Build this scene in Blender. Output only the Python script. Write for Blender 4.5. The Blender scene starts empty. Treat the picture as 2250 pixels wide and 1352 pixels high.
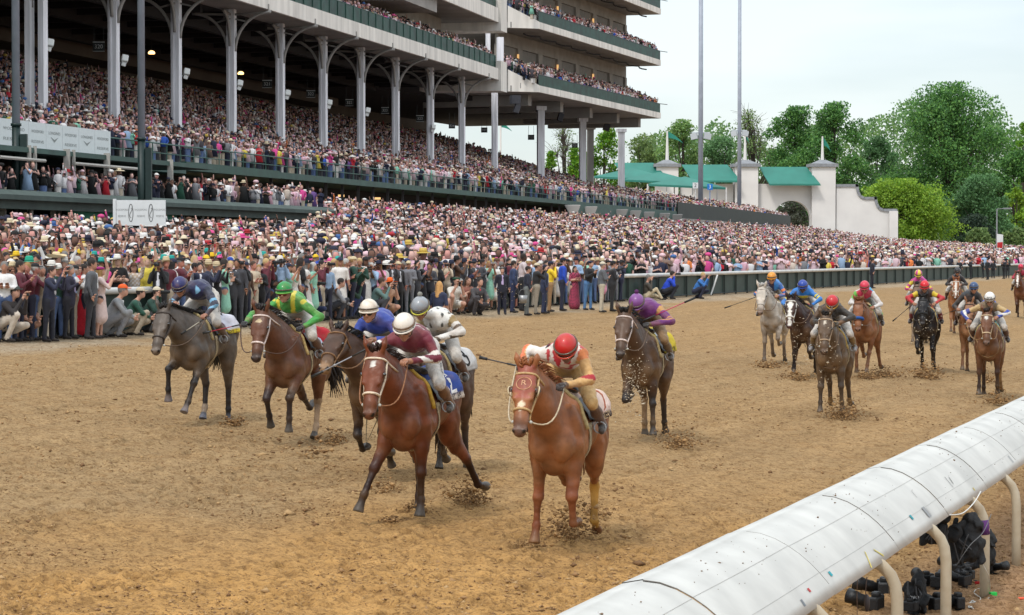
import bpy, math, random
import numpy as np
from mathutils import Vector, Matrix
from mathutils.bvhtree import BVHTree
random.seed(7); rng = np.random.default_rng(7)
scn = bpy.context.scene; COL = scn.collection
R = math.radians
# ------------------------------------------------------------------ camera
F = 5293.0; CX, CY = 1125.0, 676.0; HOR = 545.0; CAMZ = 3.45
PITCH = math.atan((CY-HOR)/F)
cam_d = bpy.data.cameras.new('camera'); cam = bpy.data.objects.new('camera', cam_d); COL.objects.link(cam)
cam_d.sensor_width = 36; cam_d.lens = 36*F/2250.0; cam_d.clip_start = .5; cam_d.clip_end = 6000
cam.location = (0, 0, CAMZ); cam.rotation_euler = (math.pi/2-PITCH, 0, 0)
scn.camera = cam
# ------------------------------------------------------------------ sky and sun (bright overcast afternoon)
SUN_EL, SUN_AZ = R(52), R(205)
w = bpy.data.worlds.new("World"); scn.world = w; w.use_nodes = True
nt = w.node_tree; nt.nodes.clear()
wo = nt.nodes.new('ShaderNodeOutputWorld'); bg = nt.nodes.new('ShaderNodeBackground'); bg2 = nt.nodes.new('ShaderNodeBackground')
add = nt.nodes.new('ShaderNodeAddShader')
sky = nt.nodes.new('ShaderNodeTexSky'); sky.sky_type = 'NISHITA'; sky.sun_disc = False
sky.sun_elevation = SUN_EL; sky.sun_rotation = SUN_AZ
bg.inputs[1].default_value = .05
nt.links.new(sky.outputs[0], bg.inputs[0])
tc = nt.nodes.new('ShaderNodeTexCoord'); mp = nt.nodes.new('ShaderNodeMapping'); mp.inputs['Scale'].default_value = (2.2, 2.2, 11)
nz = nt.nodes.new('ShaderNodeTexNoise'); nz.inputs['Scale'].default_value = 1.3; nz.inputs['Detail'].default_value = 5; nz.inputs['Roughness'].default_value = .5
cr = nt.nodes.new('ShaderNodeValToRGB')
cr.color_ramp.elements[0].position = .38; cr.color_ramp.elements[0].color = (.58, .645, .675, 1)
cr.color_ramp.elements[1].position = .58; cr.color_ramp.elements[1].color = (.80, .835, .845, 1)
nt.links.new(tc.outputs['Generated'], mp.inputs[0]); nt.links.new(mp.outputs[0], nz.inputs[0]); nt.links.new(nz.outputs[0], cr.inputs[0])
nt.links.new(cr.outputs[0], bg2.inputs[0]); # an overcast sky is brighter overhead than at the horizon
sx = nt.nodes.new('ShaderNodeSeparateXYZ'); mrg = nt.nodes.new('ShaderNodeMapRange'); nt.links.new(tc.outputs['Generated'], sx.inputs[0]); nt.links.new(sx.outputs['Z'], mrg.inputs['Value'])
mrg.inputs['From Min'].default_value = .12; mrg.inputs['From Max'].default_value = .9; mrg.inputs['To Min'].default_value = .80; mrg.inputs['To Max'].default_value = 1.55; nt.links.new(mrg.outputs[0], bg2.inputs[1])
nt.links.new(bg.outputs[0], add.inputs[0]); nt.links.new(bg2.outputs[0], add.inputs[1]); nt.links.new(add.outputs[0], wo.inputs[0])
sd = bpy.data.lights.new('sun', 'SUN'); sd.energy = 1.5; sd.angle = R(10); sd.color = (1, .96, .9)
so = bpy.data.objects.new('sun', sd); COL.objects.link(so)
# sun stands behind the camera's left shoulder, high
so.rotation_euler = (R(38), 0, R(-28))
scn.view_settings.view_transform = 'Standard'; scn.view_settings.look = 'None'; scn.view_settings.exposure = .12; scn.view_settings.gamma = 1
scn.render.engine = 'CYCLES'; scn.cycles.max_bounces = 5; scn.cycles.diffuse_bounces = 1; scn.cycles.use_denoising = True

# ------------------------------------------------------------------ pixel <-> world
cp, sp = math.cos(PITCH), math.sin(PITCH)
def ray(px, py):
    u = (px-CX)/F; v = -(py-CY)/F
    d = np.array([u, cp+sp*v, -sp+cp*v]); return d/d[1]
def W(px, py, Y):
    return np.array([0, 0, CAMZ])+ray(px, py)*Y
def gz(X, Y):
    t = X-.337*np.minimum(Y, 900)+28.6
    tc_ = np.clip(t, -95, 27)
    return -.056*(tc_-28.6)-.0032*np.minimum(Y, 900)
def G(px, py):
    d = ray(px, py); Y = CAMZ/(-.056*d[0]+.0157-d[2]) if True else 0
    p = np.array([0, 0, CAMZ])+d*Y; p[2] = gz(p[0], p[1]); return p
TR = np.array([.337, 1.0]); TR = TR/np.linalg.norm(TR)          # direction of the track, away from the camera
TN = np.array([-TR[1], TR[0]])                                  # towards the stands
# ------------------------------------------------------------------ materials
def sock(n, *names):
    for k in names:
        if k in n.inputs: return n.inputs[k]
MATS = {}
def mat(name, col=(.5, .5, .5), rough=.7, metal=0, vcol=False, var=.0, vscale=6, bump=0, bscale=30, sheen=0, emit=None, spec=None, col2=None, alpha=None, coat=0, stretch=None):
    if name in MATS: return MATS[name]
    m = bpy.data.materials.new(name); m.use_nodes = True; nt = m.node_tree; b = nt.nodes['Principled BSDF']
    b.inputs['Roughness'].default_value = rough; b.inputs['Metallic'].default_value = metal
    if spec is not None: sock(b, 'Specular IOR Level', 'Specular').default_value = spec
    if sheen: b.inputs['Sheen Weight'].default_value = sheen
    if coat: b.inputs['Coat Weight'].default_value = coat
    src = None
    if vcol:
        a = nt.nodes.new('ShaderNodeAttribute'); a.attribute_name = 'Col'; src = a.outputs['Color']
    else:
        b.inputs['Base Color'].default_value = (*col, 1)
    tcn = nt.nodes.new('ShaderNodeTexCoord'); co = tcn.outputs['Object']
    if stretch:
        mpn = nt.nodes.new('ShaderNodeMapping'); mpn.inputs['Scale'].default_value = stretch; nt.links.new(co, mpn.inputs[0]); co = mpn.outputs[0]
    if var:
        n = nt.nodes.new('ShaderNodeTexNoise'); n.inputs['Scale'].default_value = vscale; n.inputs['Detail'].default_value = 6
        nt.links.new(co, n.inputs['Vector'])
        mr = nt.nodes.new('ShaderNodeMapRange'); mr.inputs['From Min'].default_value = .3; mr.inputs['From Max'].default_value = .7
        nt.links.new(n.outputs['Fac'], mr.inputs['Value'])
        mx = nt.nodes.new('ShaderNodeMix'); mx.data_type = 'RGBA'; mx.blend_type = 'MIX' if col2 else 'MULTIPLY'
        if col2:
            nt.links.new(mr.outputs[0], mx.inputs['Factor']); mr.inputs['To Max'].default_value = var
            if src: nt.links.new(src, mx.inputs['A'])
            else: mx.inputs['A'].default_value = (*col, 1)
            mx.inputs['B'].default_value = (*col2, 1)
        else:
            mr.inputs['To Min'].default_value = 1-var; mr.inputs['To Max'].default_value = 1+var*.6
            mx.inputs['Factor'].default_value = 1
            if src: nt.links.new(src, mx.inputs['A'])
            else: mx.inputs['A'].default_value = (*col, 1)
            nt.links.new(mr.outputs[0], mx.inputs['B'])
        src = mx.outputs['Result']
    if src: nt.links.new(src, b.inputs['Base Color'])
    if bump:
        n = nt.nodes.new('ShaderNodeTexNoise'); n.inputs['Scale'].default_value = bscale; n.inputs['Detail'].default_value = 5
        nt.links.new(co, n.inputs['Vector'])
        bp = nt.nodes.new('ShaderNodeBump'); bp.inputs['Strength'].default_value = bump; bp.inputs['Distance'].default_value = .02
        nt.links.new(n.outputs['Fac'], bp.inputs['Height']); nt.links.new(bp.outputs[0], b.inputs['Normal'])
    if emit:
        b.inputs['Emission Color'].default_value = (*emit[:3], 1); b.inputs['Emission Strength'].default_value = emit[3]
    if alpha is not None: b.inputs['Alpha'].default_value = alpha
    MATS[name] = m; return m
# ------------------------------------------------------------------ objects
def tag(o, label=None, cat=None, group=None, kind=None):
    if label: o['label'] = label
    if cat: o['category'] = cat
    if group: o['group'] = group
    if kind: o['kind'] = kind
    return o
def empty(name, loc=(0, 0, 0), rotz=0, **k):
    o = bpy.data.objects.new(name, None); COL.objects.link(o); o.location = [float(v) for v in loc]; o.rotation_euler = (0, 0, rotz)
    o.empty_display_size = .1
    return tag(o, **k)
def mesh_obj(name, V, Fc, m, parent=None, col=None, smooth=False, loc=None, rotz=0, scale=None, **k):
    """V (n,3); Fc list of lists or (m,4)/(m,3) array; col (n,3)"""
    me = bpy.data.meshes.new(name); V = np.asarray(V, dtype=np.float32)
    if isinstance(Fc, np.ndarray):
        n, c = Fc.shape
        me.vertices.add(len(V)); me.vertices.foreach_set('co', V.ravel())
        me.loops.add(n*c); me.loops.foreach_set('vertex_index', Fc.astype(np.int32).ravel())
        me.polygons.add(n); me.polygons.foreach_set('loop_start', np.arange(0, n*c, c, dtype=np.int32))
        try: me.polygons.foreach_set('loop_total', np.full(n, c, dtype=np.int32))
        except Exception: pass
        me.update(calc_edges=True)
    else:
        me.from_pydata(V.tolist(), [], Fc); me.update()
    if smooth and len(me.polygons): me.polygons.foreach_set('use_smooth', np.ones(len(me.polygons), dtype=bool))
    if col is not None:
        a = me.color_attributes.new('Col', 'FLOAT_COLOR', 'POINT')
        c4 = np.ones((len(V), 4), dtype=np.float32); c4[:, :3] = np.asarray(col); a.data.foreach_set('color', c4.ravel())
    me.materials.append(m)
    o = bpy.data.objects.new(name, me); COL.objects.link(o)
    if loc is not None: o.location = [float(v) for v in loc]
    o.rotation_euler = (0, 0, rotz)
    if scale: o.scale = (scale,)*3
    if parent: o.parent = parent
    return tag(o, **k)
class MB:
    """collects shapes, with an optional colour each"""
    def __init__(s): s.v = []; s.f = []; s.c = []
    def add(s, V, Fc, col=(.5, .5, .5)):
        n = len(s.v); s.v += [tuple(map(float, v)) for v in V]; s.f += [[i+n for i in f] for f in Fc]; s.c += [tuple(col)]*len(V)
        return s
    def hexa(s, P, col=(.5, .5, .5)):
        """8 corners: bottom 4 ccw then top 4"""
        return s.add(P, [[3, 2, 1, 0], [4, 5, 6, 7], [0, 1, 5, 4], [1, 2, 6, 5], [2, 3, 7, 6], [3, 0, 4, 7]], col)
    def box(s, c, d, rz=0, col=(.5, .5, .5), rx=0, ry=0):
        x, y, z = [v/2 for v in d]
        P = [(-x, -y, -z), (x, -y, -z), (x, y, -z), (-x, y, -z), (-x, -y, z), (x, -y, z), (x, y, z), (-x, y, z)]
        M = Matrix.Rotation(rz, 3, 'Z')@Matrix.Rotation(ry, 3, 'Y')@Matrix.Rotation(rx, 3, 'X')
        return s.hexa([tuple(M@Vector(p)+Vector([float(q) for q in c])) for p in P], col)
    def tube(s, pts, r, n=8, col=(.5, .5, .5), closed=False, cap=True, flat=1.0):
        pts = [Vector([float(q) for q in p]) for p in pts]; m = len(pts)
        rs = r if hasattr(r, '__len__') else [r]*m
        V = []; up = None
        for i, p in enumerate(pts):
            a = pts[(i-1) % m] if (closed or i > 0) else p; b = pts[(i+1) % m] if (closed or i < m-1) else p
            t = (b-a); t = t.normalized() if t.length > 1e-9 else Vector((0, 0, 1))
            if up is None: up = Vector((0, 0, 1)) if abs(t.z) < .9 else Vector((1, 0, 0))
            u = t.cross(up)
            if u.length < 1e-6: u = t.cross(Vector((1, 0, 0)))
            u.normalize(); w_ = u.cross(t).normalized(); up = w_
            for j in range(n):
                a_ = 2*math.pi*j/n; V.append(p+(u*math.cos(a_)*flat+w_*math.sin(a_))*rs[i])
        Fc = []
        for i in range(m if closed else m-1):
            k = (i+1) % m
            for j in range(n): Fc.append([i*n+j, k*n+j, k*n+(j+1) % n, i*n+(j+1) % n])
        if cap and not closed: Fc.append(list(range(n))); Fc.append([(m-1)*n+j for j in reversed(range(n))])
        return s.add(V, Fc, col)
    def sphere(s, c, r, nu=12, nv=8, col=(.5, .5, .5), v0=0, v1=1, rot=None):
        r = r if hasattr(r, '__len__') else (r, r, r); V = []; Fc = []
        for i in range(nv+1):
            th = math.pi*(v0+(v1-v0)*i/nv)
            for j in range(nu):
                a = 2*math.pi*j/nu; p = Vector((r[0]*math.sin(th)*math.cos(a), r[1]*math.sin(th)*math.sin(a), r[2]*math.cos(th)))
                if rot is not None: p = rot@p
                V.append(p+Vector([float(q) for q in c]))
        for i in range(nv):
            for j in range(nu): Fc.append([i*nu+j, (i+1)*nu+j, (i+1)*nu+(j+1) % nu, i*nu+(j+1) % nu])
        return s.add(V, Fc, col)
    def build(s, name, m, parent=None, smooth=False, **k):
        return mesh_obj(name, np.array(s.v), s.f, m, parent, col=np.array(s.c), smooth=smooth, **k)
def copy_tree(o, parent=None):
    c = o.copy(); COL.objects.link(c); c.parent = parent
    for ch in list(o.children): copy_tree(ch, c)
    return c
_tcache = {}
def text_geo(s, size=1.0):
    """flat letters as (V2, faces), centred on the origin, cap height = size"""
    if s in _tcache: V, Fc = _tcache[s]
    else:
        cu = bpy.data.curves.new('t', 'FONT'); cu.body = s; cu.size = 1; cu.align_x = 'CENTER'; cu.align_y = 'CENTER'; cu.resolution_u = 3
        ob = bpy.data.objects.new('t', cu); COL.objects.link(ob)
        dg = bpy.context.evaluated_depsgraph_get(); ev = ob.evaluated_get(dg); me = ev.to_mesh()
        V = np.array([v.co[:2] for v in me.vertices]); Fc = [list(p.vertices) for p in me.polygons]
        ev.to_mesh_clear(); bpy.data.objects.remove(ob); bpy.data.curves.remove(cu)
        V = V/.7; _tcache[s] = (V, Fc)
    return V*size, Fc
# ------------------------------------------------------------------ blended distance-field bodies -> one continuous mesh
def Cn(a, b, ra, rb=None, k=.03, s=0, sy=1.0):
    return ('c', np.array(a, float), np.array(b, float), ra, ra if rb is None else rb, k, s, sy)
def El(c, r, k=.03, s=0, pitch=0, yaw=0, roll=0):
    M = np.array(Matrix.Rotation(yaw, 3, 'Z')@Matrix.Rotation(-pitch, 3, 'Y')@Matrix.Rotation(roll, 3, 'X'))
    return ('e', np.array(c, float), np.array(r, float), M, 0, k, s, 1)
def pd(pr, P):
    if pr[0] == 'c':
        a, b, ra, rb = pr[1:5]; ab = b-a; L = ab@ab+1e-12; q = P-a
        t = np.clip((q@ab)/L, 0, 1); d = q-t[..., None]*ab
        if pr[7] != 1: d = d*np.array([1, 1/pr[7], 1])
        return np.sqrt((d*d).sum(-1))-(ra+(rb-ra)*t)
    q = (P-pr[1])@pr[3]; r = pr[2]
    k0 = np.sqrt(((q/r)**2).sum(-1)); k1 = np.sqrt(((q/(r*r))**2).sum(-1))+1e-9
    return k0*(k0-1)/k1
def pbox(pr, m):
    if pr[0] == 'c':
        r = max(pr[3], pr[4])+m; return np.minimum(pr[1], pr[2])-r, np.maximum(pr[1], pr[2])+r
    r = max(pr[2])+m; return pr[1]-r, pr[1]+r
def sdf_mesh(prims, h):
    lo = np.min([pbox(p, 2*h)[0] for p in prims], 0); hi = np.max([pbox(p, 2*h)[1] for p in prims], 0)
    n = np.ceil((hi-lo)/h).astype(int)+1
    ax = [lo[i]+h*np.arange(n[i]) for i in range(3)]
    Fd = np.full(n, 1.0, dtype=np.float32)
    for p in prims:
        k = p[5]; a, b = pbox(p, k+3*h)
        i0 = np.maximum(((a-lo)/h).astype(int), 0); i1 = np.minimum(((b-lo)/h).astype(int)+2, n)
        X, Y, Z = np.meshgrid(*[ax[i][i0[i]:i1[i]] for i in range(3)], indexing='ij')
        d = pd(p, np.stack([X, Y, Z], -1)); sl = tuple(slice(i0[i], i1[i]) for i in range(3)); f = Fd[sl]
        hh = np.clip(.5+.5*(f-d)/k, 0, 1)
        Fd[sl] = f*(1-hh)+d*hh-k*hh*(1-hh)
    ins = Fd < 0
    c = ins[:-1, :-1, :-1].astype(np.int8)
    cs = sum(ins[i:n[0]-1+i, j:n[1]-1+j, k:n[2]-1+k].astype(np.int8) for i in (0, 1) for j in (0, 1) for k in (0, 1))
    act = (cs > 0) & (cs < 8); idx = np.argwhere(act)
    vid = -np.ones(act.shape, dtype=np.int64); vid[act] = np.arange(len(idx))
    cor = {}
    for i in (0, 1):
        for j in (0, 1):
            for k in (0, 1): cor[(i, j, k)] = Fd[idx[:, 0]+i, idx[:, 1]+j, idx[:, 2]+k]
    S = np.zeros((len(idx), 3)); N = np.zeros(len(idx))
    for a in cor:
        for d_ in range(3):
            if a[d_] == 0:
                b = list(a); b[d_] = 1; fa, fb = cor[a], cor[tuple(b)]; m = (fa < 0) != (fb < 0)
                t = np.where(m, fa/np.where(m, fa-fb, 1), 0)
                p = np.tile(np.array(a, float), (len(idx), 1)); p[:, d_] = t
                S += p*m[:, None]; N += m
    V = lo+(idx+S/N[:, None])*h
    quads = []
    for d_ in range(3):
        u, v = [(1, 2), (2, 0), (0, 1)][d_]
        A = [slice(None)]*3; B = [slice(None)]*3; A[d_] = slice(0, -1); B[d_] = slice(1, None)
        e = ins[tuple(A)] != ins[tuple(B)]; q = np.argwhere(e)
        ok = (q[:, u] > 0) & (q[:, v] > 0) & (q[:, u] < n[u]-1) & (q[:, v] < n[v]-1); q = q[ok]
        sgn = ins[q[:, 0], q[:, 1], q[:, 2]]
        def g(du, dv):
            r = q.copy(); r[:, u] += du; r[:, v] += dv; return vid[r[:, 0], r[:, 1], r[:, 2]]
        Q = np.stack([g(-1, -1), g(0, -1), g(0, 0), g(-1, 0)], 1)
        Q[~sgn] = Q[~sgn][:, ::-1]; quads.append(Q)
    Q = np.concatenate(quads); Q = Q[(Q >= 0).all(1)]
    return V, Q
def slots_of(prims, V):
    D = np.stack([pd(p, V) for p in prims], 1); return np.array([p[6] for p in prims])[D.argmin(1)], D
def vnormals(V, Q):
    Q = np.asarray(Q); n = np.cross(V[Q[:, 2]]-V[Q[:, 0]], V[Q[:, 3]]-V[Q[:, 1]]); N = np.zeros_like(V)
    for i in range(4): np.add.at(N, Q[:, i], n)
    return N/(np.linalg.norm(N, axis=1)[:, None]+1e-9)
# numpy value noise
def vnoise(x, y, seed=0):
    xi = np.floor(x).astype(np.int64); yi = np.floor(y).astype(np.int64); fx = x-xi; fy = y-yi
    fx = fx*fx*(3-2*fx); fy = fy*fy*(3-2*fy)
    def hs(a, b):
        h = (a*374761393+b*668265263+seed*974711) & 0x7fffffff; h = ((h ^ (h >> 13))*1274126177) & 0x7fffffff
        return ((h ^ (h >> 16)) & 0xffff)/65535.0
    return (hs(xi, yi)*(1-fx)+hs(xi+1, yi)*fx)*(1-fy)+(hs(xi, yi+1)*(1-fx)+hs(xi+1, yi+1)*fx)*fy
def n3(V, s, seed=0):
    return (vnoise(V[:, 0]*s, V[:, 2]*s+V[:, 1]*s*.7, seed)+vnoise(V[:, 1]*s+9, V[:, 2]*s-V[:, 0]*s*.6, seed+5))/2
# ------------------------------------------------------------------ race horses
def sn(a): return math.sin(R(a))
def cs_(a): return math.cos(R(a))
def leg_chain(p, segs, ysp=0.0):
    """segs: (length, angle) angle from straight down, + = forward; ysp = sideways lean"""
    P = [np.array(p, float)]
    for L, a in segs: P.append(P[-1]+L*np.array([sn(a), ysp, -cs_(a)]))
    return P
def horse_prims(h):
    P = []; S = dict(body=0, leg=1, hoof=2, muz=3, eye=4, ear=0)
    b = 0
    # trunk
    P += [El((.30, 0, 1.20), (.47, .245, .345), .06, b, R(4)), El((-.12, 0, 1.25), (.48, .265, .30), .08, b, R(-3)), El((-.50, 0, 1.33), (.36, .245, .27), .08, b, R(-4)),
          El((.38, 0, 1.44), (.26, .10, .17), .10, b), Cn((.3, 0, 1.52), (-.45, 0, 1.55), .085, .10, .10, b), El((.56, 0, 1.00), (.17, .15, .20), .06, b), El((.25, 0, 1.10), (.40, .20, .30), .06, b)]
    for s in (-1, 1):
        P += [El((.49, s*.160, 1.25), (.145, .088, .30), .03, b, R(-28)), El((.69, s*.098, 1.12), (.115, .098, .175), .018, b, R(8)), El((.30, s*.19, 1.10), (.16, .07, .13), .04, b), El((.40, s*.14, 1.42), (.10, .06, .16), .04, b, R(-30)),
              El((-.60, s*.150, 1.34), (.27, .135, .25), .05, b, R(10)), El((-.52, s*.170, 1.10), (.20, .115, .29), .04, b, R(-18)),
              El((-.78, s*.10, 1.24), (.10, .09, .22), .05, b)]
    # neck and head
    hd = h['head']; poll = np.array(hd[0], float); pit, yaw = hd[1], hd[2]
    d = np.array([cs_(pit)*cs_(yaw), cs_(pit)*sn(yaw), -sn(pit)])
    side = np.array([-sn(yaw), cs_(yaw), 0]); nn = np.cross(d, side); nn = nn if nn[2] > 0 or pit > 80 else -nn
    if nn @ np.array([1, 0, 1]) < 0: nn = -nn
    thr = poll+d*.13-nn*.12
    P += [Cn((.32, 0, 1.46), poll-d*.01-nn*.02, .16, .080, .07, b, .80), Cn((.60, 0, 1.24), thr, .20, .092, .07, b, .84), Cn((.46, 0, 1.35), (poll+thr)/2, .20, .10, .09, b, .78)]
    hs = h.get('hs', 1.19); H = lambda a, y, n: poll+(d*a+side*y+nn*n)*hs
    P += [Cn(H(.02, 0, -.02), H(.20, 0, -.015), .090, .096, .04, b), Cn(H(.18, 0, -.01), H(.48, 0, -.005), .092, .060, .03, b),
          Cn(H(.47, 0, -.02), H(.575, 0, -.025), .064, .058, .03, 3), Cn(H(.46, 0, -.075), H(.545, 0, -.085), .034, .030, .02, 3)]
    for s in (-1, 1):
        P += [Cn(H(.13, s*.038, -.105), H(.36, s*.02, -.06), .078, .046, .035, b), El(H(.205, s*.078, .022), (.040, .022, .026), .02, b, R(-pit), R(yaw)),
              El(H(.215, s*.091, .006), (.021, .014, .017), .004, 4, R(-pit), R(yaw)),
              El(H(.575, s*.036, .008), (.028, .020, .026), .012, 3, R(-pit), R(yaw)), El(H(.592, s*.043, .014), (.014, .009, .014), .004, 4, R(-pit), R(yaw)),
              Cn(H(.10, s*.055, .03), H(.30, s*.066, .035), .03, .02, .03, b)]
        ed = -d*hd[3]+nn*(1-hd[3])+side*s*.22 if len(hd) > 3 else -d*.75+nn*.45+side*s*.22
        ed = ed/np.linalg.norm(ed); e0 = H(-.005, s*.058, .045)
        P += [Cn(e0, e0+ed*.07, .030, .036, .02, b, .8), Cn(e0+ed*.07, e0+ed*.165, .034, .008, .015, b, .7)]
    # legs
    joints = {}
    for nm, s in (('RF', -1), ('LF', 1)):
        a = h[nm]; ys = a[3] if len(a) > 3 else 0
        E = np.array([.44+.10*sn(a[0]), s*.155, .97+.03*abs(sn(a[0]))]); c = leg_chain(E, [(.40, a[0]), (.29, a[1]), (.105, a[2]), (.075, a[2]+(0 if abs(a[2]) < 60 else 5))], ys)
        joints[nm] = c; K, Ft, Pa, Ho = c[1:]
        fw = np.array([cs_(a[1]), 0, sn(a[1])])
        P += [Cn(E+np.array([.06, 0, .12]), E, .125, .105, .06, b, .75), Cn(E, E*.35+K*.65, .104, .055, .04, b, .85), El(E*.72+K*.28+fw*.02, (.082, .066, .14), .03, b), Cn(E*.35+K*.65, K, .052, .046, .03, 5),
              El(K, (.050, .048, .058), .02, 5), Cn(K, K*.3+Ft*.7, .041, .030, .02, 1), Cn(K*.3+Ft*.7, Ft, .031, .036, .02, 1), El(Ft-fw*.006, (.043, .038, .042), .015, 1),
              Cn(Ft, Pa, .034, .036, .02, 6), Cn(Pa, Ho, .040, .056, .006, 2)]
    for nm, s in (('RH', -1), ('LH', 1)):
        a = h[nm]; ys = a[4] if len(a) > 4 else 0
        Hp = np.array([-.56, s*.13, 1.25]); c = leg_chain(Hp, [(.36, a[0]), (.40, a[1]), (.37, a[2]), (.11, a[3]), (.075, a[3])], ys)
        c[1][1] = s*.17; joints[nm] = c; St, Hk, Ft, Pa, Ho = c[1:]
        P += [Cn(Hp, St, .175, .120, .07, b, .7), Cn(St, Hk, .118, .050, .05, b, .75), El(St*.68+Hk*.32, (.10, .070, .14), .03, b), Cn(St*.45+Hk*.55+np.array([-.03, 0, 0]), Hk+np.array([-.035, 0, .02]), .05, .026, .03, 5, .8), El(Hk, (.056, .043, .055), .02, 5),
              Cn(Hk, Hk*.3+Ft*.7, .044, .033, .02, 1), Cn(Hk*.3+Ft*.7, Ft, .033, .038, .02, 1), El(Ft, (.045, .040, .044), .015, 1), Cn(Ft, Pa, .035, .037, .02, 6), Cn(Pa, Ho, .040, .056, .006, 2)]
    return P, joints, (poll, d, side, nn, thr)
def lin(c): return tuple(((v/255)/12.92 if v/255 < .04045 else ((v/255+.055)/1.055)**2.4) for v in c)
def drape(bvh, org, dirs, off, far=1.2):
    out = []
    for o, dr in zip(org, dirs):
        dr = Vector(dr).normalized(); o = Vector([float(v) for v in o])
        hit = bvh.ray_cast(o+dr*far, -dr, far)
        out.append((hit[0] if hit[0] is not None else o+dr*.2)+dr*off)
    return out
COAT = None
def make_horse(h):
    P, J, (poll, d, side, nn, thr) = horse_prims(h)
    hgt = h.get('res', .021)
    V, Q = sdf_mesh(P, hgt)
    sl, D = slots_of(P, V)
    for nm in J:      # flat soles
        Pa, Ho = J[nm][-2:]; dr = (Ho-Pa)/np.linalg.norm(Ho-Pa); m = np.linalg.norm(V-Ho, axis=1) < .10; e = (V-Ho)@dr; m &= e > .006; V[m] -= (e[m]-.006)[:, None]*dr[None]
    # muscle and tendon relief: long ridges down the shoulders, neck and quarters
    Nn = vnormals(V, Q); zz_ = V[:, 2]+V[:, 0]*.55; xx_ = V[:, 0]-V[:, 2]*.5
    rel = (np.abs(2*vnoise(xx_*9+V[:, 1]*7, zz_*3.2, 51+h['seed'])-1)*-1+.5)*.015+(vnoise(xx_*17+V[:, 1]*14, zz_*7, 61+h['seed'])-.5)*.008
    fade = np.where(np.isin(sl, (0, 5)), 1.0, .35); fade[np.isin(sl, (3, 4))] = .1; hd_ = np.linalg.norm(V-(poll+d*.3), axis=1) < .38; fade[hd_] *= .35
    V = V+Nn*(rel*fade)[:, None]
    cc = {0: h['coat'], 1: h.get('leg', h['coat']), 2: h.get('hoof', (.10, .085, .07)), 3: h.get('muz', tuple(x*.45 for x in h['coat'])), 4: (.012, .01, .01), 5: h.get('knee', h.get('leg', h['coat'])), 6: h.get('past', h.get('leg', h['coat']))}
    tab = np.array([cc[i] for i in range(7)]); ps = np.array([p[6] for p in P])
    wgt = np.exp(-np.clip(D-D.min(1, keepdims=True), 0, 1)/.012); wgt[:, ps == 4] *= (D[:, ps == 4] < .012)
    col = (wgt[..., None]*tab[ps][None]).sum(1)/wgt.sum(1)[:, None]
    eye = sl == 4; col[eye] = tab[4]
    for nm, cl in h.get('socks', {}).items():      # leg below the hock / fetlock in another colour
        c = J[nm]; a = c[-4] if cl[0] == 'hi' else c[-3]
        m = (V[:, 2] < a[2]+.06) & (np.abs(V[:, 0]-a[0]) < .42) & (V[:, 1]*c[1][1] > 0)
        L = c[-4:]; dd = np.min([pd(Cn(L[i], L[i+1], .01), V) for i in range(3)], 0); m &= (dd < .07) & (sl != 2); col[m] = cl[1]
    hs_ = h.get('hs', 1.19)
    for s in (-1, 1):
        m = np.linalg.norm((V-(poll+(d*.592+side*s*.046+nn*.010)*hs_))*np.array([1, 1, 1]), axis=1) < .026; col[m] = (.012, .009, .008)
        m = np.linalg.norm(V-(poll+(d*.213+side*s*.086+nn*.012)*hs_), axis=1) < .043; col[m] = col[m]*.45
    # face markings, in the head's own axes
    q = (V-poll)/h.get('hs', 1.19); A = q@d; Y = q@side; N = q@nn
    for mk in h.get('mark', []):
        c0, y0, ra, ry, mc = mk
        m = (((A-c0)/ra)**2+((Y-y0)/ry)**2 < 1+.35*np.sin(A*90)) & (N > .01); col[m] = mc
    # dried track dirt on chest, belly and legs, each horse to its own degree
    nz_ = n3(V, 9, 3); dust = h.get('dust', .3)*np.clip((nz_-.35)*2.2, 0, 1)*np.clip((1.55-V[:, 2])*1.6, .15, 1)*np.clip(V[:, 0]*1.2+.6, .3, 1)
    dust[eye] = 0; dc = np.array(lin(h.get('dustc', (150, 118, 82)))); col = col*(1-dust[:, None])+dc*dust[:, None]
    col = np.clip(col*(1+.22*(n3(V, 3.1, 11)-.5))[:, None], .003, 1)
    X0, Y0 = h['at']; root_z = gz(X0, Y0)+h.get('lift', .0)
    rotz = math.atan2(-TR[1], -TR[0])+R(h.get('turn', 5))
    sc = h.get('scale', 1.0)
    m_coat = mat('coat', vcol=True, rough=.42, var=.40, vscale=5.5, bump=.5, bscale=12, spec=.34)
    o = mesh_obj('horse', V, Q, m_coat, None, col, True, loc=(X0, Y0, root_z), rotz=rotz, scale=sc, label=h['label'], category='horse', cat='horse', group='racehorses galloping down the dirt track') if False else \
        mesh_obj('horse', V, Q, m_coat, None, col, True, loc=(X0, Y0, root_z), rotz=rotz, scale=sc, label=h['label'], cat='horse', group='racehorses galloping down the dirt track'); o.scale = (sc, sc*h.get('wide', 1.13), sc)
    bv = BVHTree.FromPolygons([Vector(v) for v in V.tolist()], Q.tolist())
    mc = mat('tack', vcol=True, rough=.6, var=.3, vscale=30); hair = mat('hair', vcol=True, rough=.55, var=.35, vscale=40)
    # bridle -------------------------------------------------------
    mb = MB(); bc = h.get('bridle', (.05, .03, .02)); hs = h.get('hs', 1.19); H = lambda a, y, n: poll+(d*a+side*y+nn*n)*hs
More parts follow.
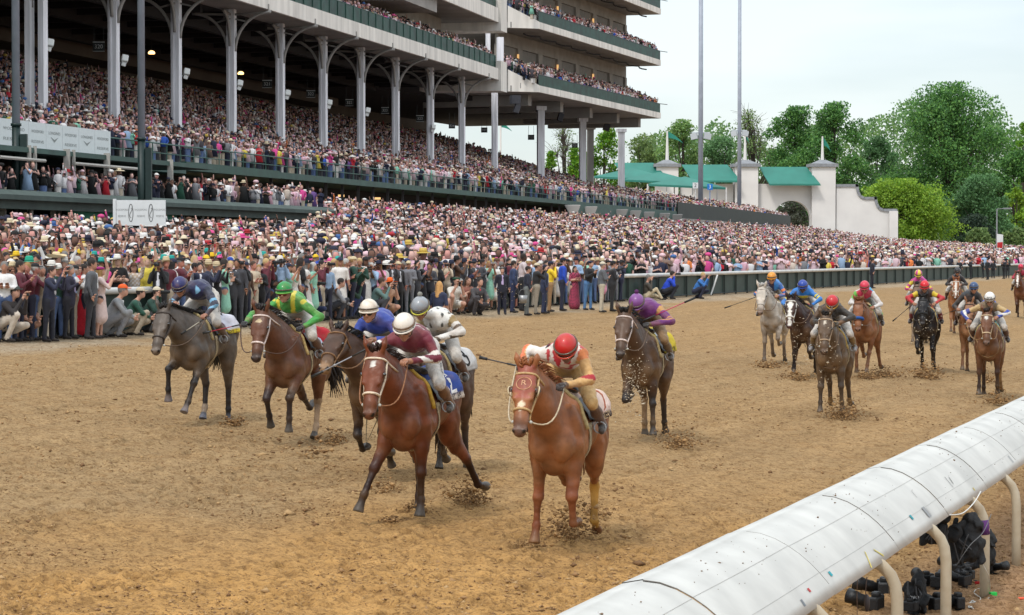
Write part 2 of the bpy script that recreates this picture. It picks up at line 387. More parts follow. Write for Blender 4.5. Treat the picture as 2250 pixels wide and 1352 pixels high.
    def loop(a, tilt, r, col_, w0=0, w1=360, cn=-.03):
        ang = np.radians(np.arange(w0, w1 if w1 < 360 else 360, 15)); c = H(a, 0, cn)
        dirs = [side*math.cos(t)+(nn*math.cos(R(tilt))-d*math.sin(R(tilt)))*math.sin(t) for t in ang]
        pts = drape(bv, [c]*len(ang), dirs, .006, .30)
        mb.tube(pts, r, 6, col_, closed=w1 >= 360, flat=1.0)
        return pts
    loop(.40, 0, h.get('nb', .012), h.get('nosecol', bc))
    loop(.075, 0, .012, bc)
    for s in (-1, 1):
        pts = drape(bv, [H(a, 0, -.03) for a in (.075, .15, .23, .32, .40, .46)], [side*s+nn*.12*k for k in (1, .5, -.5, -1, -1, -1.2)], .007, .3)
        mb.tube(pts, .011, 6, bc)
        mb.sphere(H(.475, s*.066, -.045), .018, 8, 6, (.5, .48, .42))
    mb.build('bridle', mc, o, True)
    for s in (-1, 1):
        p_ = drape(bv, [H(.213, 0, .012)], [side*s+nn*.12], -.008, .3)[0]; me_ = MB(); me_.sphere(p_, (.026, .020, .022), 12, 8, (.012, .008, .006)); me_.build('eye', mat('eye_gloss', (.01, .007, .006), rough=.08, coat=1), o, True)
    if h.get('hood_ring'):
        rg = drape(bv, [H(.17, 0, -.03)]*18, [nn+side*.62*math.cos(t)-d*.0+d*.62*math.sin(t) for t in np.radians(np.arange(0, 360, 20))], .004, .3)
        m_ = MB(); m_.tube(rg, .0045, 4, h['hood_ring'], closed=True); Vt, Ft = text_geo('R', .052); out = drape(bv, [H(.17-b_/1.1, a, -.03) for a, b_ in Vt], [nn]*len(Vt), .005, .3)
        m_.add(out, Ft, h['hood_ring']); m_.build('emblem', mc, o)
    if h.get('roll'):   # thick fleece noseband
        mr = MB(); ang = np.radians(np.arange(-15, 196, 15)); pts = drape(bv, [H(.36, 0, -.03)]*len(ang), [side*math.cos(t)+nn*math.sin(t) for t in ang], .012, .3)
        mr.tube(pts, .036, 8, h['roll']); mr.build('noseband', mat('fleece', vcol=True, rough=.95, bump=.6, bscale=90), o, True)
    if h.get('cups'):   # blinker cups on a hood
        mk = MB()
        for s in (-1, 1):
            mk.sphere(H(.215, s*.098, -.005), (.055, .03, .055), 12, 5, h['cups'], 0, .5, Matrix.Rotation(R(0), 3, 'X')@Matrix(((1, 0, 0), (0, 1, 0), (0, 0, 1))))
            rg = [H(.215, s*.10, 0)+(-d*.052*math.cos(t)+(nn*.05+side*s*.02)*math.sin(t)) for t in np.radians(np.arange(0, 360, 24))]
            mk.tube(rg, .007, 6, (.62, .5, .32), closed=True)
        mk.build('blinker', mc, o, True)
    # reins ---------------------------------------------------------
    mb = MB(); rc = h.get('rein', (.14, .08, .045))
    hands = h.get('hands', [(.80, .10, 1.74), (.80, -.10, 1.74)])
    for s, hp in zip((1, -1), hands):
        a0 = H(.475, s*.072, -.05); hp = np.array(hp); pts = []
        for t in np.linspace(0, 1, 10):
            p = a0*(1-t)+hp*t; p = p+np.array([0, s*.05*math.sin(math.pi*t), -.17*math.sin(math.pi*t)*(1-.3*t)]); pts.append(p)
        mb.tube(pts, .008, 6, rc)
    if h.get('yoke', 0):
        ang = np.radians(np.arange(-160, -19, 14)); pts = drape(bv, [(.56, 0, 1.34)]*len(ang), [(.35, math.cos(t), math.sin(t)) for t in ang], .01, .7); mb.tube(pts, .010, 6, rc)
    mb.build('rein', mc, o, True)
    # mane and tail ---------------------------------------------------
    mb = MB(); mnc = h.get('mane', (.02, .015, .012)); rr = random.Random(h['seed'])
    base = np.array([.35, 0, 1.60]); top = poll-d*.03+nn*.05
    for i in range(80):
        t = rr.random(); p = base*(1-t)+top*t+np.array([0, rr.uniform(-.02, .02), .025]); s = rr.choice((-1, 1, 1)); L = rr.uniform(.06, .13)
        mb.tube([p-np.array([0, 0, .012]), p+np.array([-L*.5, s*L*.55, L*.30]), p+np.array([-L*1.25, s*L*1.05, -L*.05])], [.014, .009, .002], 4, mnc)
    for i in range(16):
        p = poll+nn*.07+side*rr.uniform(-.045, .045)-d*rr.uniform(-.02, .03); L = rr.uniform(.07, .14)
        q1 = p+(nn*.6-d*.5)*L*.6+side*rr.uniform(-.03, .03)
        mb.tube([p, q1, q1+(-d*.2+nn*.1+side*rr.uniform(-.4, .4))*L*.7], [.015, .012, .002], 4, mnc)
    mb.build('mane', hair, o, True)
    mb = MB(); t0 = np.array([-.86, 0, 1.45]); tl = h.get('tail', (-.42, .0, .78))
    for i in range(60):
        e = t0+np.array([tl[0]*rr.uniform(.55, 1.1), tl[1]+rr.uniform(-.13, .13), -tl[2]*rr.uniform(.55, 1.05)])
        m1 = t0+np.array([tl[0]*.55, tl[1]*.3+rr.uniform(-.04, .04), -.12]); m2 = (m1+e)/2+np.array([rr.uniform(-.05, .05)-.05, rr.uniform(-.05, .05), rr.uniform(-.05, .05)])
        mb.tube([t0+np.array([0, rr.uniform(-.02, .02), 0]), m1, m2, e], [.03, .026, .018, .003], 4, mnc)
    mb.build('tail', hair, o, True)
    # saddle, cloth, girth ----------------------------------------------
    cl = h.get('cloth')
    if cl:
        x0, x1 = -.64, .20; nx_, na = 19, 33; amax = cl.get('drop', 66)+7
        pts = []; cols = []
        for i in range(nx_):
            u = i/(nx_-1)
            for j in range(na):
                v = j/(na-1)*2-1; a = R(90+v*amax)
                x = x0+(x1-x0)*u+(-.10*abs(v)**1.5)
                p = drape(bv, [(x, 0, 1.22)], [(0, -math.cos(a)*1.0*(-1), math.sin(a))], .016+.006*math.sin(v*25+u*7)*abs(v), .8)[0]; pts.append(p)
                e = min(abs(v-1), abs(v+1))
                c = cl['band'] if (e < .17 and cl.get('band')) else cl['col']
                if cl.get('stripe') and abs(u-.62) < .10 and e > .17: c = cl['stripe']
                if nz_ is not None: pass
                dd = .5*max(0, vnoise(np.array([u*9.]), np.array([v*9.]), h['seed'])[0]-.45); dcol = lin((150, 120, 85)); c = tuple(c[k]*(1-dd)+dcol[k]*dd for k in range(3)); cols.append(c)
        pv = [tuple(p) for p in pts]; fc = [[i*na+j, i*na+j+1, (i+1)*na+j+1, (i+1)*na+j] for i in range(nx_-1) for j in range(na-1)]
        co = mesh_obj('saddle_cloth', pv, fc, mat('cloth', vcol=True, rough=.85, var=.15, vscale=14, bump=.3, bscale=40), o, np.array(cols), True)
        md = co.modifiers.new('s', 'SOLIDIFY'); md.thickness = .006; md.offset = 1
        cbv = BVHTree.FromPolygons([Vector(p) for p in pv], fc)
        def put_text(txt, size, u, vdeg, c, name, sidesign, font_sx=1.0):
            Vt, Ft = text_geo(txt, size); out = []
            for (a, b_) in Vt:
                x = x0+(x1-x0)*u - 0.06 + (-a*font_sx if sidesign > 0 else a*font_sx)
                ang = R(90-sidesign*vdeg)-sidesign*(-b_)/.30*1.0*(-1) if False else R(90)-sidesign*(R(vdeg)-b_/.29)
                dr = Vector((0, math.cos(ang), math.sin(ang))) ; dr = Vector((0, -math.cos(ang)*-1, math.sin(ang)))
                hit = cbv.ray_cast(Vector((x, 0, 1.22))+dr*.9, -dr, .9)
                out.append((hit[0] if hit[0] is not None else Vector((x, 0, 1.22))+dr*.3)+dr*.009)
            mesh_obj(name, [tuple(p) for p in out], Ft, mat('ink', vcol=True, rough=.8), co, np.array([c]*len(out)))
        for s in (1, -1):
            if cl.get('num'): put_text(cl['num'], .24, .38, 40, cl.get('ink', (.9, .9, .9)), 'number', s)
            if cl.get('word'): put_text(cl['word'], .066, .40, 67, cl.get('wink', (.05, .04, .04)), 'lettering', s, .85)
            if cl.get('patch'):
                pc = cl['patch']; g = [(.13*math.cos(t)*.6, .13*math.sin(t)*.55) for t in np.radians(np.arange(0, 360, 20))]; out = []
                for (a, b_) in g:
                    ang = R(90)-s*(R(52)-b_/.29); dr = Vector((0, math.cos(ang), math.sin(ang))); hit = cbv.ray_cast(Vector((-.25+a, 0, 1.22))+dr*.9, -dr, .9)
                    out.append((hit[0] if hit[0] is not None else Vector((a-.25, 0, 1.22))+dr*.3)+dr*.007)
                mesh_obj('badge', [tuple(p) for p in out], [list(range(len(out)))], mat('ink', vcol=True, rough=.8), co, np.array([pc]*len(out)))
    mb = MB(); sc_ = h.get('saddle', (.035, .022, .015))
    mb.sphere((.02, 0, 1.63), (.24, .12, .055), 14, 8, sc_)
    mb.sphere((.22, 0, 1.66), (.06, .09, .06), 10, 6, sc_)
    for s in (-1, 1):
        g = []
        for i in range(5):
            for j in range(4):
                u = i/4; v = j/3; ang = R(90-s*(22+44*v)); x = -.12+.30*u+.06*v
                dr = (0, math.cos(ang), math.sin(ang)); g.append(drape(bv, [(x, 0, 1.22)], [dr], .035, .8)[0])
        mb.add(g, [[i*4+j, i*4+j+1, (i+1)*4+j+1, (i+1)*4+j] for i in range(4) for j in range(3)], sc_)
        st = np.array([.14, s*.335, 1.20]) if 'stir' not in h else np.array(h['stir'][0 if s > 0 else 1])
        mb.tube([(.08, s*.20, 1.52), (.10, s*.30, 1.40), st+np.array([0, 0, .12])], .010, 5, sc_)
        rg = [st+np.array([.0, .055*math.sin(t), .06+.06*math.cos(t)]) for t in np.radians(np.arange(0, 360, 30))]; mb.tube(rg, .007, 5, (.45, .45, .45), closed=True)
    mb.build('saddle', mat('leather', vcol=True, rough=.45, var=.3, vscale=20), o, True)
    mb = MB()
    for xg in (.16, .20, .24):
        ang = np.radians(np.arange(-200, 21, 11)); pts = drape(bv, [(xg, 0, 1.22)]*len(ang), [(.0, math.cos(t), math.sin(t)) for t in ang], .012, .8); mb.tube(pts, .009, 5, h.get('girth', (.42, .33, .2)))
    mb.build('girth', mc, o, True)
    # visible pad edge in front of the saddle cloth
    mb = MB(); ang = np.radians(np.arange(12, 169, 9)); pts = drape(bv, [(.30, 0, 1.20)]*len(ang), [(.25, math.cos(t), math.sin(t)) for t in ang], .012, .8)
    mb.tube(pts, .022, 6, h.get('pad', (.45, .34, .15))); mb.build('saddle_pad', mc, o, True)
    return o
# ------------------------------------------------------------------ jockeys
def hand_tubes(mb, c, fwd, up, sd, col, curl=1.0, scale=1.0):
    """palm plus four bent fingers and a thumb, closed round a rein"""
    c = np.array(c, float); fwd, up = [np.array(v, float)/np.linalg.norm(v) for v in (fwd, up)]; lat = np.cross(up, fwd); k = scale
    mb.sphere(c, (.042*k, .042*k, .026*k), 10, 6, col)
    for i, L in enumerate((.040, .045, .042, .034)):
        b = c+fwd*.035*k+lat*(.030-.020*i)*k; p1 = b+fwd*L*.8*k-up*.006; p2 = p1+(fwd*(1-curl)*.8-up*curl)*L*.7*k; p3 = p2+(-fwd*curl+fwd*(1-curl)-up*.3)*L*.55*k
        mb.tube([b-fwd*.01, p1, p2, p3], [.0105*k, .0105*k, .0095*k, .007*k], 6, col)
    b = c+lat*sd*.036*k; mb.tube([b-fwd*.012, b+fwd*.02*k+lat*sd*.012, b+fwd*.045*k-up*.012], [.012*k, .011*k, .008*k], 6, col)
def make_jockey(horse, j, hspec):
    off = np.array(j.get('off', (0, 0, 0)), float)
    hx = np.array(j.get('headp', (.70, 0, 2.10)), float); hp = np.array(j.get('hips', (-.10, 0, 1.90)), float)
    sh = np.array(j.get('chest', (.42, 0, 1.96)), float); hands = [np.array(v, float) for v in hspec['hands']] if hspec.get('hands') else [np.array((.80, .10, 1.74)), np.array((.80, -.10, 1.74))]
    roll = R(j.get('roll', 0))
    P = []
    mid = (hp+sh)/2+np.array([0, 0, .05])
    sv = np.array([0, math.cos(roll), math.sin(roll)])
    P += [Cn(hp+sv*.06, hp-sv*.06, .135, None, .06, 4), Cn(hp, mid, .135, .140, .06, 4), Cn(mid, sh, .145, .15, .07, 2, 1.12), Cn(sh+sv*.15, sh-sv*.15, .085, None, .06, 2)]
    nk = sh+np.array([.06, 0, .04]); P += [Cn(nk, hx+np.array([-.05, 0, -.06]), .06, .052, .03, j.get('neckslot', 2))]
    # head looking forward and down
    pit = j.get('pitch', 22); fd = np.array([cs_(pit), sn(j.get('hyaw', 0)), -sn(pit)]); fd /= np.linalg.norm(fd); ud = np.array([sn(pit), 0, cs_(pit)])
    P += [El(hx, (.098, .078, .115), .02, 0, R(-pit)), El(hx+fd*.045-ud*.06, (.055, .052, .058), .03, 0), Cn(hx+fd*.088-ud*.002, hx+fd*.112-ud*.03, .010, .016, .008, 0),
          El(hx+fd*.083-ud*.068, (.016, .026, .008), .006, 8), El(hx+fd*.078-ud*.100, (.026, .026, .022), .015, 0)]
    for s in (-1, 1): P += [El(hx+np.array([0, s*.078, 0])-ud*.015, (.022, .012, .03), .008, 0)]
    feet = []
    for s, hd_, k in ((1, hands[0], 'L'), (-1, hands[1], 'R')):
        S_ = sh+sv*s*.19+np.array([.02, 0, -.01]); E = (S_+hd_)/2+np.array(j.get('elb'+k, (-.12, s*.17, -.09)))
        P += [Cn(S_, E, .066, .054, .04, 9 if s > 0 else 9), Cn(E, E*.2+hd_*.8, .054, .038, .03, 9), Cn(E*.25+hd_*.75, hd_, .034, .026, .02, 7), El(hd_, (.04, .03, .035), .02, 7)]
        knee = np.array(j.get('knee'+k, (.30, s*.325, 1.52))); ank = np.array(j.get('ank'+k, (.02, s*.385, 1.27))); hip = hp+np.array([0, s*.11, -.03])
        toe = ank+np.array([.17, s*.02, -.045])
        P += [Cn(hip, knee, .112, .068, .05, 4), El(knee, (.062, .055, .062), .03, 4), Cn(knee+(ank-knee)*.18, knee+(ank-knee)*.42, .055, .060, .03, 5), Cn(knee+(ank-knee)*.42, ank, .058, .042, .03, 5),
              Cn(ank, toe, .044, .034, .025, 10), El(ank+np.array([-.03, 0, -.03]), (.045, .035, .04), .02, 10)]
        feet.append(toe)
    P = [tuple([p[0]]+[p[1]+off]+([p[2]+off] if p[0] == 'c' else [p[2]])+list(p[3:])) for p in P]
    V, Q = sdf_mesh(P, j.get('res', .0135)); sl, D = slots_of(P, V)
    Nj = vnormals(V, Q); wr = (np.abs(2*vnoise(V[:, 0]*16+V[:, 1]*10, V[:, 2]*9-V[:, 1]*8, 71+hspec['seed'])-1)-.5)*.014+(vnoise(V[:, 0]*34, V[:, 2]*30+V[:, 1]*30, 72)-.5)*.006
    V = V+Nj*(wr*np.where(np.isin(sl, (2, 4, 9)), 1, 0.1))[:, None]
    skin = j.get('skin', lin((176, 122, 92)))
    base = {0: skin, 2: j['top'], 4: j.get('pants', lin((206, 198, 188))), 5: j.get('boot', lin((92, 62, 42))), 7: j.get('glove', skin), 8: lin((120, 60, 50)), 9: j.get('sleeve', j['top']), 10: j.get('shoe', lin((60, 50, 42)))}
    col = np.array([base[int(i)] for i in sl])
    if j.get('pattern'):
        q = V-off; col = j['pattern'](q, sl, col, dict(sh=sh, hp=hp, hands=hands, hx=hx))
    dn = j.get('dirt', .3)+.15; nz_ = n3(V, 11, hspec['seed']); fr = np.clip((V[:, 0]-.1)*1.4, .15, 1); a = np.clip((nz_-.42)*3, 0, 1)*dn*fr
    a[sl == 0] *= .6; col = col*(1-a[:, None])+np.array(lin((146, 104, 66)))*a[:, None]
    mj = mat('silks', vcol=True, rough=.62, sheen=.2, var=.12, vscale=20, bump=.5, bscale=22)
    # fingers belong to the same body mesh
    mb = MB()
    for s, hd_ in ((1, hands[0]), (-1, hands[1])):
        hand_tubes(mb, hd_+off+np.array([.02, 0, .01]), (1, -.25*s, -.25), (.2, 0, 1), -s, j.get('glove', skin))
    n0 = len(V); fin = [[i+n0 for i in f] for f in mb.f]
    Vall = np.vstack([V, np.array(mb.v)]); call = np.vstack([col, np.array(mb.c)])
    o = mesh_obj('jockey', Vall, Q.tolist()+fin, mj, None, call, True, loc=horse.location, rotz=horse.rotation_euler.z, scale=horse.scale[0], label=j['label'], cat='jockey', group='jockeys crouched over their racehorses')
    # helmet -----------------------------------------------------------
    hc = hx+off+ud*.046-fd*.008; M = Matrix.Rotation(R(pit), 3, 'Y'); mb = MB(); hcol = j['helmet']
    n0 = 0; mb.sphere(hc, (.130, .112, .120), 24, 10, hcol, 0, .56, M)
    arr = np.array(mb.v)
    if j.get('stripes'):
        a = np.arctan2(arr[:, 1]-hc[1], arr[:, 0]-hc[0]); k = ((a/(math.pi/4)).astype(int)+(a < 0)) % 2; mb.c = [j['stripes'] if kk else hcol for kk in k]
    else:
        nn_ = n3(arr, 22, hspec['seed']+1); al = np.clip((nn_-.5)*3, 0, 1)*j.get('hdirt', .45); mb.c = [tuple(np.array(hcol)*(1-t)+np.array(lin((160, 118, 80)))*t) for t in al]
    rim = [hc+np.array(M@Vector((.124*math.cos(t)+(.032 if math.cos(t) > 0 else 0)*math.cos(t), .113*math.sin(t), -.026))) for t in np.radians(np.arange(0, 360, 15))]
    mb.tube(rim, .010, 6, j.get('rim', hcol), closed=True)
    he = mb.build('helmet', mat('helmet', vcol=True, rough=.38, var=.1, vscale=12, coat=.2), o, True)
    if j.get('pom'): MB().sphere(hc+np.array([0, 0, .145]), .034, 12, 8, j['pom']).build('pompom', mat('fleece', vcol=True, rough=.95, bump=.6, bscale=90), he, True)
    mb = MB(); band = [hc+np.array(M@Vector((.135*math.cos(t), .117*math.sin(t), .014))) for t in np.radians(np.arange(0, 360, 15))]
    mb.tube(band, .011, 5, j.get('gband', (.10, .07, .045)), closed=True)
    for s in (-1, 1):
        g = hx+off+fd*.094+ud*.004+np.array([0, s*.036, 0]); mb.sphere(g, (.026, .037, .029), 10, 6, j.get('lens', (.035, .025, .02)), 0, 1, M)
    for s in (-1, 1): mb.tube([hc+np.array([.03, s*.112, -.03]), hx+off+np.array([.04, s*.085, -.07]), hx+off+fd*.05-ud*.118], .006, 5, (.10, .07, .05))
    mb.build('goggles', mat('goggles', vcol=True, rough=.2, var=.2, vscale=30), o, True)
    if j.get('cap_text'):
        Vt, Ft = text_geo(j['cap_text'], .045); out = []
        for a, b_ in Vt:
            th = a/.118; ph = b_/.12+R(22); v = Vector((.139*math.cos(ph)*math.cos(th), .120*math.cos(ph)*math.sin(th), .127*math.sin(ph)))*1.012; out.append(tuple(np.array(M@v)+hc))
        mesh_obj('emblem', out, Ft, mat('ink', vcol=True, rough=.8), he, np.array([(.05, .05, .06)]*len(out)))
    if j.get('leg_text'):
        Vt, Ft = text_geo(j['leg_text'], .036); out = []; s = 1; knee = np.array(j.get('kneeL', (.30, s*.325, 1.52))); hip = hp+np.array([0, s*.11, -.03])
        bj = BVHTree.FromPolygons([Vector(v) for v in V.tolist()], Q.tolist()); ax = (hip-knee)/np.linalg.norm(hip-knee); up_ = np.cross(ax, np.array([0, 1., 0])); up_ = up_ if up_[2] > 0 else -up_
        for a, b_ in Vt:
            p = (knee*.45+hip*.55)+ax*(-a)*-1.0+up_*b_+off; dr_ = Vector((.55, .83, .05)); hit = bj.ray_cast(Vector(p)+dr_*.5, -dr_, .6); q = (hit[0] if hit[0] is not None else Vector(p)+dr_*.1)+dr_*.008; out.append(tuple(q))
        mesh_obj('lettering', out, Ft, mat('ink', vcol=True, rough=.8), o, np.array([(.04, .04, .05)]*len(out)))
    if j.get('back_text'):
        bj = BVHTree.FromPolygons([Vector(v) for v in V.tolist()], Q.tolist()); Vt, Ft = text_geo(j['back_text'][0], .11); out = []; bx, by = j['back_text'][1]
        for a, b_ in Vt:
            p = Vector((bx-a*.2+b_, by-a, 0)); p = Vector((bx-b_, by+a, 2.6)); hit = bj.ray_cast(p+Vector(off), Vector((.25, 0, -1)), 1.5); q = hit[0] if hit[0] is not None else Vector((p[0], p[1], 1.9)); out.append((q[0], q[1], q[2]+.008))
        mesh_obj('lettering', out, Ft, mat('ink', vcol=True, rough=.8), o, np.array([(.03, .03, .04)]*len(out)))
    if j.get('whip'):
        a, b_ = [np.array(v, float)+off for v in j['whip'][:2]]; mb = MB(); t1 = a+(b_-a)*.28
        mb.tube([a, t1], .011, 6, (.03, .03, .03)); mb.tube([t1, b_*.8+a*.2], .007, 6, j['whip'][2]); mb.tube([b_*.8+a*.2, b_], [.016, .020], 6, (.02, .02, .02), flat=.5)
        mb.build('riding_whip', mat('leather', vcol=True, rough=.45, var=.3, vscale=20), None, True, loc=horse.location, rotz=horse.rotation_euler.z, scale=horse.scale[0], label=j['whip'][3], cat='whip', group='riding whips in the jockeys\' hands')
    return o
# ------------------------------------------------------------------ the field of runners
def AT(px, Y): c = np.array([(px-CX)/F*Y, Y])+TR*.62; return (c[0], c[1])
WHT = lin((226, 220, 210)); GOLD = lin((190, 150, 70)); CREAM = lin((214, 192, 160)); BLK = (.015, .014, .014)
BAY = lin((114, 60, 36)); CHEST = lin((146, 90, 54)); DBAY = lin((78, 54, 38)); DKB = lin((58, 42, 34)); GRY = lin((92, 82, 74)); BLACK = lin((26, 24, 27)); MUD = lin((140, 100, 60))
HEADP = [(1.17, 0, 1.87), R(0)+50, 0]
H_ = {}
H_['chestnut'] = dict(seed=6, at=AT(1205, 24.2), coat=CHEST, leg=lin((138, 78, 48)), muz=lin((120, 84, 68)), dust=.30, mane=lin((150, 90, 50)), hoof=lin((120, 80, 50)),
    head=[(1.12, -.13, 1.90), 58, R(-16)], RF=(3, -1, 14, -.05), LF=(14, -14, -92, 0), RH=(30, -40, -72, -120), LH=(14, -36, 2, -50),
    mark=[(.37, .0, .05, .022, lin((215, 195, 165))), (.14, 0, .16, .09, lin((152, 82, 64))), (.28, .0, .03, .05, lin((152, 82, 64)))], cups=lin((90, 60, 40)), bridle=lin((196, 160, 110)), rein=lin((200, 180, 150)), nb=.013,
    socks={'LH': ('hi', lin((196, 146, 70)))}, cloth=dict(col=lin((232, 205, 192)), band=lin((60, 40, 34)), stripe=lin((230, 160, 110)), num='12', ink=lin((170, 90, 60)), word='DISTILLERY', wink=lin((220, 190, 150)), drop=64),
    hands=[(.84, .14, 1.72), (.62, -.34, 1.90)], hood_ring=lin((214, 160, 120)), label='chestnut racehorse in a red hood with white blinker cups, closest to the white rail', stir=[(.14, .335, 1.20), (.14, -.335, 1.20)])
H_['bay'] = dict(seed=5, at=AT(872, 25.7), coat=BAY, leg=lin((48, 26, 18)), knee=lin((70, 36, 22)), muz=lin((110, 66, 44)), dust=.22, mane=lin((40, 20, 12)),
    head=[(1.16, -.10, 1.88), 64, R(-10)], RF=(26, 21, 12, -.26), LF=(2, -4, 12, -.02), RH=(26, -28, 4, 20), LH=(-6, -44, -34, -80, .20),
    mark=[(.13, .0, .028, .022, WHT)], bridle=lin((226, 206, 180)), rein=lin((150, 100, 64)), nb=.013,
    cloth=dict(col=lin((38, 66, 140)), band=lin((220, 205, 190)), num='2', ink=lin((225, 220, 215)), word='DERBY 149', drop=66, patch=lin((220, 200, 200))),
    hands=[(.86, .12, 1.78), (.90, -.26, 1.92)], label='glossy bay racehorse with a small white star and pale bridle, leading the race', pad=lin((190, 150, 50)))
H_['grey_far'] = dict(seed=1, at=AT(405, 35.6), coat=GRY, leg=lin((40, 36, 36)), knee=lin((50, 44, 42)), muz=lin((110, 96, 84)), dust=.35, mane=BLK,
    head=[(1.13, -.14, 1.72), 58, R(-14)], RF=(66, -6, -10, -.05), LF=(28, 22, 35, -.14), RH=(30, -18, 8, 30), LH=(6, -24, 0, 5), tail=(-.30, -.25, .75),
    bridle=lin((60, 50, 44)), rein=lin((90, 70, 54)), cloth=dict(col=lin((206, 204, 214)), band=lin((226, 200, 40)), stripe=lin((90, 50, 60)), num='7', ink=BLK, word='VERIFYING', drop=62), socks={'RH': ('lo', lin((150, 130, 110)))},
    hands=[(.58, .26, 1.62), (.78, -.12, 1.80)], label='dusty grey-brown racehorse at the outside of the leading group, head low', hoof=lin((110, 110, 120)))
H_['brown_green'] = dict(seed=2, at=AT(612, 33.4), coat=lin((100, 62, 44)), leg=lin((48, 40, 40)), knee=lin((58, 42, 38)), muz=lin((60, 46, 44)), dust=.3, mane=lin((50, 44, 44)),
    head=[(1.12, -.10, 1.88), 66, R(-4)], RF=(34, -34, -30, -.05), LF=(38, -8, -4, -.06), RH=(20, -40, -60, -110), LH=(30, -18, 14, 35), tail=(-.28, .22, .85),
    mark=[(.14, 0, .030, .030, lin((214, 190, 150)))], bridle=lin((228, 206, 196)), rein=lin((80, 56, 44)), nb=.014, socks={'LH': ('hi', lin((170, 140, 110)))},
    cloth=dict(col=lin((176, 20, 36)), band=lin((200, 178, 150)), stripe=lin((230, 226, 226)), num='', word='MADE TO RUN', patch=lin((190, 196, 215)), drop=66),
    hands=[(.70, .30, 1.64), (.92, -.44, 1.70)], label='brown racehorse with a pale bridle and a red saddle cloth under the green jockey', pad=lin((200, 170, 110)))
H_['dark_inside'] = dict(seed=3, at=AT(800, 29.6), coat=lin((74, 50, 36)), leg=lin((40, 30, 26)), muz=lin((150, 116, 84)), dust=.4, mane=BLK,
    head=[(1.10, -.20, 1.86), 36, R(-38)], RF=(8, -46, -100, 0), LF=(24, -34, -84, .02), RH=(20, -30, -20, -40), LH=(10, -30, -30, -60),
    bridle=lin((128, 92, 58)), rein=lin((120, 84, 52)), cloth=dict(col=lin((200, 196, 190)), band=lin((60, 60, 70)), num='8', ink=BLK, drop=60),
    hands=[(.80, .10, 1.76), (.80, -.14, 1.74)], label='dark brown racehorse turning its head outwards beside the leading bay')
H_['hidden'] = dict(seed=4, at=AT(925, 30.4), coat=lin((84, 62, 52)), leg=lin((60, 50, 44)), dust=.3, mane=BLK,
    head=[(1.10, 0, 1.70), 62, 0], RF=(10, -30, -80), LF=(5, -20, -60), RH=(20, -30, 0, 20), LH=(-4, -30, -10, -20),
    cloth=dict(col=lin((208, 206, 204)), band=lin((180, 176, 172)), stripe=lin((90, 90, 90)), num='3', ink=BLK, drop=64), hands=[(.80, .10, 1.74), (.80, -.10, 1.74)],
    label='dark racehorse mostly hidden behind the leading bay, its rump showing')
H_['purple'] = dict(seed=7, at=AT(1397, 36.9), coat=lin((86, 62, 46)), leg=lin((50, 44, 42)), muz=lin((60, 46, 40)), dust=.5, mane=BLK, scale=1.03,
    head=[(1.14, -.10, 1.93), 58, R(-12)], RF=(30, -84, -120, -.02), LF=(6, 0, 6, .02), RH=(22, -30, -4, -10), LH=(20, -30, -16, -30),
    bridle=lin((220, 200, 190)), rein=lin((100, 80, 64)), nb=.014, socks={'RH': ('hi', lin((150, 122, 92)))}, cloth=dict(col=lin((214, 190, 40)), band=lin((206, 186, 30)), stripe=lin((210, 214, 226)), num='1', ink=BLK, word='HIT SHOW', drop=66),
    hands=[(.82, .16, 1.76), (.80, -.14, 1.74)], label='dark brown racehorse spattered with flying dirt under the purple jockey')
H_['white'] = dict(seed=8, at=AT(1690, 59), coat=lin((196, 184, 170)), leg=lin((128, 112, 98)), knee=lin((150, 134, 118)), muz=lin((150, 120, 100)), dust=.75, dustc=(120, 98, 74), mane=lin((200, 195, 190)),
    head=[(1.15, -.14, 1.92), 62, R(-14)], RF=(0, -2, 4, -.02), LF=(34, -60, -100, 0), RH=(20, -30, -30, -70), LH=(14, -30, -20, -40), bridle=lin((200, 190, 180)),
    cloth=dict(col=lin((70, 90, 150)), band=lin((120, 110, 100)), drop=60), hands=[(.76, .16, 1.70), (.70, -.28, 1.72)], label='white racehorse with a muddy chest, running outermost of the chasing group', tail=(-.3, 0, .7))
H_['blaze'] = dict(seed=9, at=AT(1757, 54.5), coat=lin((56, 34, 28)), leg=lin((36, 26, 24)), muz=lin((90, 60, 56)), dust=.3, mane=BLK,
    head=[(1.12, -.16, 1.82), 60, R(-26)], RF=(2, -3, 10, -.03), LF=(26, -60, -90, 0), RH=(20, -20, -30, -70, -.15), LH=(14, -30, -20, -40), mark=[(.16, 0, .07, .05, WHT), (.34, 0, .17, .03, WHT), (.52, .01, .06, .035, WHT)],
    bridle=WHT, nb=.018, cloth=dict(col=lin((190, 24, 44)), band=lin((190, 24, 44)), word='RED ROUTE', wink=WHT, drop=64), hands=[(.66, .22, 1.66), (.74, -.36, 1.66)], label='near-black racehorse with a broad white blaze and white noseband', socks={'RH': ('hi', lin((150, 120, 96)))})
H_['mud'] = dict(seed=10, at=AT(1818, 43.6), coat=lin((96, 76, 58)), leg=lin((84, 70, 58)), muz=lin((84, 62, 50)), dust=.4, mane=lin((30, 26, 24)),
    head=[(1.15, -.02, 1.87), 66, R(2)], RF=(3, -2, 6, -.02), LF=(10, -10, -6, .03), RH=(16, -34, -24, -70), LH=(14, -34, -24, -70, .05), mark=[(.13, 0, .025, .02, lin((214, 200, 180)))],
    bridle=lin((186, 158, 128)), rein=lin((110, 84, 60)), cloth=None, yoke=1, hands=[(.80, .14, 1.72), (.80, -.12, 1.74)], label='muddy brown racehorse with a tiny white star, ahead of the chasing group', pad=lin((170, 140, 70)), socks={'RH': ('lo', lin((150, 118, 76))), 'LH': ('lo', lin((150, 118, 76)))})
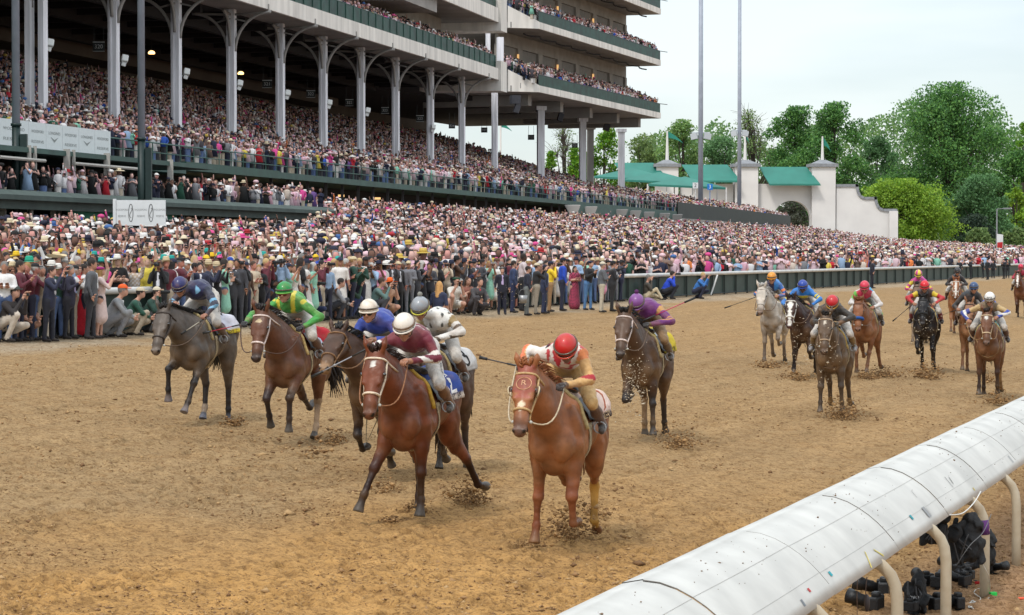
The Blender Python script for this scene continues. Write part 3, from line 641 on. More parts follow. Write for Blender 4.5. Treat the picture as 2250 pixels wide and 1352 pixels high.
H_['blueband'] = dict(seed=11, at=AT(1893, 56.3), coat=lin((140, 90, 60)), leg=lin((134, 92, 66)), muz=lin((120, 84, 66)), dust=.35, mane=lin((130, 76, 44)),
    head=[(1.12, -.06, 1.80), 72, R(-2)], RF=(8, -8, -10, 0), LF=(8, 6, 12, -.12), RH=(20, -40, -60, -100), LH=(4, -34, -26, -70, .08), roll=lin((36, 84, 156)), bridle=lin((110, 70, 50)),
    cloth=dict(col=lin((90, 190, 110)), band=lin((200, 205, 200)), num='', drop=62), hands=[(.68, .22, 1.64), (.74, -.10, 1.70)], label='chestnut racehorse wearing a fluffy blue noseband')
H_['black'] = dict(seed=12, at=AT(2027, 59.6), coat=BLACK, leg=BLACK, muz=lin((40, 36, 36)), dust=.12, mane=BLK,
    head=[(1.12, 0, 1.86), 66, 0], RF=(28, -60, -90, 0), LF=(14, -30, -40, .02), RH=(20, -30, -20, -40), LH=(10, -26, -10, -40), roll=(.02, .02, .02), bridle=(.03, .03, .03), rein=(.04, .03, .03),
    cloth=dict(col=lin((224, 82, 34)), band=lin((224, 82, 34)), num='', drop=66), hands=[(.74, .24, 1.70), (.74, -.24, 1.70)], label='jet black racehorse with an orange saddle cloth', pad=lin((214, 190, 130)))
H_['behind_black'] = dict(seed=13, at=AT(2014, 74), coat=lin((120, 92, 76)), leg=lin((150, 130, 110)), dust=.4, mane=BLK, res=.028,
    head=[(1.12, 0, 1.86), 60, 0], RF=(4, 0, 6), LF=(14, -30, -60), RH=(10, -30, -10, -20), LH=(10, -26, -10, -40), cloth=dict(col=lin((180, 40, 50)), drop=60), hands=[(.74, .2, 1.70), (.74, -.2, 1.70)],
    label='brown racehorse mostly hidden behind the black one')
H_['blaze_far'] = dict(seed=14, at=AT(2098, 83), coat=lin((150, 96, 60)), leg=lin((150, 106, 76)), dust=.25, mane=lin((120, 66, 40)), res=.028,
    head=[(1.14, .02, 1.90), 60, R(2)], RF=(16, 8, 10, 0), LF=(2, -8, -10, 0), RH=(10, -30, -10, -20), LH=(10, -26, 0, 0), mark=[(.3, 0, .27, .03, WHT)], bridle=WHT, nb=.02, cloth=dict(col=lin((50, 56, 80)), drop=60),
    hands=[(.74, .14, 1.74), (.74, -.14, 1.74)], label='light chestnut racehorse with a long white blaze trailing far behind', socks={'LH': ('hi', WHT)})
H_['behind_bay'] = dict(seed=15, at=AT(2128, 60), coat=lin((150, 104, 74)), leg=lin((140, 100, 74)), dust=.4, mane=lin((60, 40, 30)), res=.025,
    head=[(1.12, .0, 1.80), 62, 0], RF=(2, 0, 6, -.03), LF=(14, -40, -60), RH=(10, -30, -10, -20), LH=(10, -26, -20, -60), cloth=None, hands=[(.74, .1, 1.70), (.70, -.30, 1.62)],
    label='light brown racehorse half hidden behind the bay with the white star')
H_['star_bay'] = dict(seed=16, yoke=1, at=AT(2166, 51), coat=lin((112, 72, 48)), leg=lin((60, 44, 38)), knee=lin((80, 54, 42)), muz=lin((100, 72, 58)), dust=.28, mane=lin((44, 34, 30)),
    head=[(1.15, .0, 1.86), 66, R(4)], RF=(2, 0, 8, -.02), LF=(6, -6, -30, .02), RH=(10, -30, -10, -20), LH=(8, -34, -16, -60, .05), mark=[(.12, 0, .034, .03, WHT)], bridle=lin((214, 186, 150)), rein=lin((150, 116, 76)), nb=.014,
    cloth=dict(col=lin((60, 170, 170)), drop=56, num=''), hands=[(.86, .16, 1.74), (.66, -.40, 1.66)], label='bay racehorse with a large white star, rightmost of the chasing group', socks={'LH': ('hi', lin((150, 112, 70)))})
H_['last'] = dict(seed=17, at=AT(2240, 104), coat=lin((110, 66, 46)), leg=lin((70, 46, 38)), dust=.25, mane=lin((60, 34, 24)), res=.03,
    head=[(1.12, -.1, 1.94), 56, 0], RF=(24, -30, -60), LF=(20, -20, -60), RH=(10, -30, -10, -20), LH=(10, -26, -20, -60), cloth=None, mark=[(.3, 0, .27, .03, WHT)], hands=[(.74, .14, 1.74), (.74, -.14, 1.74)],
    label='brown racehorse running last of all, at the right edge of the picture')

def bands(axis_slot, cols, f0, w):
    def fn(q, sl, col, k):
        return col
    return fn
def armt(q, k):      # distance along the sleeve from the shoulder
    r = np.full(len(q), 9.)
    for s, hd in ((1, k['hands'][0]), (-1, k['hands'][1])):
        S_ = k['sh']+np.array([.02, s*.19, 0]); m = q[:, 1]*s > 0; r[m] = np.linalg.norm(q[m]-S_, axis=1)
    return r
def pat_maroon(q, sl, col, k):
    t = armt(q, k); m = (sl == 9) & (((t > .17) & (t < .225)) | ((t > .285) & (t < .34))); col[m] = WHT; m = (sl == 2) & (np.abs(q[:, 0]-.30) < .03); col[m] = lin((224, 214, 206)); return col
def pat_chest(q, sl, col, k):
    m = (sl == 2) & (((q[:, 1]*9+q[:, 0]*9).astype(int) + (q[:, 1]*9-q[:, 0]*5+20).astype(int)) % 2 == 0); col[m] = lin((226, 216, 206))
    t = armt(q, k); m = (sl == 9) & (t > .10); col[m] = lin((214, 168, 106)); m = (sl == 9) & (np.abs(t-.30) < .03); col[m] = lin((176, 36, 44)); m = (sl == 9) & (q[:, 1] < 0) & (t < .2); col[m] = lin((226, 216, 206)); m = (sl == 9) & (q[:, 1] < 0) & (np.abs(t-.27) < .06); col[m] = lin((216, 110, 60)); return col
def pat_blue(q, sl, col, k):
    t = armt(q, k); m = (sl == 9) & (((t > .22) & (t < .26)) | ((t > .33) & (t < .365))); col[m] = lin((124, 176, 208)); m = (sl == 2) & (np.abs(q[:, 0]-.44) < .022) & (q[:, 1] > .05); col[m] = lin((124, 176, 208)); return col
def pat_green(q, sl, col, k):
    m = (sl == 2) & (np.abs(np.abs(q[:, 1])-(.09+.25*(q[:, 0]-.4))) < .03); col[m] = lin((214, 196, 50)); t = armt(q, k); m = (sl == 9) & (t < .07); col[m] = lin((206, 196, 50)); return col
def pat_star(q, sl, col, k):
    m = (sl == 2) & (np.sin(q[:, 0]*42)*np.sin(q[:, 1]*42) > .72); col[m] = lin((60, 60, 54)); t = armt(q, k); m = (sl == 9) & (np.sin(t*48) > .55) & (np.sin(q[:, 2]*40) > -.1); col[m] = lin((66, 64, 56)); m = (sl == 9) & (t < .10); col[m] = lin((150, 126, 82)); return col
def pat_purple(q, sl, col, k):
    t = armt(q, k); m = (sl == 9) & ((np.abs(t-.26) < .014) | (np.abs(t-.31) < .014)); col[m] = lin((190, 130, 60)); m = (sl == 9) & (t < .10); col[m] = lin((190, 140, 80)); return col
def pat_orange(q, sl, col, k):
    t = armt(q, k); m = (sl == 9) & (((t > .13) & (t < .19)) | ((t > .26) & (t < .30))); col[m] = lin((226, 130, 70)); m = (sl == 2); col[m] = lin((38, 40, 74)); m = (sl == 2) & (q[:, 1] > .06); col[m] = lin((50, 130, 200)); return col
def pat_cyan(q, sl, col, k):
    t = armt(q, k); m = (sl == 9) & (((t > .15) & (t < .18)) | ((t > .21) & (t < .25))); col[m] = lin((216, 200, 60)); m = (sl == 2) & (q[:, 2] < 1.88) & (q[:, 0] > .4); col[m] = lin((216, 200, 60)); return col
def pat_white(q, sl, col, k):
    m = (sl == 2) & (q[:, 0] > .48); col[m] = lin((190, 40, 70)); m = (sl == 2) & (q[:, 0] <= .48) & (q[:, 1] > 0); col[m] = lin((60, 160, 200)); t = armt(q, k); m = (sl == 9) & (q[:, 1] < 0) & (t < .16); col[m] = lin((100, 190, 70)); return col
def pat_red(q, sl, col, k):
    m = (sl == 2) & (q[:, 0] > .42); col[m] = lin((60, 36, 36)); t = armt(q, k); m = (t < .13) & (sl == 9); col[m] = lin((220, 190, 50)); return col
def pat_pink(q, sl, col, k):
    t = armt(q, k); m = (sl == 9) & ((t*14).astype(int) % 2 == 0); col[m] = lin((190, 50, 130)); return col
def pat_gold(q, sl, col, k):
    t = armt(q, k); m = (sl == 9) & (t > .22); col[m] = lin((46, 66, 150)); m = (sl == 9) & (np.abs(t-.33) < .03); col[m] = WHT; m = (sl == 2) & (q[:, 0] > .40); col[m] = lin((120, 98, 70)); m = (sl == 2) & (q[:, 0] < .36); col[m] = lin((50, 70, 160)); return col
SK2 = lin((150, 96, 66))
J_ = {}
J_['chestnut'] = dict(top=lin((188, 34, 48)), sleeve=lin((216, 120, 60)), helmet=lin((196, 30, 30)), hdirt=.15, rim=lin((190, 60, 30)), dirt=.55, pattern=pat_chest, headp=(.66, .14, 2.08), chest=(.36, .05, 2.02), pitch=46, glove=lin((60, 50, 46)), skin=lin((120, 84, 66)),
    pants=lin((210, 170, 110)), elbR=(-.20, -.10, .10), elbL=(-.12, .16, -.10), back_text=('12', (.26, -.15)), whip=[(.62, -.36, 1.90), (.50, -.80, 1.98), (.05, .04, .04), 'short dark whip held out by the red and white jockey nearest the white rail'], label='jockey with a red helmet and muddy red, white and gold silks, on the hooded chestnut')
J_['bay'] = dict(top=lin((112, 24, 46)), helmet=lin((236, 226, 212)), dirt=.3, pattern=pat_maroon, headp=(.72, .06, 2.13), chest=(.42, .05, 2.0), pitch=30, leg_text='SENTIENT JET', boot=lin((120, 84, 50)), gband=lin((110, 84, 60)),
    elbR=(-.06, -.10, -.04), elbL=(-.16, .17, -.08), whip=[(.92, -.28, 1.92), (.80, -.95, 1.60), (.35, .36, .40), 'long grey whip carried across the neck of the leading bay horse'], label='jockey in maroon silks with white sleeve bands and a white helmet, on the leading bay')
J_['grey_far'] = dict(top=lin((34, 36, 74)), sleeve=lin((50, 54, 72)), helmet=lin((44, 46, 100)), dirt=.35, pattern=pat_blue, headp=(.62, -.12, 2.04), chest=(.30, 0, 2.0), pitch=34, leg_text='RODEO', boot=lin((100, 78, 60)), glove=lin((172, 120, 96)), elbL=(-.02, .13, -.02), rim=lin((60, 58, 70)),
    whip=[(.58, .28, 1.60), (.95, .02, 1.36), (.5, .45, .35), 'thin pale whip beside the neck of the grey-brown horse'], label='leftmost jockey in dark blue silks with light blue bands and a dark blue helmet')
J_['brown_green'] = dict(top=lin((60, 150, 60)), helmet=lin((20, 140, 62)), hdirt=.3, rim=lin((110, 180, 70)), dirt=.35, pattern=pat_green, headp=(.70, .06, 2.12), chest=(.38, .03, 1.98), pitch=8, glove=lin((36, 32, 34)), elbL=(-.14, .22, -.02), elbR=(-.05, -.14, -.02), skin=lin((168, 118, 92)), lens=lin((120, 56, 50)),
    whip=[(.92, -.46, 1.70), (.80, -1.10, 1.56), lin((170, 40, 60)), 'black whip with a red section held out by the green jockey'], label='jockey in bright green and yellow silks with a green helmet, looking ahead')
J_['dark_inside'] = dict(top=lin((44, 66, 150)), helmet=lin((232, 218, 200)), dirt=.35, headp=(.76, .05, 2.10), chest=(.40, .05, 1.96), pitch=10, neckslot=2, boot=lin((70, 50, 40)), label='jockey in plain blue silks with a muddy white helmet, behind the leading bay', glove=lin((150, 104, 76)), elbR=(-.12, -.10, -.10))
J_['hidden'] = dict(top=lin((222, 218, 210)), helmet=lin((150, 154, 158)), dirt=.35, pattern=pat_star, pom=lin((140, 138, 130)), headp=(.66, -.05, 2.14), chest=(.38, .10, 2.0), pitch=36, rim=lin((200, 190, 60)), hdirt=.2, label='jockey in white silks with dark stars and a grey pompom helmet cover', elbL=(-.12, .24, -.02))
J_['purple'] = dict(top=lin((106, 38, 110)), helmet=lin((130, 74, 140)), dirt=.25, pattern=pat_purple, pom=lin((90, 40, 90)), hdirt=.2, headp=(.68, -.02, 2.06), chest=(.38, .08, 1.98), pitch=44, glove=lin((50, 46, 44)), boot=lin((110, 88, 60)), pants=lin((140, 110, 76)),
    elbL=(-.06, .26, -.06), whip=[(.84, .06, 1.80), (.70, .86, 2.16), lin((190, 40, 90)), 'black and pink whip raised beside the purple jockey'], label='jockey in purple silks with gold bands and a purple pompom helmet cover')
J_['white'] = dict(top=lin((44, 100, 170)), helmet=lin((226, 150, 50)), hdirt=.2, dirt=.2, pattern=pat_orange, pitch=14, headp=(.68, .02, 2.13), label='jockey in blue silks with orange sleeve bands and an orange helmet, on the white horse', res=.016,
    whip=[(.72, -.30, 1.70), (.65, -1.15, 1.40), (.04, .05, .04), 'long dark whip pointing away from the white horse'])
J_['blaze'] = dict(top=lin((30, 120, 200)), helmet=lin((28, 66, 160)), hdirt=.1, dirt=.15, pattern=pat_cyan, pitch=22, headp=(.64, .02, 2.08), elbL=(-.02, .20, 0), glove=lin((40, 38, 50)), skin=lin((90, 62, 50)), label='jockey in bright blue and yellow silks with a blue helmet', res=.016)
J_['mud'] = dict(top=lin((52, 46, 40)), helmet=lin((196, 30, 40)), hdirt=.12, rim=lin((200, 150, 50)), dirt=.4, pitch=46, headp=(.64, .04, 2.08), skin=lin((90, 66, 52)), elbL=(-.06, .24, 0), boot=lin((130, 104, 60)), shoe=lin((150, 146, 146)), label='jockey in mud-brown silks with a red helmet, bent low over the muddy horse', glove=lin((80, 70, 56)))
J_['blueband'] = dict(top=lin((215, 210, 208)), sleeve=lin((216, 210, 206)), helmet=lin((212, 52, 78)), hdirt=.15, dirt=.2, pattern=pat_white, pitch=26, headp=(.64, .02, 2.10), boot=lin((80, 66, 50)), label='jockey in white, red and blue silks with a pinkish red helmet', res=.016)
J_['black'] = dict(top=lin((180, 24, 36)), helmet=lin((214, 26, 40)), hdirt=.05, dirt=.1, pattern=pat_red, pitch=26, headp=(.64, .0, 2.12), boot=lin((120, 30, 40)), elbL=(-.14, .22, .02), elbR=(-.14, -.22, .02), label='jockey in red silks with yellow shoulders and a red helmet, on the black horse', res=.016,
    whip=[(.70, -.30, 1.68), (.40, -.80, 1.26), (.04, .04, .04), 'dark whip hanging beside the black horse'])
J_['behind_black'] = dict(top=lin((196, 50, 140)), sleeve=lin((220, 196, 50)), helmet=lin((226, 206, 60)), stripes=lin((200, 60, 140)), hdirt=.05, dirt=.1, pattern=pat_pink, pitch=30, headp=(.60, .0, 2.16), label='jockey in pink and yellow silks with a pink and yellow striped helmet', res=.02)
J_['blaze_far'] = dict(top=lin((24, 24, 28)), helmet=lin((44, 42, 46)), hdirt=.05, dirt=.1, pitch=20, headp=(.62, .03, 2.18), label='jockey in black silks with a black helmet, on the trailing light chestnut', res=.02)
J_['behind_bay'] = dict(top=lin((44, 46, 50)), sleeve=lin((52, 50, 48)), helmet=lin((50, 76, 116)), hdirt=.1, dirt=.2, pitch=14, headp=(.64, .08, 2.14), label='jockey in black silks with a dusty dark blue helmet, behind the AMA helmet', res=.02,
    whip=[(.72, -.30, 1.62), (.50, -1.0, 1.36), (.25, .2, .1), 'black and tan whip held low between the two rightmost chasers'])
J_['star_bay'] = dict(top=lin((120, 98, 70)), sleeve=lin((190, 160, 110)), helmet=lin((236, 232, 224)), hdirt=.1, rim=lin((130, 100, 70)), dirt=.15, pattern=pat_gold, pitch=24, headp=(.64, .03, 2.12), cap_text='AMA', elbL=(-.12, .24, .0), elbR=(-.12, -.24, .02), label='jockey in gold and blue silks with a white AMA helmet')
J_['last'] = dict(top=lin((170, 30, 60)), helmet=lin((214, 40, 80)), hdirt=.1, dirt=.1, pitch=20, headp=(.62, 0, 2.2), label='jockey in crimson silks with a crimson helmet, on the last horse', res=.022)
def build_field(only=None):
    for k, h in H_.items():
        if only and k not in only: continue
        o = make_horse(h); make_jockey(o, J_[k], h)
# ------------------------------------------------------------------ ground: one sheet of dirt to the horizon
def build_ground():
    ys = [2.0]
    while ys[-1] < 3500:
        y = ys[-1]; ys.append(y*(1.03 if y < 11.5 else (1.0026 if y < 60 else (1.006 if y < 230 else 1.03))))
    ys = np.array(ys); nc = 430
    u = np.linspace(-1, 1, nc); u = np.sign(u)*np.abs(u)
    Yg, U = np.meshgrid(ys, u, indexing='ij')
    core = np.abs(U) < .86
    X = np.where(core, U/.86*(.235*Yg+.4), np.sign(U)*((.235*Yg+.4)+(np.abs(U)-.86)/.14*(.6*Yg+60)))
    Z = gz(X, Yg); t = X-.337*Yg+28.6
    mask = np.clip((t-1.2)/2.0, 0, 1)*np.clip((26.3-t)/1.0, .25, 1)*np.clip((150-Yg)/60, 0, 1)
    d = 0
    for k, (f, a) in enumerate(((.9, .018), (2.7, .020), (6.5, .022), (13, .016), (26, .010))):
        n = vnoise(X*f+k*7, Yg*f*.8+k*3, 31+k); d = d+(1-np.abs(2*n-1)*1.6 if k in (2, 3) else 2*n-1)*a
    Z = Z+d*mask*.85-.012*mask
    # darker crumbs, more orange patches, paler compacted edge
    n1 = vnoise(X*.16+3, Yg*.10, 5); n2 = vnoise(X*.7, Yg*.45, 6); n3_ = vnoise(X*5, Yg*4, 7)
    tan = np.array(lin((184, 152, 110))); org = np.array(lin((212, 160, 94))); pale = np.array(lin((198, 178, 150))); inf = np.array(lin((190, 150, 112)))
    near = np.clip((34-Yg)/12, 0, 1)
    o = np.clip((n1-.42)*3.0+(n2-.5)*.8, 0, 1)*(.12+.70*near); c = tan*(1-o[..., None])+org*o[..., None]
    e = np.clip((2.6-t+(n2-.5)*1.6)/1.2, 0, 1)[..., None]; c = c*(1-e)+pale*e
    f = np.clip((t-24.2)/.6, 0, 1)[..., None]; c = c*(1-f)+inf*f
    st = vnoise(t*4.2, (X*.337+Yg)*.10, 41)*.6+vnoise(t*11, (X*.337+Yg)*.22, 42)*.4; Z = Z+(st-.5)*.022*mask; c = c*(.90+.2*n3_[..., None])*(.80+.26*st[..., None]*np.clip(mask, 0, 1)[..., None]+.10*(1-np.clip(mask, 0, 1)[..., None]))*.90
    rr = np.random.default_rng(19); dU = .235/.86
    for _ in range(5200):      # hoofprints, pressed in, the shade of each pit painted into the ground colour
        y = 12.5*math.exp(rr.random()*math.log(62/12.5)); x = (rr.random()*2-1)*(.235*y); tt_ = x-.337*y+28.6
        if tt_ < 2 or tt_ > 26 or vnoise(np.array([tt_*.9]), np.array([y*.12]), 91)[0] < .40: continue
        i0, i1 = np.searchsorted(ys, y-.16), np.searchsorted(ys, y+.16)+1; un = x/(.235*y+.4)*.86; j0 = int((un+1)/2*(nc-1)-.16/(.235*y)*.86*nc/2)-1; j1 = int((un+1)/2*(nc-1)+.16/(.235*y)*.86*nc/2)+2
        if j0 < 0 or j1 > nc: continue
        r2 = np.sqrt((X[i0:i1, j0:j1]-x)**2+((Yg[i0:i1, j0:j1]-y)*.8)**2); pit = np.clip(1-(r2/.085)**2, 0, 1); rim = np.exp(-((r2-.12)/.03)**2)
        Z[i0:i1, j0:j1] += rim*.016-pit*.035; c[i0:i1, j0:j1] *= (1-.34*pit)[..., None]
    far = np.clip((Yg-560)/40, 0, 1)[..., None]*np.clip((t+8)/-10, 0, 1)[..., None]*0
    nr = len(ys); idx = np.arange(nr*nc).reshape(nr, nc)
    Q = np.stack([idx[:-1, :-1], idx[:-1, 1:], idx[1:, 1:], idx[1:, :-1]], -1).reshape(-1, 4)
    m = mat('dirt', vcol=True, rough=.95, bump=1.0, bscale=15, spec=.12); nt = m.node_tree; L_ = nt.links; src = [n_ for n_ in nt.nodes if n_.type == 'ATTRIBUTE'][0].outputs['Color']; co = [n_ for n_ in nt.nodes if n_.type == 'TEX_COORD'][0].outputs['Object']
    for sc_, a, b, w_, c_ in ((2.2, .46, .66, .35, lin((150, 112, 70))), (9, .50, .62, .55, lin((112, 82, 50))), (24, .52, .62, .62, lin((96, 68, 42))), (33, .58, .68, .35, lin((206, 174, 130)))):
        nn_ = nt.nodes.new('ShaderNodeTexNoise'); nn_.inputs['Scale'].default_value = sc_; nn_.inputs['Detail'].default_value = 8; nn_.inputs['Roughness'].default_value = .62; L_.new(co, nn_.inputs['Vector'])
        mr_ = nt.nodes.new('ShaderNodeMapRange'); mr_.inputs['From Min'].default_value = a; mr_.inputs['From Max'].default_value = b; mr_.inputs['To Max'].default_value = w_; L_.new(nn_.outputs['Fac'], mr_.inputs['Value'])
        mx_ = nt.nodes.new('ShaderNodeMix'); mx_.data_type = 'RGBA'; L_.new(mr_.outputs[0], mx_.inputs['Factor']); L_.new(src, mx_.inputs['A']); mx_.inputs['B'].default_value = (*c_, 1); src = mx_.outputs['Result']
    L_.new(src, nt.nodes['Principled BSDF'].inputs['Base Color'])
    bpn = [n_ for n_ in m.node_tree.nodes if n_.type == 'BUMP'][0]; bpn.inputs['Distance'].default_value = .055
    for n_ in m.node_tree.nodes:
        if n_.type == 'TEX_NOISE': n_.inputs['Detail'].default_value = 9; n_.inputs['Roughness'].default_value = .62
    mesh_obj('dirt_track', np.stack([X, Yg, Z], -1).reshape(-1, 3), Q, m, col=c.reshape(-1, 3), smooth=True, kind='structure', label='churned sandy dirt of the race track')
def clod_geo(n, cx, spread, size, rr, up=0.0, seed=0, zf=None, shape=None):
    base = np.array([(1, 0, 0), (-1, 0, 0), (0, 1, 0), (0, -1, 0), (0, 0, 1), (0, 0, -1)], float)
    fb = np.array([(0, 2, 4), (2, 1, 4), (1, 3, 4), (3, 0, 4), (2, 0, 5), (1, 2, 5), (3, 1, 5), (0, 3, 5)])
    C = shape if shape is not None else cx+rr.normal(size=(n, 3))*spread
    s = size*rr.lognormal(0, .55, n)
    V = (base[None]*(1+rr.uniform(-.45, .45, (n, 6, 3)))+rr.uniform(-.35, .35, (n, 6, 3)))*s[:, None, None]*np.array([1.2, 1, .75])+C[:, None, :]
    Fc = (fb[None]+np.arange(n)[:, None, None]*6).reshape(-1, 3)
    return V.reshape(-1, 3), Fc
def build_clods():
    rr = np.random.default_rng(11)
    # loose clods lying on the track
    n = 60000; Y = 13*np.exp(rr.uniform(0, 1, n)*math.log(75/13)); px = rr.uniform(-60, 2300, n); X = (px-CX)/F*Y; t = X-.337*Y+28.6; k = (t > 1.5) & (t < 27); X, Y = X[k], Y[k]
    dens = vnoise(X*.8, Y*.5, 77); k = dens+rr.uniform(-.25, .25, len(X)) > .48; X, Y = X[k], Y[k]
    V, Fc = clod_geo(len(X), None, None, .0075, rr, shape=np.stack([X, Y, gz(X, Y)+.012], -1))
    c = np.repeat(np.array([lin((158, 122, 82)), lin((122, 90, 58)), lin((180, 146, 102))])[rr.integers(0, 3, len(X))], 6, 0)
    mesh_obj('dirt_clods', V, Fc, mat('clod', vcol=True, rough=.95), col=c, kind='stuff', label='loose dirt clods scattered over the race track', cat='dirt')
    # puffs of dirt thrown up by hooves: (px, py of ground, Y, width, height, n)
    def spray(px, py, w, h, n, dark=.5, name='dirt_spray'):
        g = G(px, py); a = rr.uniform(0, 1, n)**1.3; ang = rr.uniform(-1, 1, n)
        n = int(n*1.15); h = h*1.2; a = rr.uniform(0, 1, n); ang = rr.normal(size=n)*.5; C = np.stack([g[0]+ang*w*.5*(.5+.7*a), g[1]+rr.normal(size=n)*w*.35, g[2]+.01+a*h*1.15*np.clip(1.1-.55*ang**2, .1, 1)*rr.uniform(.2, 1, n)], -1)
        V, Fc = clod_geo(n, None, None, .0046*(1+g[1]/40), rr, shape=C)
        cc = [lin((146, 110, 68)), lin((114, 84, 52)), lin((176, 138, 92))]
        c = np.repeat(np.array(cc)[rr.integers(0, 3, n)], 6, 0)
        mesh_obj(name, V, Fc, mat('clod', vcol=True, rough=.95), col=c, kind='stuff', label='spray of dirt thrown up by a hoof', cat='dirt')
    for a in [(1250, 1185, .75, .34, 1100), (1030, 1112, .62, .30, 900), (915, 1130, .40, .12, 320), (735, 975, .5, .18, 260), (515, 935, .45, .12, 260), (1490, 985, .75, .30, 600), (1305, 1135, .5, .18, 260), (845, 1085, .4, .16, 260),
              (1852, 922, .85, .34, 900), (1752, 836, .75, .18, 500), (1690, 808, .8, .15, 350), (1905, 832, .8, .16, 400), (1944, 828, .9, .22, 450), (2036, 832, 1.0, .36, 700), (2190, 888, .7, .25, 450), (2170, 840, .6, .2, 250), (690, 1010, .6, .25, 150), (1160, 1205, .4, .06, 250), (860, 1148, .3, .05, 200)]: spray(*a)
    # crumbs hanging in the air in front of the dark horses' chests
    for (px, py, Y, w, h, n) in [(1395, 850, 35.4, .16, .38, 420), (1745, 760, 53, .3, .5, 160), (1815, 780, 42, .3, .6, 110), (2030, 750, 58, .35, .5, 160), (1100, 655, 70, .8, .5, 120)]:
        c0 = W(px, py, Y); C = c0+rr.normal(size=(n, 3))*np.array([w, .15, h])*.6; V, Fc = clod_geo(n, None, None, .0036*(1+Y/70), rr, shape=C)
        mesh_obj('flying_dirt', V, Fc, mat('crumb', (.55, .45, .32), rough=.9), kind='stuff', label='crumbs of dirt flying in front of a galloping horse', cat='dirt')
def rl(Y, dx, z): return (-3.226+.337*Y+dx, Y, z+gz(-3.226+.337*Y, Y)-.06)
def build_inner_rail():
    root = empty('safety_rail', rl(18, 0, 0), label='long white curved safety rail with bent posts along the inside of the track', cat='railing')
    inv = Matrix.Translation(-Vector(root.location))
    prof = [(-.86, 1.36), (-.86, 1.40), (-.84, 1.425), (-.72, 1.445), (-.715, 1.437), (-.62, 1.424), (-.52, 1.388), (-.43, 1.338), (-.35, 1.282), (-.28, 1.222), (-.215, 1.155), (-.150, 1.078), (-.105, 1.01), (-.12, 1.005)]
    wm = mat('rail_white', lin((206, 203, 196)), rough=.5, var=.16, vscale=2.2, bump=.2, bscale=4, spec=.35)
    ex = 12.0; k = 0
    Ys = [16.46-2.5*3+2.5*i for i in range(0, 26)]
    for a, b in zip(Ys[:-1], Ys[1:]):
        V = []; n = 6; a_ = a+.012; b_ = b
        jit = random.Random(k).uniform(-.003, .003)
        for i in range(n+1):
            y = a_+(b_-a_)*i/n; sag = .004*math.sin(math.pi*i/n)
            for (dx, z) in prof: V.append(Vector(rl(y, dx, z-sag+jit))-Vector(root.location))
        m = len(prof); Fc = [[i*m+j, i*m+j+1, (i+1)*m+j+1, (i+1)*m+j] for i in range(n) for j in range(m-1)]
        Fc = [f[::-1] for f in Fc]
        V2 = [v-Vector((0, 0, .004)) for v in V]; o = mesh_obj('cover_panel', [tuple(v) for v in V+V2], Fc+[[i+len(V) for i in f[::-1]] for f in Fc], wm, root, smooth=True)
        mb = MB(); mb.tube([Vector(rl(a, dx, z+.003+jit))-Vector(root.location) for dx, z in prof[4:12]], .0032, 5, lin((120, 114, 106)))
        for dx, z in ((prof[7]), (prof[10])):
            mb.tube([Vector(rl(a+(b-a)*q, dx, z+.0012-.004*math.sin(math.pi*q)+jit))-Vector(root.location) for q in (0, .25, .5, .75, 1)], .0018, 4, lin((190, 187, 180)))
        mb.build('seam', mat('dirty', vcol=True, rough=.8), o)
        k += 1
    # specks of mud thrown on the cover
    rr = np.random.default_rng(3); n = 900; yy = 13+rr.random(n)**1.2*24; yy = yy+(rr.normal(size=n)*.3); dx = rr.uniform(-.72, -.16, n); zz = np.interp(dx, [p[0] for p in prof[4:13]], [p[1] for p in prof[4:13]])
    dens = vnoise(yy*1.3, dx*4, 8)+rr.uniform(-.3, .3, n) > .55; C = np.array([rl(a, b_, c_+.002) for a, b_, c_ in zip(yy[dens], dx[dens], zz[dens])])-np.array(root.location)
    V, Fc = clod_geo(len(C), None, None, .0032, rr, shape=C); mesh_obj('mud_specks', V, Fc, mat('speck', lin((120, 96, 70)), rough=.9), root, kind='stuff')
    pm = mat('post_cream', lin((196, 184, 160)), rough=.5, var=.5, vscale=5, col2=lin((150, 120, 84)), bump=.1)
    Y = 15.9-2.37*2
    for i in range(24):
        mb = MB(); pts = [rl(Y, 0, -.1), rl(Y, 0, .35), rl(Y, 0, .70), rl(Y, -.015, .82), rl(Y, -.05, .90), rl(Y, -.12, .975), rl(Y, -.22, 1.02), rl(Y, -.40, 1.08)]
        mb.tube([Vector(p)-Vector(root.location) for p in pts], .047, 14); p = mb.build('post', pm, root, True); Y += 2.37
    mb = MB(); mb.tube([Vector(rl(y, -.84, 1.30))-Vector(root.location) for y in np.linspace(10, 70, 12)], .06, 10); mb.build('handrail', wm, root, True)
    # tape and stickers on the cover
    def tape(px, py, w, l, c, rot=0):
        # find the point on the panel by marching along the pixel ray
        best = None
        for Y in np.arange(13, 34, .02):
            P = W(px, py, Y); dx = P[0]-(-3.226+.337*Y)
            if -.72 < dx < -.14:
                zz = np.interp(dx, [p[0] for p in prof[4:13]], [p[1] for p in prof[4:13]]); q = rl(Y, dx, zz)
                if abs(q[2]-P[2]) < .02: best = (Y, dx); break
        if not best: return
        Y, dx = best; V = []
        for (u, v) in ((-1, -1), (1, -1), (1, 1), (-1, 1)):
            uu = u*math.cos(rot)*w/2-v*math.sin(rot)*l/2; vv = u*math.sin(rot)*w/2+v*math.cos(rot)*l/2
            d2 = dx+uu; zz = np.interp(d2, [p[0] for p in prof[4:13]], [p[1] for p in prof[4:13]]); V.append(Vector(rl(Y+vv, d2, zz+.005))-Vector(root.location))
        mesh_obj('sticker', [tuple(v) for v in V], [[0, 1, 2, 3]], mat('tape%d' % (hash(c) % 9999), c, rough=.7), root)
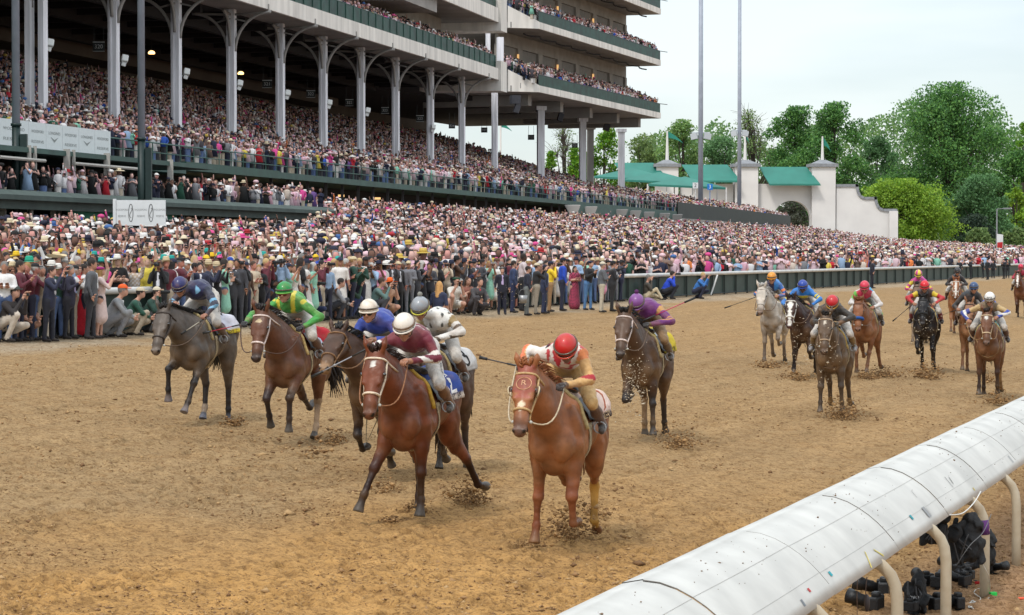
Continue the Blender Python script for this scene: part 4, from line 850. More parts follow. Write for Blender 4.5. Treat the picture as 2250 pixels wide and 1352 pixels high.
    tape(2036, 1122, .07, .12, lin((150, 150, 150))); tape(2003, 1134, .03, .07, lin((40, 150, 160))); tape(1825, 1258, .025, .06, lin((40, 160, 170))); tape(1778, 1293, .02, .05, lin((190, 60, 60)))
    tape(2221, 1006, .06, .10, lin((170, 170, 168))); tape(1908, 1226, .012, .16, lin((210, 190, 90)), .5); tape(1931, 1210, .012, .16, lin((210, 190, 90)), -.3); tape(2090, 1053, .012, .10, lin((90, 90, 90)), .6); tape(2140, 1080, .02, .05, lin((200, 180, 90)))
    tape(2085, 1056, .01, .12, (.05, .05, .05), .9); tape(2025, 1100, .008, .22, lin((110, 105, 100)), 1.1); tape(1765, 1325, .03, .05, lin((120, 125, 130)))
    # purple tape round one post
    mb = MB(); Yp = 15.9+2.37*3; mb.tube([Vector(rl(Yp, 0, .66))-Vector(root.location), Vector(rl(Yp, -.012, .80))-Vector(root.location)], .0495, 14, lin((92, 46, 110))); mb.build('tape', mat('dirty', vcol=True, rough=.8), root, True)
def fp(Y, dt=0, z=0): 
    X = -28.6+.337*Y+dt; return (X, Y, gz(X, Y)+z)
def build_outer_fence():
    root = empty('track_fence', fp(60), label='dark green outer fence with a rounded white top rail along the crowd', cat='fence')
    L = Vector(root.location); wl = mat('rail_old', lin((206, 204, 200)), rough=.5, var=.18, vscale=2)
    mb = MB(); mb.tube([Vector(fp(y, .05, 1.02))-L for y in np.concatenate([np.arange(38, 250, 6.0), [250, 300, 420]])], .085, 10, flat=1.1); mb.build('handrail', wl, root, True)
    gm = mat('fence_green', lin((34, 58, 52)), rough=.6, var=.35, vscale=3)
    mb = MB(); ys = list(np.arange(38, 250, 3.0))+[300, 420]
    for a, b in zip(ys[:-1], ys[1:]):
        p, q = Vector(fp(a, -.06, .10)), Vector(fp(b, -.06, .10)); r, s = Vector(fp(b, -.06, .93)), Vector(fp(a, -.06, .93)); mb.add([v-L for v in (p, q, r, s)], [[0, 1, 2, 3]])
    pn = mb.build('panel', gm, root); md = pn.modifiers.new('s', 'SOLIDIFY'); md.thickness = .03
    m2 = mat('fence_dark', lin((22, 38, 34)), rough=.6); Y = 40.0; first = None
    while Y < 215:
        if first is None:
            mb = MB(); mb.box((0, 0, .5), (.07, .07, 1.05)); first = mb.build('post', m2, root); o = first
        else: o = first.copy(); COL.objects.link(o); o.parent = root
        o.location = Vector(fp(Y, 0, 0))-L; Y += 2.27 if Y < 150 else 3.2
    mb = MB(); mb.tube([Vector(fp(y, 0, .08))-L for y in np.arange(38, 250, 6.0)], .03, 6); mb.build('bottom_rail', m2, root)
    # slanted white brace at a gate
    o = MB(); p = np.array(fp(112, .1)); o.tube([p+np.array([0, 0, .02]), p+np.array([.35, .5, .95])], .04, 8, (.62, .62, .6)); o.build('brace', mat('dirty', vcol=True, rough=.8), root, loc=-L)
# ------------------------------------------------------------------ grandstand, in its own axes: s along the track, q back from the front rail
P0 = np.array([-55.2, 0.]); A1 = np.array([.2167, .9762]); N1 = np.array([-.9762, .2167])
def SQ(s, q, z): p = P0+A1*s+N1*q; return (p[0], p[1], z)
def s_at(px, q):
    r = (px-CX)/F; b = P0+N1*q; return (r*b[1]-b[0])/(A1[0]-r*A1[1])
P2 = np.array([3.24, 286.]); A2 = np.array([.2958, .9552]); N2 = np.array([-.9552, .2958])
def TQ(s, q, z): p = P2+A2*s+N2*q; return (p[0], p[1], z)
def slabbox(mb, f, s0, s1, q0, q1, z0, z1, col=(.5, .5, .5)):
    if q1 < q0: q0, q1 = q1, q0
    mb.hexa([f(s0, q0, z0), f(s1, q0, z0), f(s1, q1, z0), f(s0, q1, z0), f(s0, q0, z1), f(s1, q0, z1), f(s1, q1, z1), f(s0, q1, z1)][::1], col)
COLPX = [82, 252, 389, 510, 617, 711, 794, 870, 946, 1015, 1087]
QMAX = lambda s: 30.0 if s < s_at(956, 30) else max(8.0, 30-22*(s-s_at(956, 30))/(s_at(1300, 8)-s_at(956, 30)))
def build_stand():
    S0 = 30.0; S1 = s_at(1096, 5); SE = s_at(1735, 0)
    white = mat('stand_cream', lin((236, 229, 220)), rough=.75, var=.22, vscale=1.0, stretch=(1.2, 1.2, .12)); grey = mat('stand_grey', lin((160, 155, 150)), rough=.85, var=.2, vscale=.4)
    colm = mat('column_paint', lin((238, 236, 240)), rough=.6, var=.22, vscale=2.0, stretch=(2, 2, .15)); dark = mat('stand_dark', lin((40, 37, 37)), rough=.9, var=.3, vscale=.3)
    green = mat('green_paint', lin((62, 90, 82)), rough=.6, var=.25, vscale=1); dgreen = mat('green_dark', lin((28, 74, 62)), rough=.5, var=.25, vscale=1.5); glass = mat('green_glass', lin((26, 66, 56)), rough=.45, var=.6, vscale=.9, spec=.2)
    conc = mat('concrete', lin((120, 112, 106)), rough=.9, var=.25, vscale=.8)
    root = empty('grandstand', SQ(180, 0, 8.9), label='huge cream and green grandstand with columns, tiered decks and balconies', cat='grandstand'); L = Vector(root.location)
    def B(mb, name, m, par=root, smooth=False):
        o = mb.build(name, m, par, smooth); 
        if par is root: o.location = -L
        return o
    # third level deck with raked seating
    mb = MB(); slabbox(mb, SQ, S0, SE, .0, 5.6, 8.45, 8.9); B(mb, 'deck_slab', green)
    mb = MB(); slabbox(mb, SQ, s_at(399, 0), s_at(605, 0), -.35, .02, 8.40, 8.95); B(mb, 'edge_board', dgreen)
    mb = MB(); ss = [S0, s_at(956, 30), s_at(1060, 25), s_at(1180, 17), s_at(1300, 8), SE]
    n = 30
    for a, b in zip(ss[:-1], ss[1:]):
        for i in range(n):
            qa0 = 1+(QMAX(a)+1)*i/n; qa1 = 1+(QMAX(a)+1)*(i+1)/n; qb0 = 1+(QMAX(b)+1)*i/n; qb1 = 1+(QMAX(b)+1)*(i+1)/n
            za = 8.9+0.32*max(0, qa0-1); zb = 8.9+0.32*max(0, qb0-1); zc = 8.9+0.32*max(0, qa1-1); zd = 8.9+0.32*max(0, qb1-1)
            mb.add([SQ(a, qa0, za), SQ(b, qb0, zb), SQ(b, qb0, zd), SQ(a, qa0, zc), SQ(b, qb1, zd), SQ(a, qa1, zc)], [[0, 1, 2, 3], [3, 2, 4, 5]])
    B(mb, 'seating_tier', conc)
    # slab over it, its soffit, back wall
    mb = MB(); slabbox(mb, SQ, S0, S1, 5.3, 33, 21.95, 22.9); B(mb, 'roof_slab', grey)
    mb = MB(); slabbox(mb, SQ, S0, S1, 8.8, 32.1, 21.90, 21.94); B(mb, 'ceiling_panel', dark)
    mb = MB()
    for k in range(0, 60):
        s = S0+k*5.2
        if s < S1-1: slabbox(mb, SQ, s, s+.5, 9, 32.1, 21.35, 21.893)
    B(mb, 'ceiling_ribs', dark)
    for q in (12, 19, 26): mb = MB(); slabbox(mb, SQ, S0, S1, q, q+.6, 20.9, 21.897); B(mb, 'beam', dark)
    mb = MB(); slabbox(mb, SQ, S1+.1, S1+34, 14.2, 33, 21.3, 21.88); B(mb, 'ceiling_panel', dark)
    mb = MB(); slabbox(mb, SQ, S0, s_at(956, 32), 32.2, 33.0, 9, 21.94); slabbox(mb, SQ, S0, s_at(700, 31), 28.5, 32.1, 20.2, 21.3); B(mb, 'back_wall', mat('back_wall', lin((96, 86, 76)), rough=.9, var=.2, vscale=.3))
    mb = MB(); slabbox(mb, SQ, S0, S1, 5.0, 5.28, 21.9, 23.15)
    B(mb, 'fascia', white)
    mb = MB()
    for px in COLPX: s = s_at(px, 8); mb.hexa([SQ(s-.1, 4.93, 21.7), SQ(s+.1, 4.93, 21.7), SQ(s+.1, 4.99, 21.7), SQ(s-.1, 4.99, 21.7), SQ(s-.1, 4.93, 22.3), SQ(s+.1, 4.93, 22.3), SQ(s+.1, 4.99, 22.3), SQ(s-.1, 4.99, 22.3)])
    B(mb, 'downpipe', grey)
    # columns with curved brackets
    for i, px in enumerate(COLPX):
        s = s_at(px, 8); mb = MB(); w_ = .34 if px > 300 else .40
        P = SQ(s, 8, 0); ang = math.atan2(A1[1], A1[0])-math.pi/2
        if px == 82:
            for dq in (-.42, .42): mb.box((P[0]+dq, P[1], 15.4), (.36, .7, 13.1), ang)
        else: mb.box((P[0], P[1], 15.4), (.62, .62, 13.1), ang); mb.box((P[0]-.18, P[1]-.32, 15.4), (.10, .10, 13.0), ang)
        c = B(mb, 'column', colm)
        if px < 1080:
            mb = MB()
            def arm(d2, L_, H_):
                pts = []
                for t in np.linspace(0, 1, 12):
                    a = t*math.pi/2; rr_ = L_*(1-math.cos(a)); zz = 21.7-H_+H_*math.sin(a)
                    pts.append((P[0]+d2[0]*(.3+rr_), P[1]+d2[1]*(.3+rr_), zz))
                mb.tube(pts, .13, 6, flat=1.2); mb.tube([(P[0]+d2[0]*.3, P[1]+d2[1]*.3, 21.55), pts[-1]], .10, 6)
                mb.tube([pts[6], (P[0]+d2[0]*.35, P[1]+d2[1]*.35, 21.2)], .07, 6)
            arm(-N1*1.0, 2.9, 3.0); arm(N1*1.0, 2.9, 3.2); arm(-A1, 1.6, 2.6)
            b_ = B(mb, 'bracket', grey, c, True)
    # balcony glass, wall and upper slab of the near block
    mb = MB(); slabbox(mb, SQ, S0, S1, 5.32, 5.40, 23.16, 24.5); B(mb, 'glass_railing', glass)
    mb = MB(); mb.tube([SQ(S0, 5.36, 24.55), SQ(S1, 5.36, 24.55)], .05, 6)
    k = S0
    while k < S1: mb.tube([SQ(k, 5.29, 23.1), SQ(k, 5.29, 24.55)], .035, 5); k += 2.4
    B(mb, 'railing', dgreen)
    mb = MB()
    for r in range(4): slabbox(mb, SQ, S0, S1, 5.5+r*1.0, 6.5+r*1.0, 22.91, 23.2+r*.40)
    B(mb, 'balcony_tier', conc)
    mb = MB(); slabbox(mb, SQ, S0, S1-6, 10.0, 10.4, 22.95, 28.15); slabbox(mb, SQ, S1-6, S1+8, 13.0, 13.4, 22.95, 28.15); B(mb, 'wall', mat('stand_wall', lin((150, 142, 132)), rough=.9, var=.2, vscale=.6))
    mb = MB()
    for px in range(560, 1040, 46): s = s_at(px, 10); mb.box(SQ(s, 9.7, 26.4), (.25, .4, .6), .2); mb.tube([SQ(s, 9.9, 26.9), SQ(s, 9.6, 26.1)], .06, 5)
    B(mb, 'wall_fitting', dark)
    mb = MB(); slabbox(mb, SQ, S0, S1, 5.3, 14, 28.25, 29.0); slabbox(mb, SQ, s_at(880, 6), s_at(952, 6), 5.6, 9.9, 26.9, 28.2); B(mb, 'upper_slab', grey)
    mb = MB(); slabbox(mb, SQ, S0, S1, 5.0, 5.28, 28.2, 29.75); B(mb, 'upper_fascia', white)
    mb = MB(); slabbox(mb, SQ, S0, S1, 5.32, 5.40, 29.76, 31.2); B(mb, 'glass_railing', glass)
    mb = MB()
    for px, zz in ((1063, (23.2, 28.2)), (1090, (23.2, 28.2))): 
        s = s_at(px, 9.5); P = SQ(s, 9.0, 0); mb = MB(); mb.box((P[0], P[1], 25.7), (.7 if px > 1080 else .4, .8, 5.0), .2); B(mb, 'pier', colm)
    # end blocks between the near block and the far block
    for z0, z1 in ((20.7, 24.0), (27.3, 31.0)):
        mb = MB(); slabbox(mb, SQ, S1+.02, S1+3.0, 4.75, 9, z0, z1); slabbox(mb, SQ, S1+.0, S1+4, 9.02, 14, z0+.1, z0+1.6); B(mb, 'end_block', white)
    # ---------------- far block
    E = 60.8; Wd = 5.1
    for k, z in enumerate((21.9, 29.4, 36.7)):
        # slab with tapered side towards the near block
        Lf = np.array([-.2, 284.7])
        mb = MB(); slabbox(mb, TQ, 0, E-.05, .26, 30, z+.02, z+.7); mb.hexa([(Lf[0], Lf[1], z+.02), TQ(0, .26, z+.02), TQ(0, 12, z+.02), (Lf[0]-5, Lf[1]+4, z+.02), (Lf[0], Lf[1], z+.7), TQ(0, .26, z+.7), TQ(0, 12, z+.7), (Lf[0]-5, Lf[1]+4, z+.7)]); B(mb, 'roof_slab', grey)
        mb = MB(); slabbox(mb, TQ, .0, E, 0, .25, z, z+.8); slabbox(mb, TQ, E-.04, E+.2, .26, 30, z, z+.8)
        mb.hexa([(Lf[0]-.3, Lf[1]-.1, z), TQ(-.02, 0, z), TQ(-.02, .3, z), (Lf[0]-.3, Lf[1]+.3, z), (Lf[0]-.3, Lf[1]-.1, z+2.6), TQ(-.02, 0, z+.82), TQ(-.02, .3, z+.82), (Lf[0]-.3, Lf[1]+.3, z+2.6)]); B(mb, 'fascia', white)
        mb = MB(); slabbox(mb, TQ, .05, E, .10, .18, z+.81, z+2.05); slabbox(mb, TQ, E+.04, E+.12, .2, 5, z+.81, z+2.05); B(mb, 'glass_railing', glass)
        mb = MB(); mb.tube([(Lf[0], Lf[1]-.1, z+3.9), TQ(0, .12, z+2.1), TQ(E, .12, z+2.1), TQ(E+2.2, -.4, z+2.1)], .05, 5)
        mb.tube([(Lf[0], Lf[1]-.1, z+3.3), TQ(0, .12, z+1.5)], .04, 5)
        for t in np.linspace(0, 1, 7): a = np.array([Lf[0], Lf[1]-.1, z+2.6]); b = np.array(TQ(0, .12, z+.8)); p = a*(1-t)+b*t; mb.tube([p, p+np.array([0, 0, 1.3])], .03, 4)
        B(mb, 'railing', mat('rail_black', (.03, .035, .035), rough=.5))
        if k < 2:
            mb = MB()
            for r in range(5): slabbox(mb, TQ, .2, E-.2, .4+r*.9, 1.3+r*.9, z+.71, z+1.0+r*.36)
            B(mb, 'balcony_tier', conc)
            # back wall with bays: piers, lintels, window bands
            mb = MB(); zt = z+7.45; nb = 7; bw = E/nb
            slabbox(mb, TQ, 0, E, 5.1, 5.5, z+5.9, zt)
            for j in range(nb+1): slabbox(mb, TQ, max(0, j*bw-.9), min(E, j*bw+.9), 5.0, 5.6, z+.75, z+5.88)
            B(mb, 'wall', mat('stand_wall', lin((150, 142, 132)), rough=.9, var=.2, vscale=.6))
            mb = MB()
            for j in range(nb): slabbox(mb, TQ, j*bw+.95, (j+1)*bw-.95, 5.3, 5.42, z+4.1, z+5.85)
            B(mb, 'shutter', mat('shutter', lin((128, 122, 114)), rough=.8, var=.15, vscale=2))
            for j in range(nb):
                mb = MB(); slabbox(mb, TQ, j*bw+.95, (j+1)*bw-.95, 5.45, 5.5, z+1.8, z+4.05); wd = B(mb, 'window', mat('window_dark', (.03, .03, .035), rough=.15))
                mb = MB()
                for u in (.18, .30, .62): slabbox(mb, TQ, j*bw+1+u*(bw-2), j*bw+1.5+u*(bw-2), 5.38, 5.44, z+2.6, z+4.0)
                B(mb, 'door_frame', mat('door_white', (.7, .7, .68), rough=.5), wd)
            for j in (1, 3, 5):
                mb = MB(); p = TQ(j*bw-1.3, 4.9, z+4.7); mb.box(p, (.25, .2, .9)); B(mb, 'wall_lamp', mat('warm_lamp', (.8, .5, .2), emit=(1, .55, .2, .7)))
            # wavy cable tray under the slab
            mb = MB(); pts = [TQ(s, 2.0+.3*math.sin(s*.9), z+7.15-.22*abs(math.sin(s*.45))) for s in np.arange(1, E, 1.2)]; mb.tube(pts, .10, 5); B(mb, 'cable', dark)
    # columns and beams carrying the far block
    for px, q in ((1188, 8), (1280, 8), (1297, 11), (1365, 8)):
        s = s_at(px, q); P = SQ(s, q, 0); mb = MB(); mb.box((P[0], P[1], 14.6), (.85, .8, 13), .2); mb.box((P[0], P[1], 20.9), (1.3, 1.2, .5), .2); B(mb, 'column', colm if px != 1297 else grey)
    for s in (4, 18, 32, 46, 58): mb = MB(); slabbox(mb, TQ, s, s+1.4, 2.6, 16, 20.6, 21.88); B(mb, 'beam', grey)
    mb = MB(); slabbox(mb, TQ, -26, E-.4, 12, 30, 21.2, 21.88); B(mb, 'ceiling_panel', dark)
    # front railing of the deck: top and middle rail, posts
    gr = mat('rail_green', lin((60, 96, 86)), rough=.5)
    mb = MB()
    for z in (9.35, 9.95): mb.tube([SQ(S0, .08, z), SQ(SE, .08, z)], .035 if z < 9.5 else .05, 6)
    B(mb, 'railing', gr)
    mb = MB(); mb.tube([(0, 0, 0), (0, 0, 1.1)], .04, 6); first = mb.build('railing_post', gr, root); s = s_at(240, 0); first.location = Vector(SQ(s, .08, 8.88))-L
    for k in range(95): o = first.copy(); COL.objects.link(o); o.parent = root; s += 2.45; o.location = Vector(SQ(s, .08, 8.88))-L
    # far end of the deck: dark panels over a pale sill
    mb = MB(); slabbox(mb, SQ, s_at(1487, 0), SE, -.16, -.04, 7.9, 10.3); B(mb, 'dark_panel', mat('panel_dark', (.02, .03, .028), rough=.6, var=.3, vscale=.7))
    mb = MB(); slabbox(mb, SQ, s_at(1487, 0), SE+.5, -.5, 3, 7.3, 7.9); B(mb, 'sill', grey)
    mb = MB(); slabbox(mb, SQ, s_at(1250, 0), s_at(1487, 0), -.3, .0, 7.2, 8.44); B(mb, 'green_beam', green)
    for px in (1260, 1298, 1366, 1396, 1426, 1460, 1488):
        mb = MB(); s = s_at(px, -1); P = SQ(s, -.9, 0); mb.add([(P[0]-.9, P[1], 8.3), (P[0]+.9, P[1], 8.3), (P[0]+.45, P[1]-.1, 7.2), (P[0]-.3, P[1]-.1, 7.2), (P[0]-.9, P[1]+1, 8.4), (P[0]+.9, P[1]+1, 8.4), (P[0]+.45, P[1]+1, 7.2), (P[0]-.3, P[1]+1, 7.2)], [[0, 1, 2, 3], [7, 6, 5, 4], [0, 4, 5, 1], [3, 2, 6, 7], [0, 3, 7, 4], [1, 5, 6, 2]]); B(mb, 'gusset', grey)
    # dark space under the deck: posts, back wall
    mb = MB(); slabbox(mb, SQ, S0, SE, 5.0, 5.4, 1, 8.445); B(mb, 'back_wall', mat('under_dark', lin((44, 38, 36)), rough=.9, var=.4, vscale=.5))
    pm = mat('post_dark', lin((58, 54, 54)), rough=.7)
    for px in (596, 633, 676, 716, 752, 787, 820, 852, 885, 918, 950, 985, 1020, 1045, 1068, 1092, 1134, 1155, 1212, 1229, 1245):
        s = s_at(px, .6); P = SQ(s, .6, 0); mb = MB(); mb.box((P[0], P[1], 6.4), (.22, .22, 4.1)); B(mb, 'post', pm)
    # ---------------- suites below, at the left
    SF = -6.1; SS = s_at(722, SF)
    mb = MB(); slabbox(mb, SQ, S0-6, SS, SF, 5, 5.35, 5.62); B(mb, 'suite_floor', green)
    mb = MB(); mb.hexa([SQ(S0-6, SF-.55, 5.72), SQ(SS, SF-.55, 5.72), SQ(SS, SF-.02, 5.95), SQ(S0-6, SF-.02, 5.95), SQ(S0-6, SF-.55, 5.95), SQ(SS, SF-.55, 5.95), SQ(SS, SF-.02, 6.2), SQ(S0-6, SF-.02, 6.2)]); slabbox(mb, SQ, S0-6, SS, SF-.1, SF+.1, 5.3, 5.95); B(mb, 'canopy_edge', mat('canopy', lin((70, 84, 78)), rough=.7, var=.25, vscale=1))
    wp = mat('suite_post', lin((176, 172, 164)), rough=.6, var=.15)
    for px in (66, 78, 148, 163, 236, 375): s = s_at(px, SF+.7); P = SQ(s, SF+.7, 0); mb = MB(); mb.box((P[0], P[1], 7.0), (.16 if px in (66, 78, 163) else .32, .16, 2.9)); B(mb, 'post', wp)
    mb = MB(); slabbox(mb, SQ, S0-6, s_at(390, 0), -.6, -.02, 8.15, 8.75); slabbox(mb, SQ, S0-6, s_at(390, -3), -5.4, -.62, 8.10, 8.35); B(mb, 'suite_roof', green)
    for a, b in ((0, 100), (165, 302)): mb = MB(); mb.tube([SQ(s_at(a, SF+.6), SF+.6, 7.75), SQ(s_at(b, SF+.6), SF+.6, 7.75)], .09, 6); B(mb, 'white_pipe', wp)
    mb = MB(); slabbox(mb, SQ, S0-6, SS, -1.0, -.8, 2.5, 5.3); B(mb, 'lower_wall', mat('lower_wall', lin((96, 104, 100)), rough=.8, var=.3, vscale=.5))
    for px in (8, 50, 118, 130, 178, 402, 480, 568, 640): s = s_at(px, SF+1.2); P = SQ(s, SF+1.2, 0); mb = MB(); mb.box((P[0], P[1], 4.2), (.26, .2, 2.6)); B(mb, 'post', wp)
    for px in (8, 125, 404, 490, 566, 640):   # bent drain pipes
        s = s_at(px, SF+.3); mb = MB(); mb.tube([SQ(s, SF+.6, 2.8), SQ(s, SF+.6, 4.15), SQ(s+.15, SF+.55, 4.35), SQ(s+3.2, SF+.5, 4.95), SQ(s+3.6, SF+.5, 5.1), SQ(s+3.7, SF+.5, 5.5)], .12, 8); B(mb, 'drainpipe', wp, smooth=True)
    mb = MB(); slabbox(mb, SQ, s_at(150, SF+.4), s_at(385, SF+.4), SF+.3, SF+.45, 3.9, 5.55); B(mb, 'green_hoarding', mat('hoarding', lin((20, 110, 84)), rough=.7, var=.15, vscale=.6))
    for px in (414, 444, 486, 520, 560, 600, 750, 830):
        mb = MB(); mb.box(SQ(s_at(px, 3), 3, 7.75), (.5, .3, .18)); B(mb, 'ceiling_lamp', mat('warm_lamp2', (.8, .5, .2), emit=(1, .6, .25, 1.1)))
    # white advertising boards on the left part of the rail
    bm = mat('banner_white', lin((226, 228, 228)), rough=.6, var=.05); ink = mat('banner_ink', lin((150, 152, 150)), rough=.8)
    xs = [-6, 60, 98, 134, 170, 205, 240]
    for i, (a, b) in enumerate(zip(xs[:-1], xs[1:])):
        sa, sb = s_at(a, -.3)+.03, s_at(b, -.3); mb = MB(); slabbox(mb, SQ, sa, sb, -.42, -.32, 8.62, 10.25)
        t = empty('advertising_board', SQ((sa+sb)/2, -.37, 8.62), label='white board on the deck rail, %s' % ['at the left edge of the picture', 'just right of the first light pole', 'left one with a winged emblem', 'between the two boards with winged emblems', 'right one with a winged emblem', 'at the right end of the row'][i], cat='board', group='white boards along the deck rail')
        o = mb.build('panel', bm, t); o.location = -Vector(t.location)
        words_ = ['WOODFORD', 'RESERVE'] if i % 2 else ['LONGINES']
        if i in (2, 4): words_ = ['LONGINES']
        if i in (0, 1, 3, 5): words_ = ['WOODFORD', 'RESERVE']
        for j, wd in enumerate(words_):
            Vt, Ft = text_geo(wd, .16); sc_ = (sb-sa)*.72/(Vt[:, 0].max()-Vt[:, 0].min()); out = [tuple(np.array(SQ((sa+sb)/2+v[0]*sc_, -.43, 9.75-j*.55+v[1])) - np.array(t.location)) for v in Vt]
            mesh_obj('lettering', out, Ft, ink, t)
        if len(words_) == 1:
            out = [SQ((sa+sb)/2-.5*(sb-sa)*.5, -.43, 9.55), SQ((sa+sb)/2, -.43, 9.25), SQ((sa+sb)/2+.25*(sb-sa), -.43, 9.55), SQ((sa+sb)/2, -.43, 9.40)]
            mesh_obj('emblem', [tuple(np.array(p)-np.array(t.location)) for p in out], [[0, 1, 2, 3]], ink, t)
    return root
def build_stand_things():
    blk = mat('sign_black', (.012, .016, .016), rough=.5); ink = mat('sign_ink', (.62, .64, .64), rough=.7)
    for i, (px, py, wd, q, txt) in enumerate([(217, 103, 26, 16, '320'), (587, 185, 21, 16, '321'), (683, 207, 19, 16, '322'), (768, 226, 18, 16, '322'), (846, 243, 17, 16, '323'), (923, 261, 17, 16, '323'), (993, 277, 14, 14, '324'), (1064, 286, 14, 14, '324'), (1167, 302, 14, 14, '325'), (1263, 320, 13, 14, '325')]):
        s = s_at(px, q); Y = SQ(s, q, 0)[1]; p = W(px, py, Y); k = Y/F; w_ = wd*k; h_ = w_*.8
        t = empty('section_sign', p, label='dark hanging section sign %s, %s' % (txt, ['near the second column', 'alone right of the fourth column', 'nearer of the two 322 signs', 'farther of the two 322 signs', 'nearer of the two 323 signs', 'farther of the two 323 signs', 'against the sky beside the last bracketed column', 'against the sky next to the pennant', 'before the bare tree', 'farthest, above the green trees'][i]), cat='sign', group='section signs under the grandstand roof')
        mb = MB(); mb.box((0, 0, 0), (w_, .08, h_)); mb.build('board', blk, t)
        Vt, Ft = text_geo(txt, h_*.42); mesh_obj('lettering', [(v[0], -.05, v[1]) for v in Vt], Ft, ink, t)
        if i < 6:
            mb = MB(); mb.box((0, -.05, h_*.48), (w_, .03, h_*.09)); mb.box((0, -.05, -h_*.48), (w_, .03, h_*.05)); mb.build('trim_line', ink, t)
        mb = MB()
        for u in (-.4, .4): mb.tube([(u*w_, 0, h_/2), (u*w_, 0, h_/2+1.2)], .02, 4)
        mb.build('hanger', blk, t)
    wm = mat('lamp_white', lin((228, 228, 224)), rough=.4)
    nth = ['first', 'second', 'third', 'fourth', 'fifth', 'sixth', 'seventh', 'eighth']
    for i, (px, py) in enumerate([(110, 99), (274, 133), (410, 162), (527, 187), (632, 208), (724, 229), (808, 246), (952, 282)]):
        s = s_at(px, 7.6); Y = SQ(s, 7.6, 0)[1]; p = W(px, py, Y)
        t = empty('speaker_box', p, label='white tilted speaker box on the %s visible column from the left' % nth[i], cat='speaker', group='white speaker boxes on the grandstand columns')
        mb = MB(); mb.box((0, 0, .12), (.46, .4, .5), .3, rx=-.35, ry=.2); o = mb.build('cabinet', wm, t); bv = o.modifiers.new('b', 'BEVEL'); bv.width = .08; bv.segments = 2
        mb = MB(); mb.box((-.08, 0, -.26), (.30, .3, .26), .3, ry=.3); mb.tube([(-.1, 0, -.2), (-.4, .1, -.15)], .04, 5); mb.build('bracket', wm, t)
    for i, (px, py, q) in enumerate([(333, 117, 22), (529, 162, 22)]):
        s = s_at(px, q); Y = SQ(s, q, 0)[1]; p = W(px, py, Y)
        t = empty('pendant_lamp', p, label='glowing pendant lamp deep under the roof, %s' % ['right of the second light pole', 'beside the fourth column'][i], cat='lamp', group='glowing pendant lamps under the roof')
        mb = MB(); mb.sphere((0, 0, 0), (.30, .30, .22), 12, 8, v1=.6); mb.build('lamp_shade', mat('lamp_glow', (1, .7, .3), emit=(1, .62, .25, 3.0)), t, True)
        mb = MB(); mb.tube([(0, 0, .2), (0, 0, 1.6)], .02, 4); mb.build('cord', mat('sign_black'), t)
    # speaker clusters under the far block
    for i, (px, py, w_) in enumerate([(1132, 225, 22), (1228, 245, 22), (1330, 268, 26)]):
        p = W(px, py, SQ(s_at(px, 7), 7, 0)[1]); k = p[1]/F
        t = empty('speaker_cluster', p, label='dark speaker cluster hanging under the far block, %s' % ['leftmost', 'middle', 'rightmost'][i], cat='speaker', group='dark speaker clusters under the far block')
        mb = MB(); mb.box((0, 0, .3), (w_*k*.9, 1, 1.0), .3); mb.build('cabinet', mat('spk', lin((60, 60, 66)), rough=.7, var=.3), t)
        mb = MB(); mb.box((.2, 0, -.75), (w_*k*.5, .8, 1.0), .2, ry=.3); mb.build('horn', mat('spk'), t)
    # sign board on legs in the crowd
    Y = 99; c = W(310, 468, Y); k = Y/F; t = empty('sponsor_sign', (c[0], c[1], c[2]-2.0), label='white sponsor signboard on white legs rising out of the crowd at the left', cat='sign')
    w2 = 116*k; h2 = 56*k; mb = MB(); mb.box((.0, 0, 2.0), (w2*.93, .1, h2)); mb.build('board', mat('banner_white'), t)
    for c_, d_ in (((-w2*.5, .0, 1.8), (.12, .14, h2+.5)), ((.02, 0, .6), (.17, .12, 1.8)), ((w2*.45, 0, .6), (.12, .12, 1.8))): mb = MB(); mb.box(c_, d_); mb.build('leg', mat('banner_white'), t)
    for u, tx in ((-.36, 1), (0, 1), (.36, 1)):
        for j, wd in enumerate(('WOODFORD', 'RESERVE')):
            Vt, Ft = text_geo(wd, .08); mesh_obj('lettering', [(v[0]*.75+u*w2, -.055, v[1]+2.12-j*.26) for v in Vt], Ft, mat('banner_ink'), t)
    for u in (-.19, .19):
        mb = MB(); rg = [(u*w2+.09*math.cos(a), -.06, 2.0+.36*math.sin(a)) for a in np.radians(np.arange(0, 360, 20))]; mb.tube(rg, .012, 4, closed=True); mb.tube([(u*w2+.05*math.sin(a*2.2), -.06, 2.0+.2*math.cos(a)) for a in np.linspace(0, 3.1, 12)], .010, 4); mb.build('emblem', mat('sign_grey', (.1, .1, .1)), t)
    # small gabled kiosk roof in the crowd
    p = W(1035, 552, 112); k = 112/F; t = empty('kiosk', p, label='small kiosk with a white gabled roof in the middle of the crowd', cat='kiosk'); mb = MB()
    w2 = 45*k; mb.add([(-w2, -.6, -.05), (0, -.6, 27*k), (w2, -.6, -.05), (-w2, 1.6, -.05), (0, 1.6, 27*k), (w2, 1.6, -.05), (-w2, -.6, -.17), (0, -.6, 27*k-.14), (w2, -.6, -.17)], [[0, 1, 4, 3], [1, 2, 5, 4], [0, 6, 7, 1], [1, 7, 8, 2]]); mb.build('roof', mat('banner_white'), t)
    mb = MB(); mb.box((0, .6, -1.2), (w2*1.6, 1.6, 2.3)); mb.build('wall', mat('green_paint'), t)
    # four tall light poles
    gp = mat('pole_grey', lin((158, 164, 176)), rough=.5, metal=.0, var=.12, vscale=1.5); dg = mat('pole_green', lin((24, 46, 44)), rough=.5, var=.2)
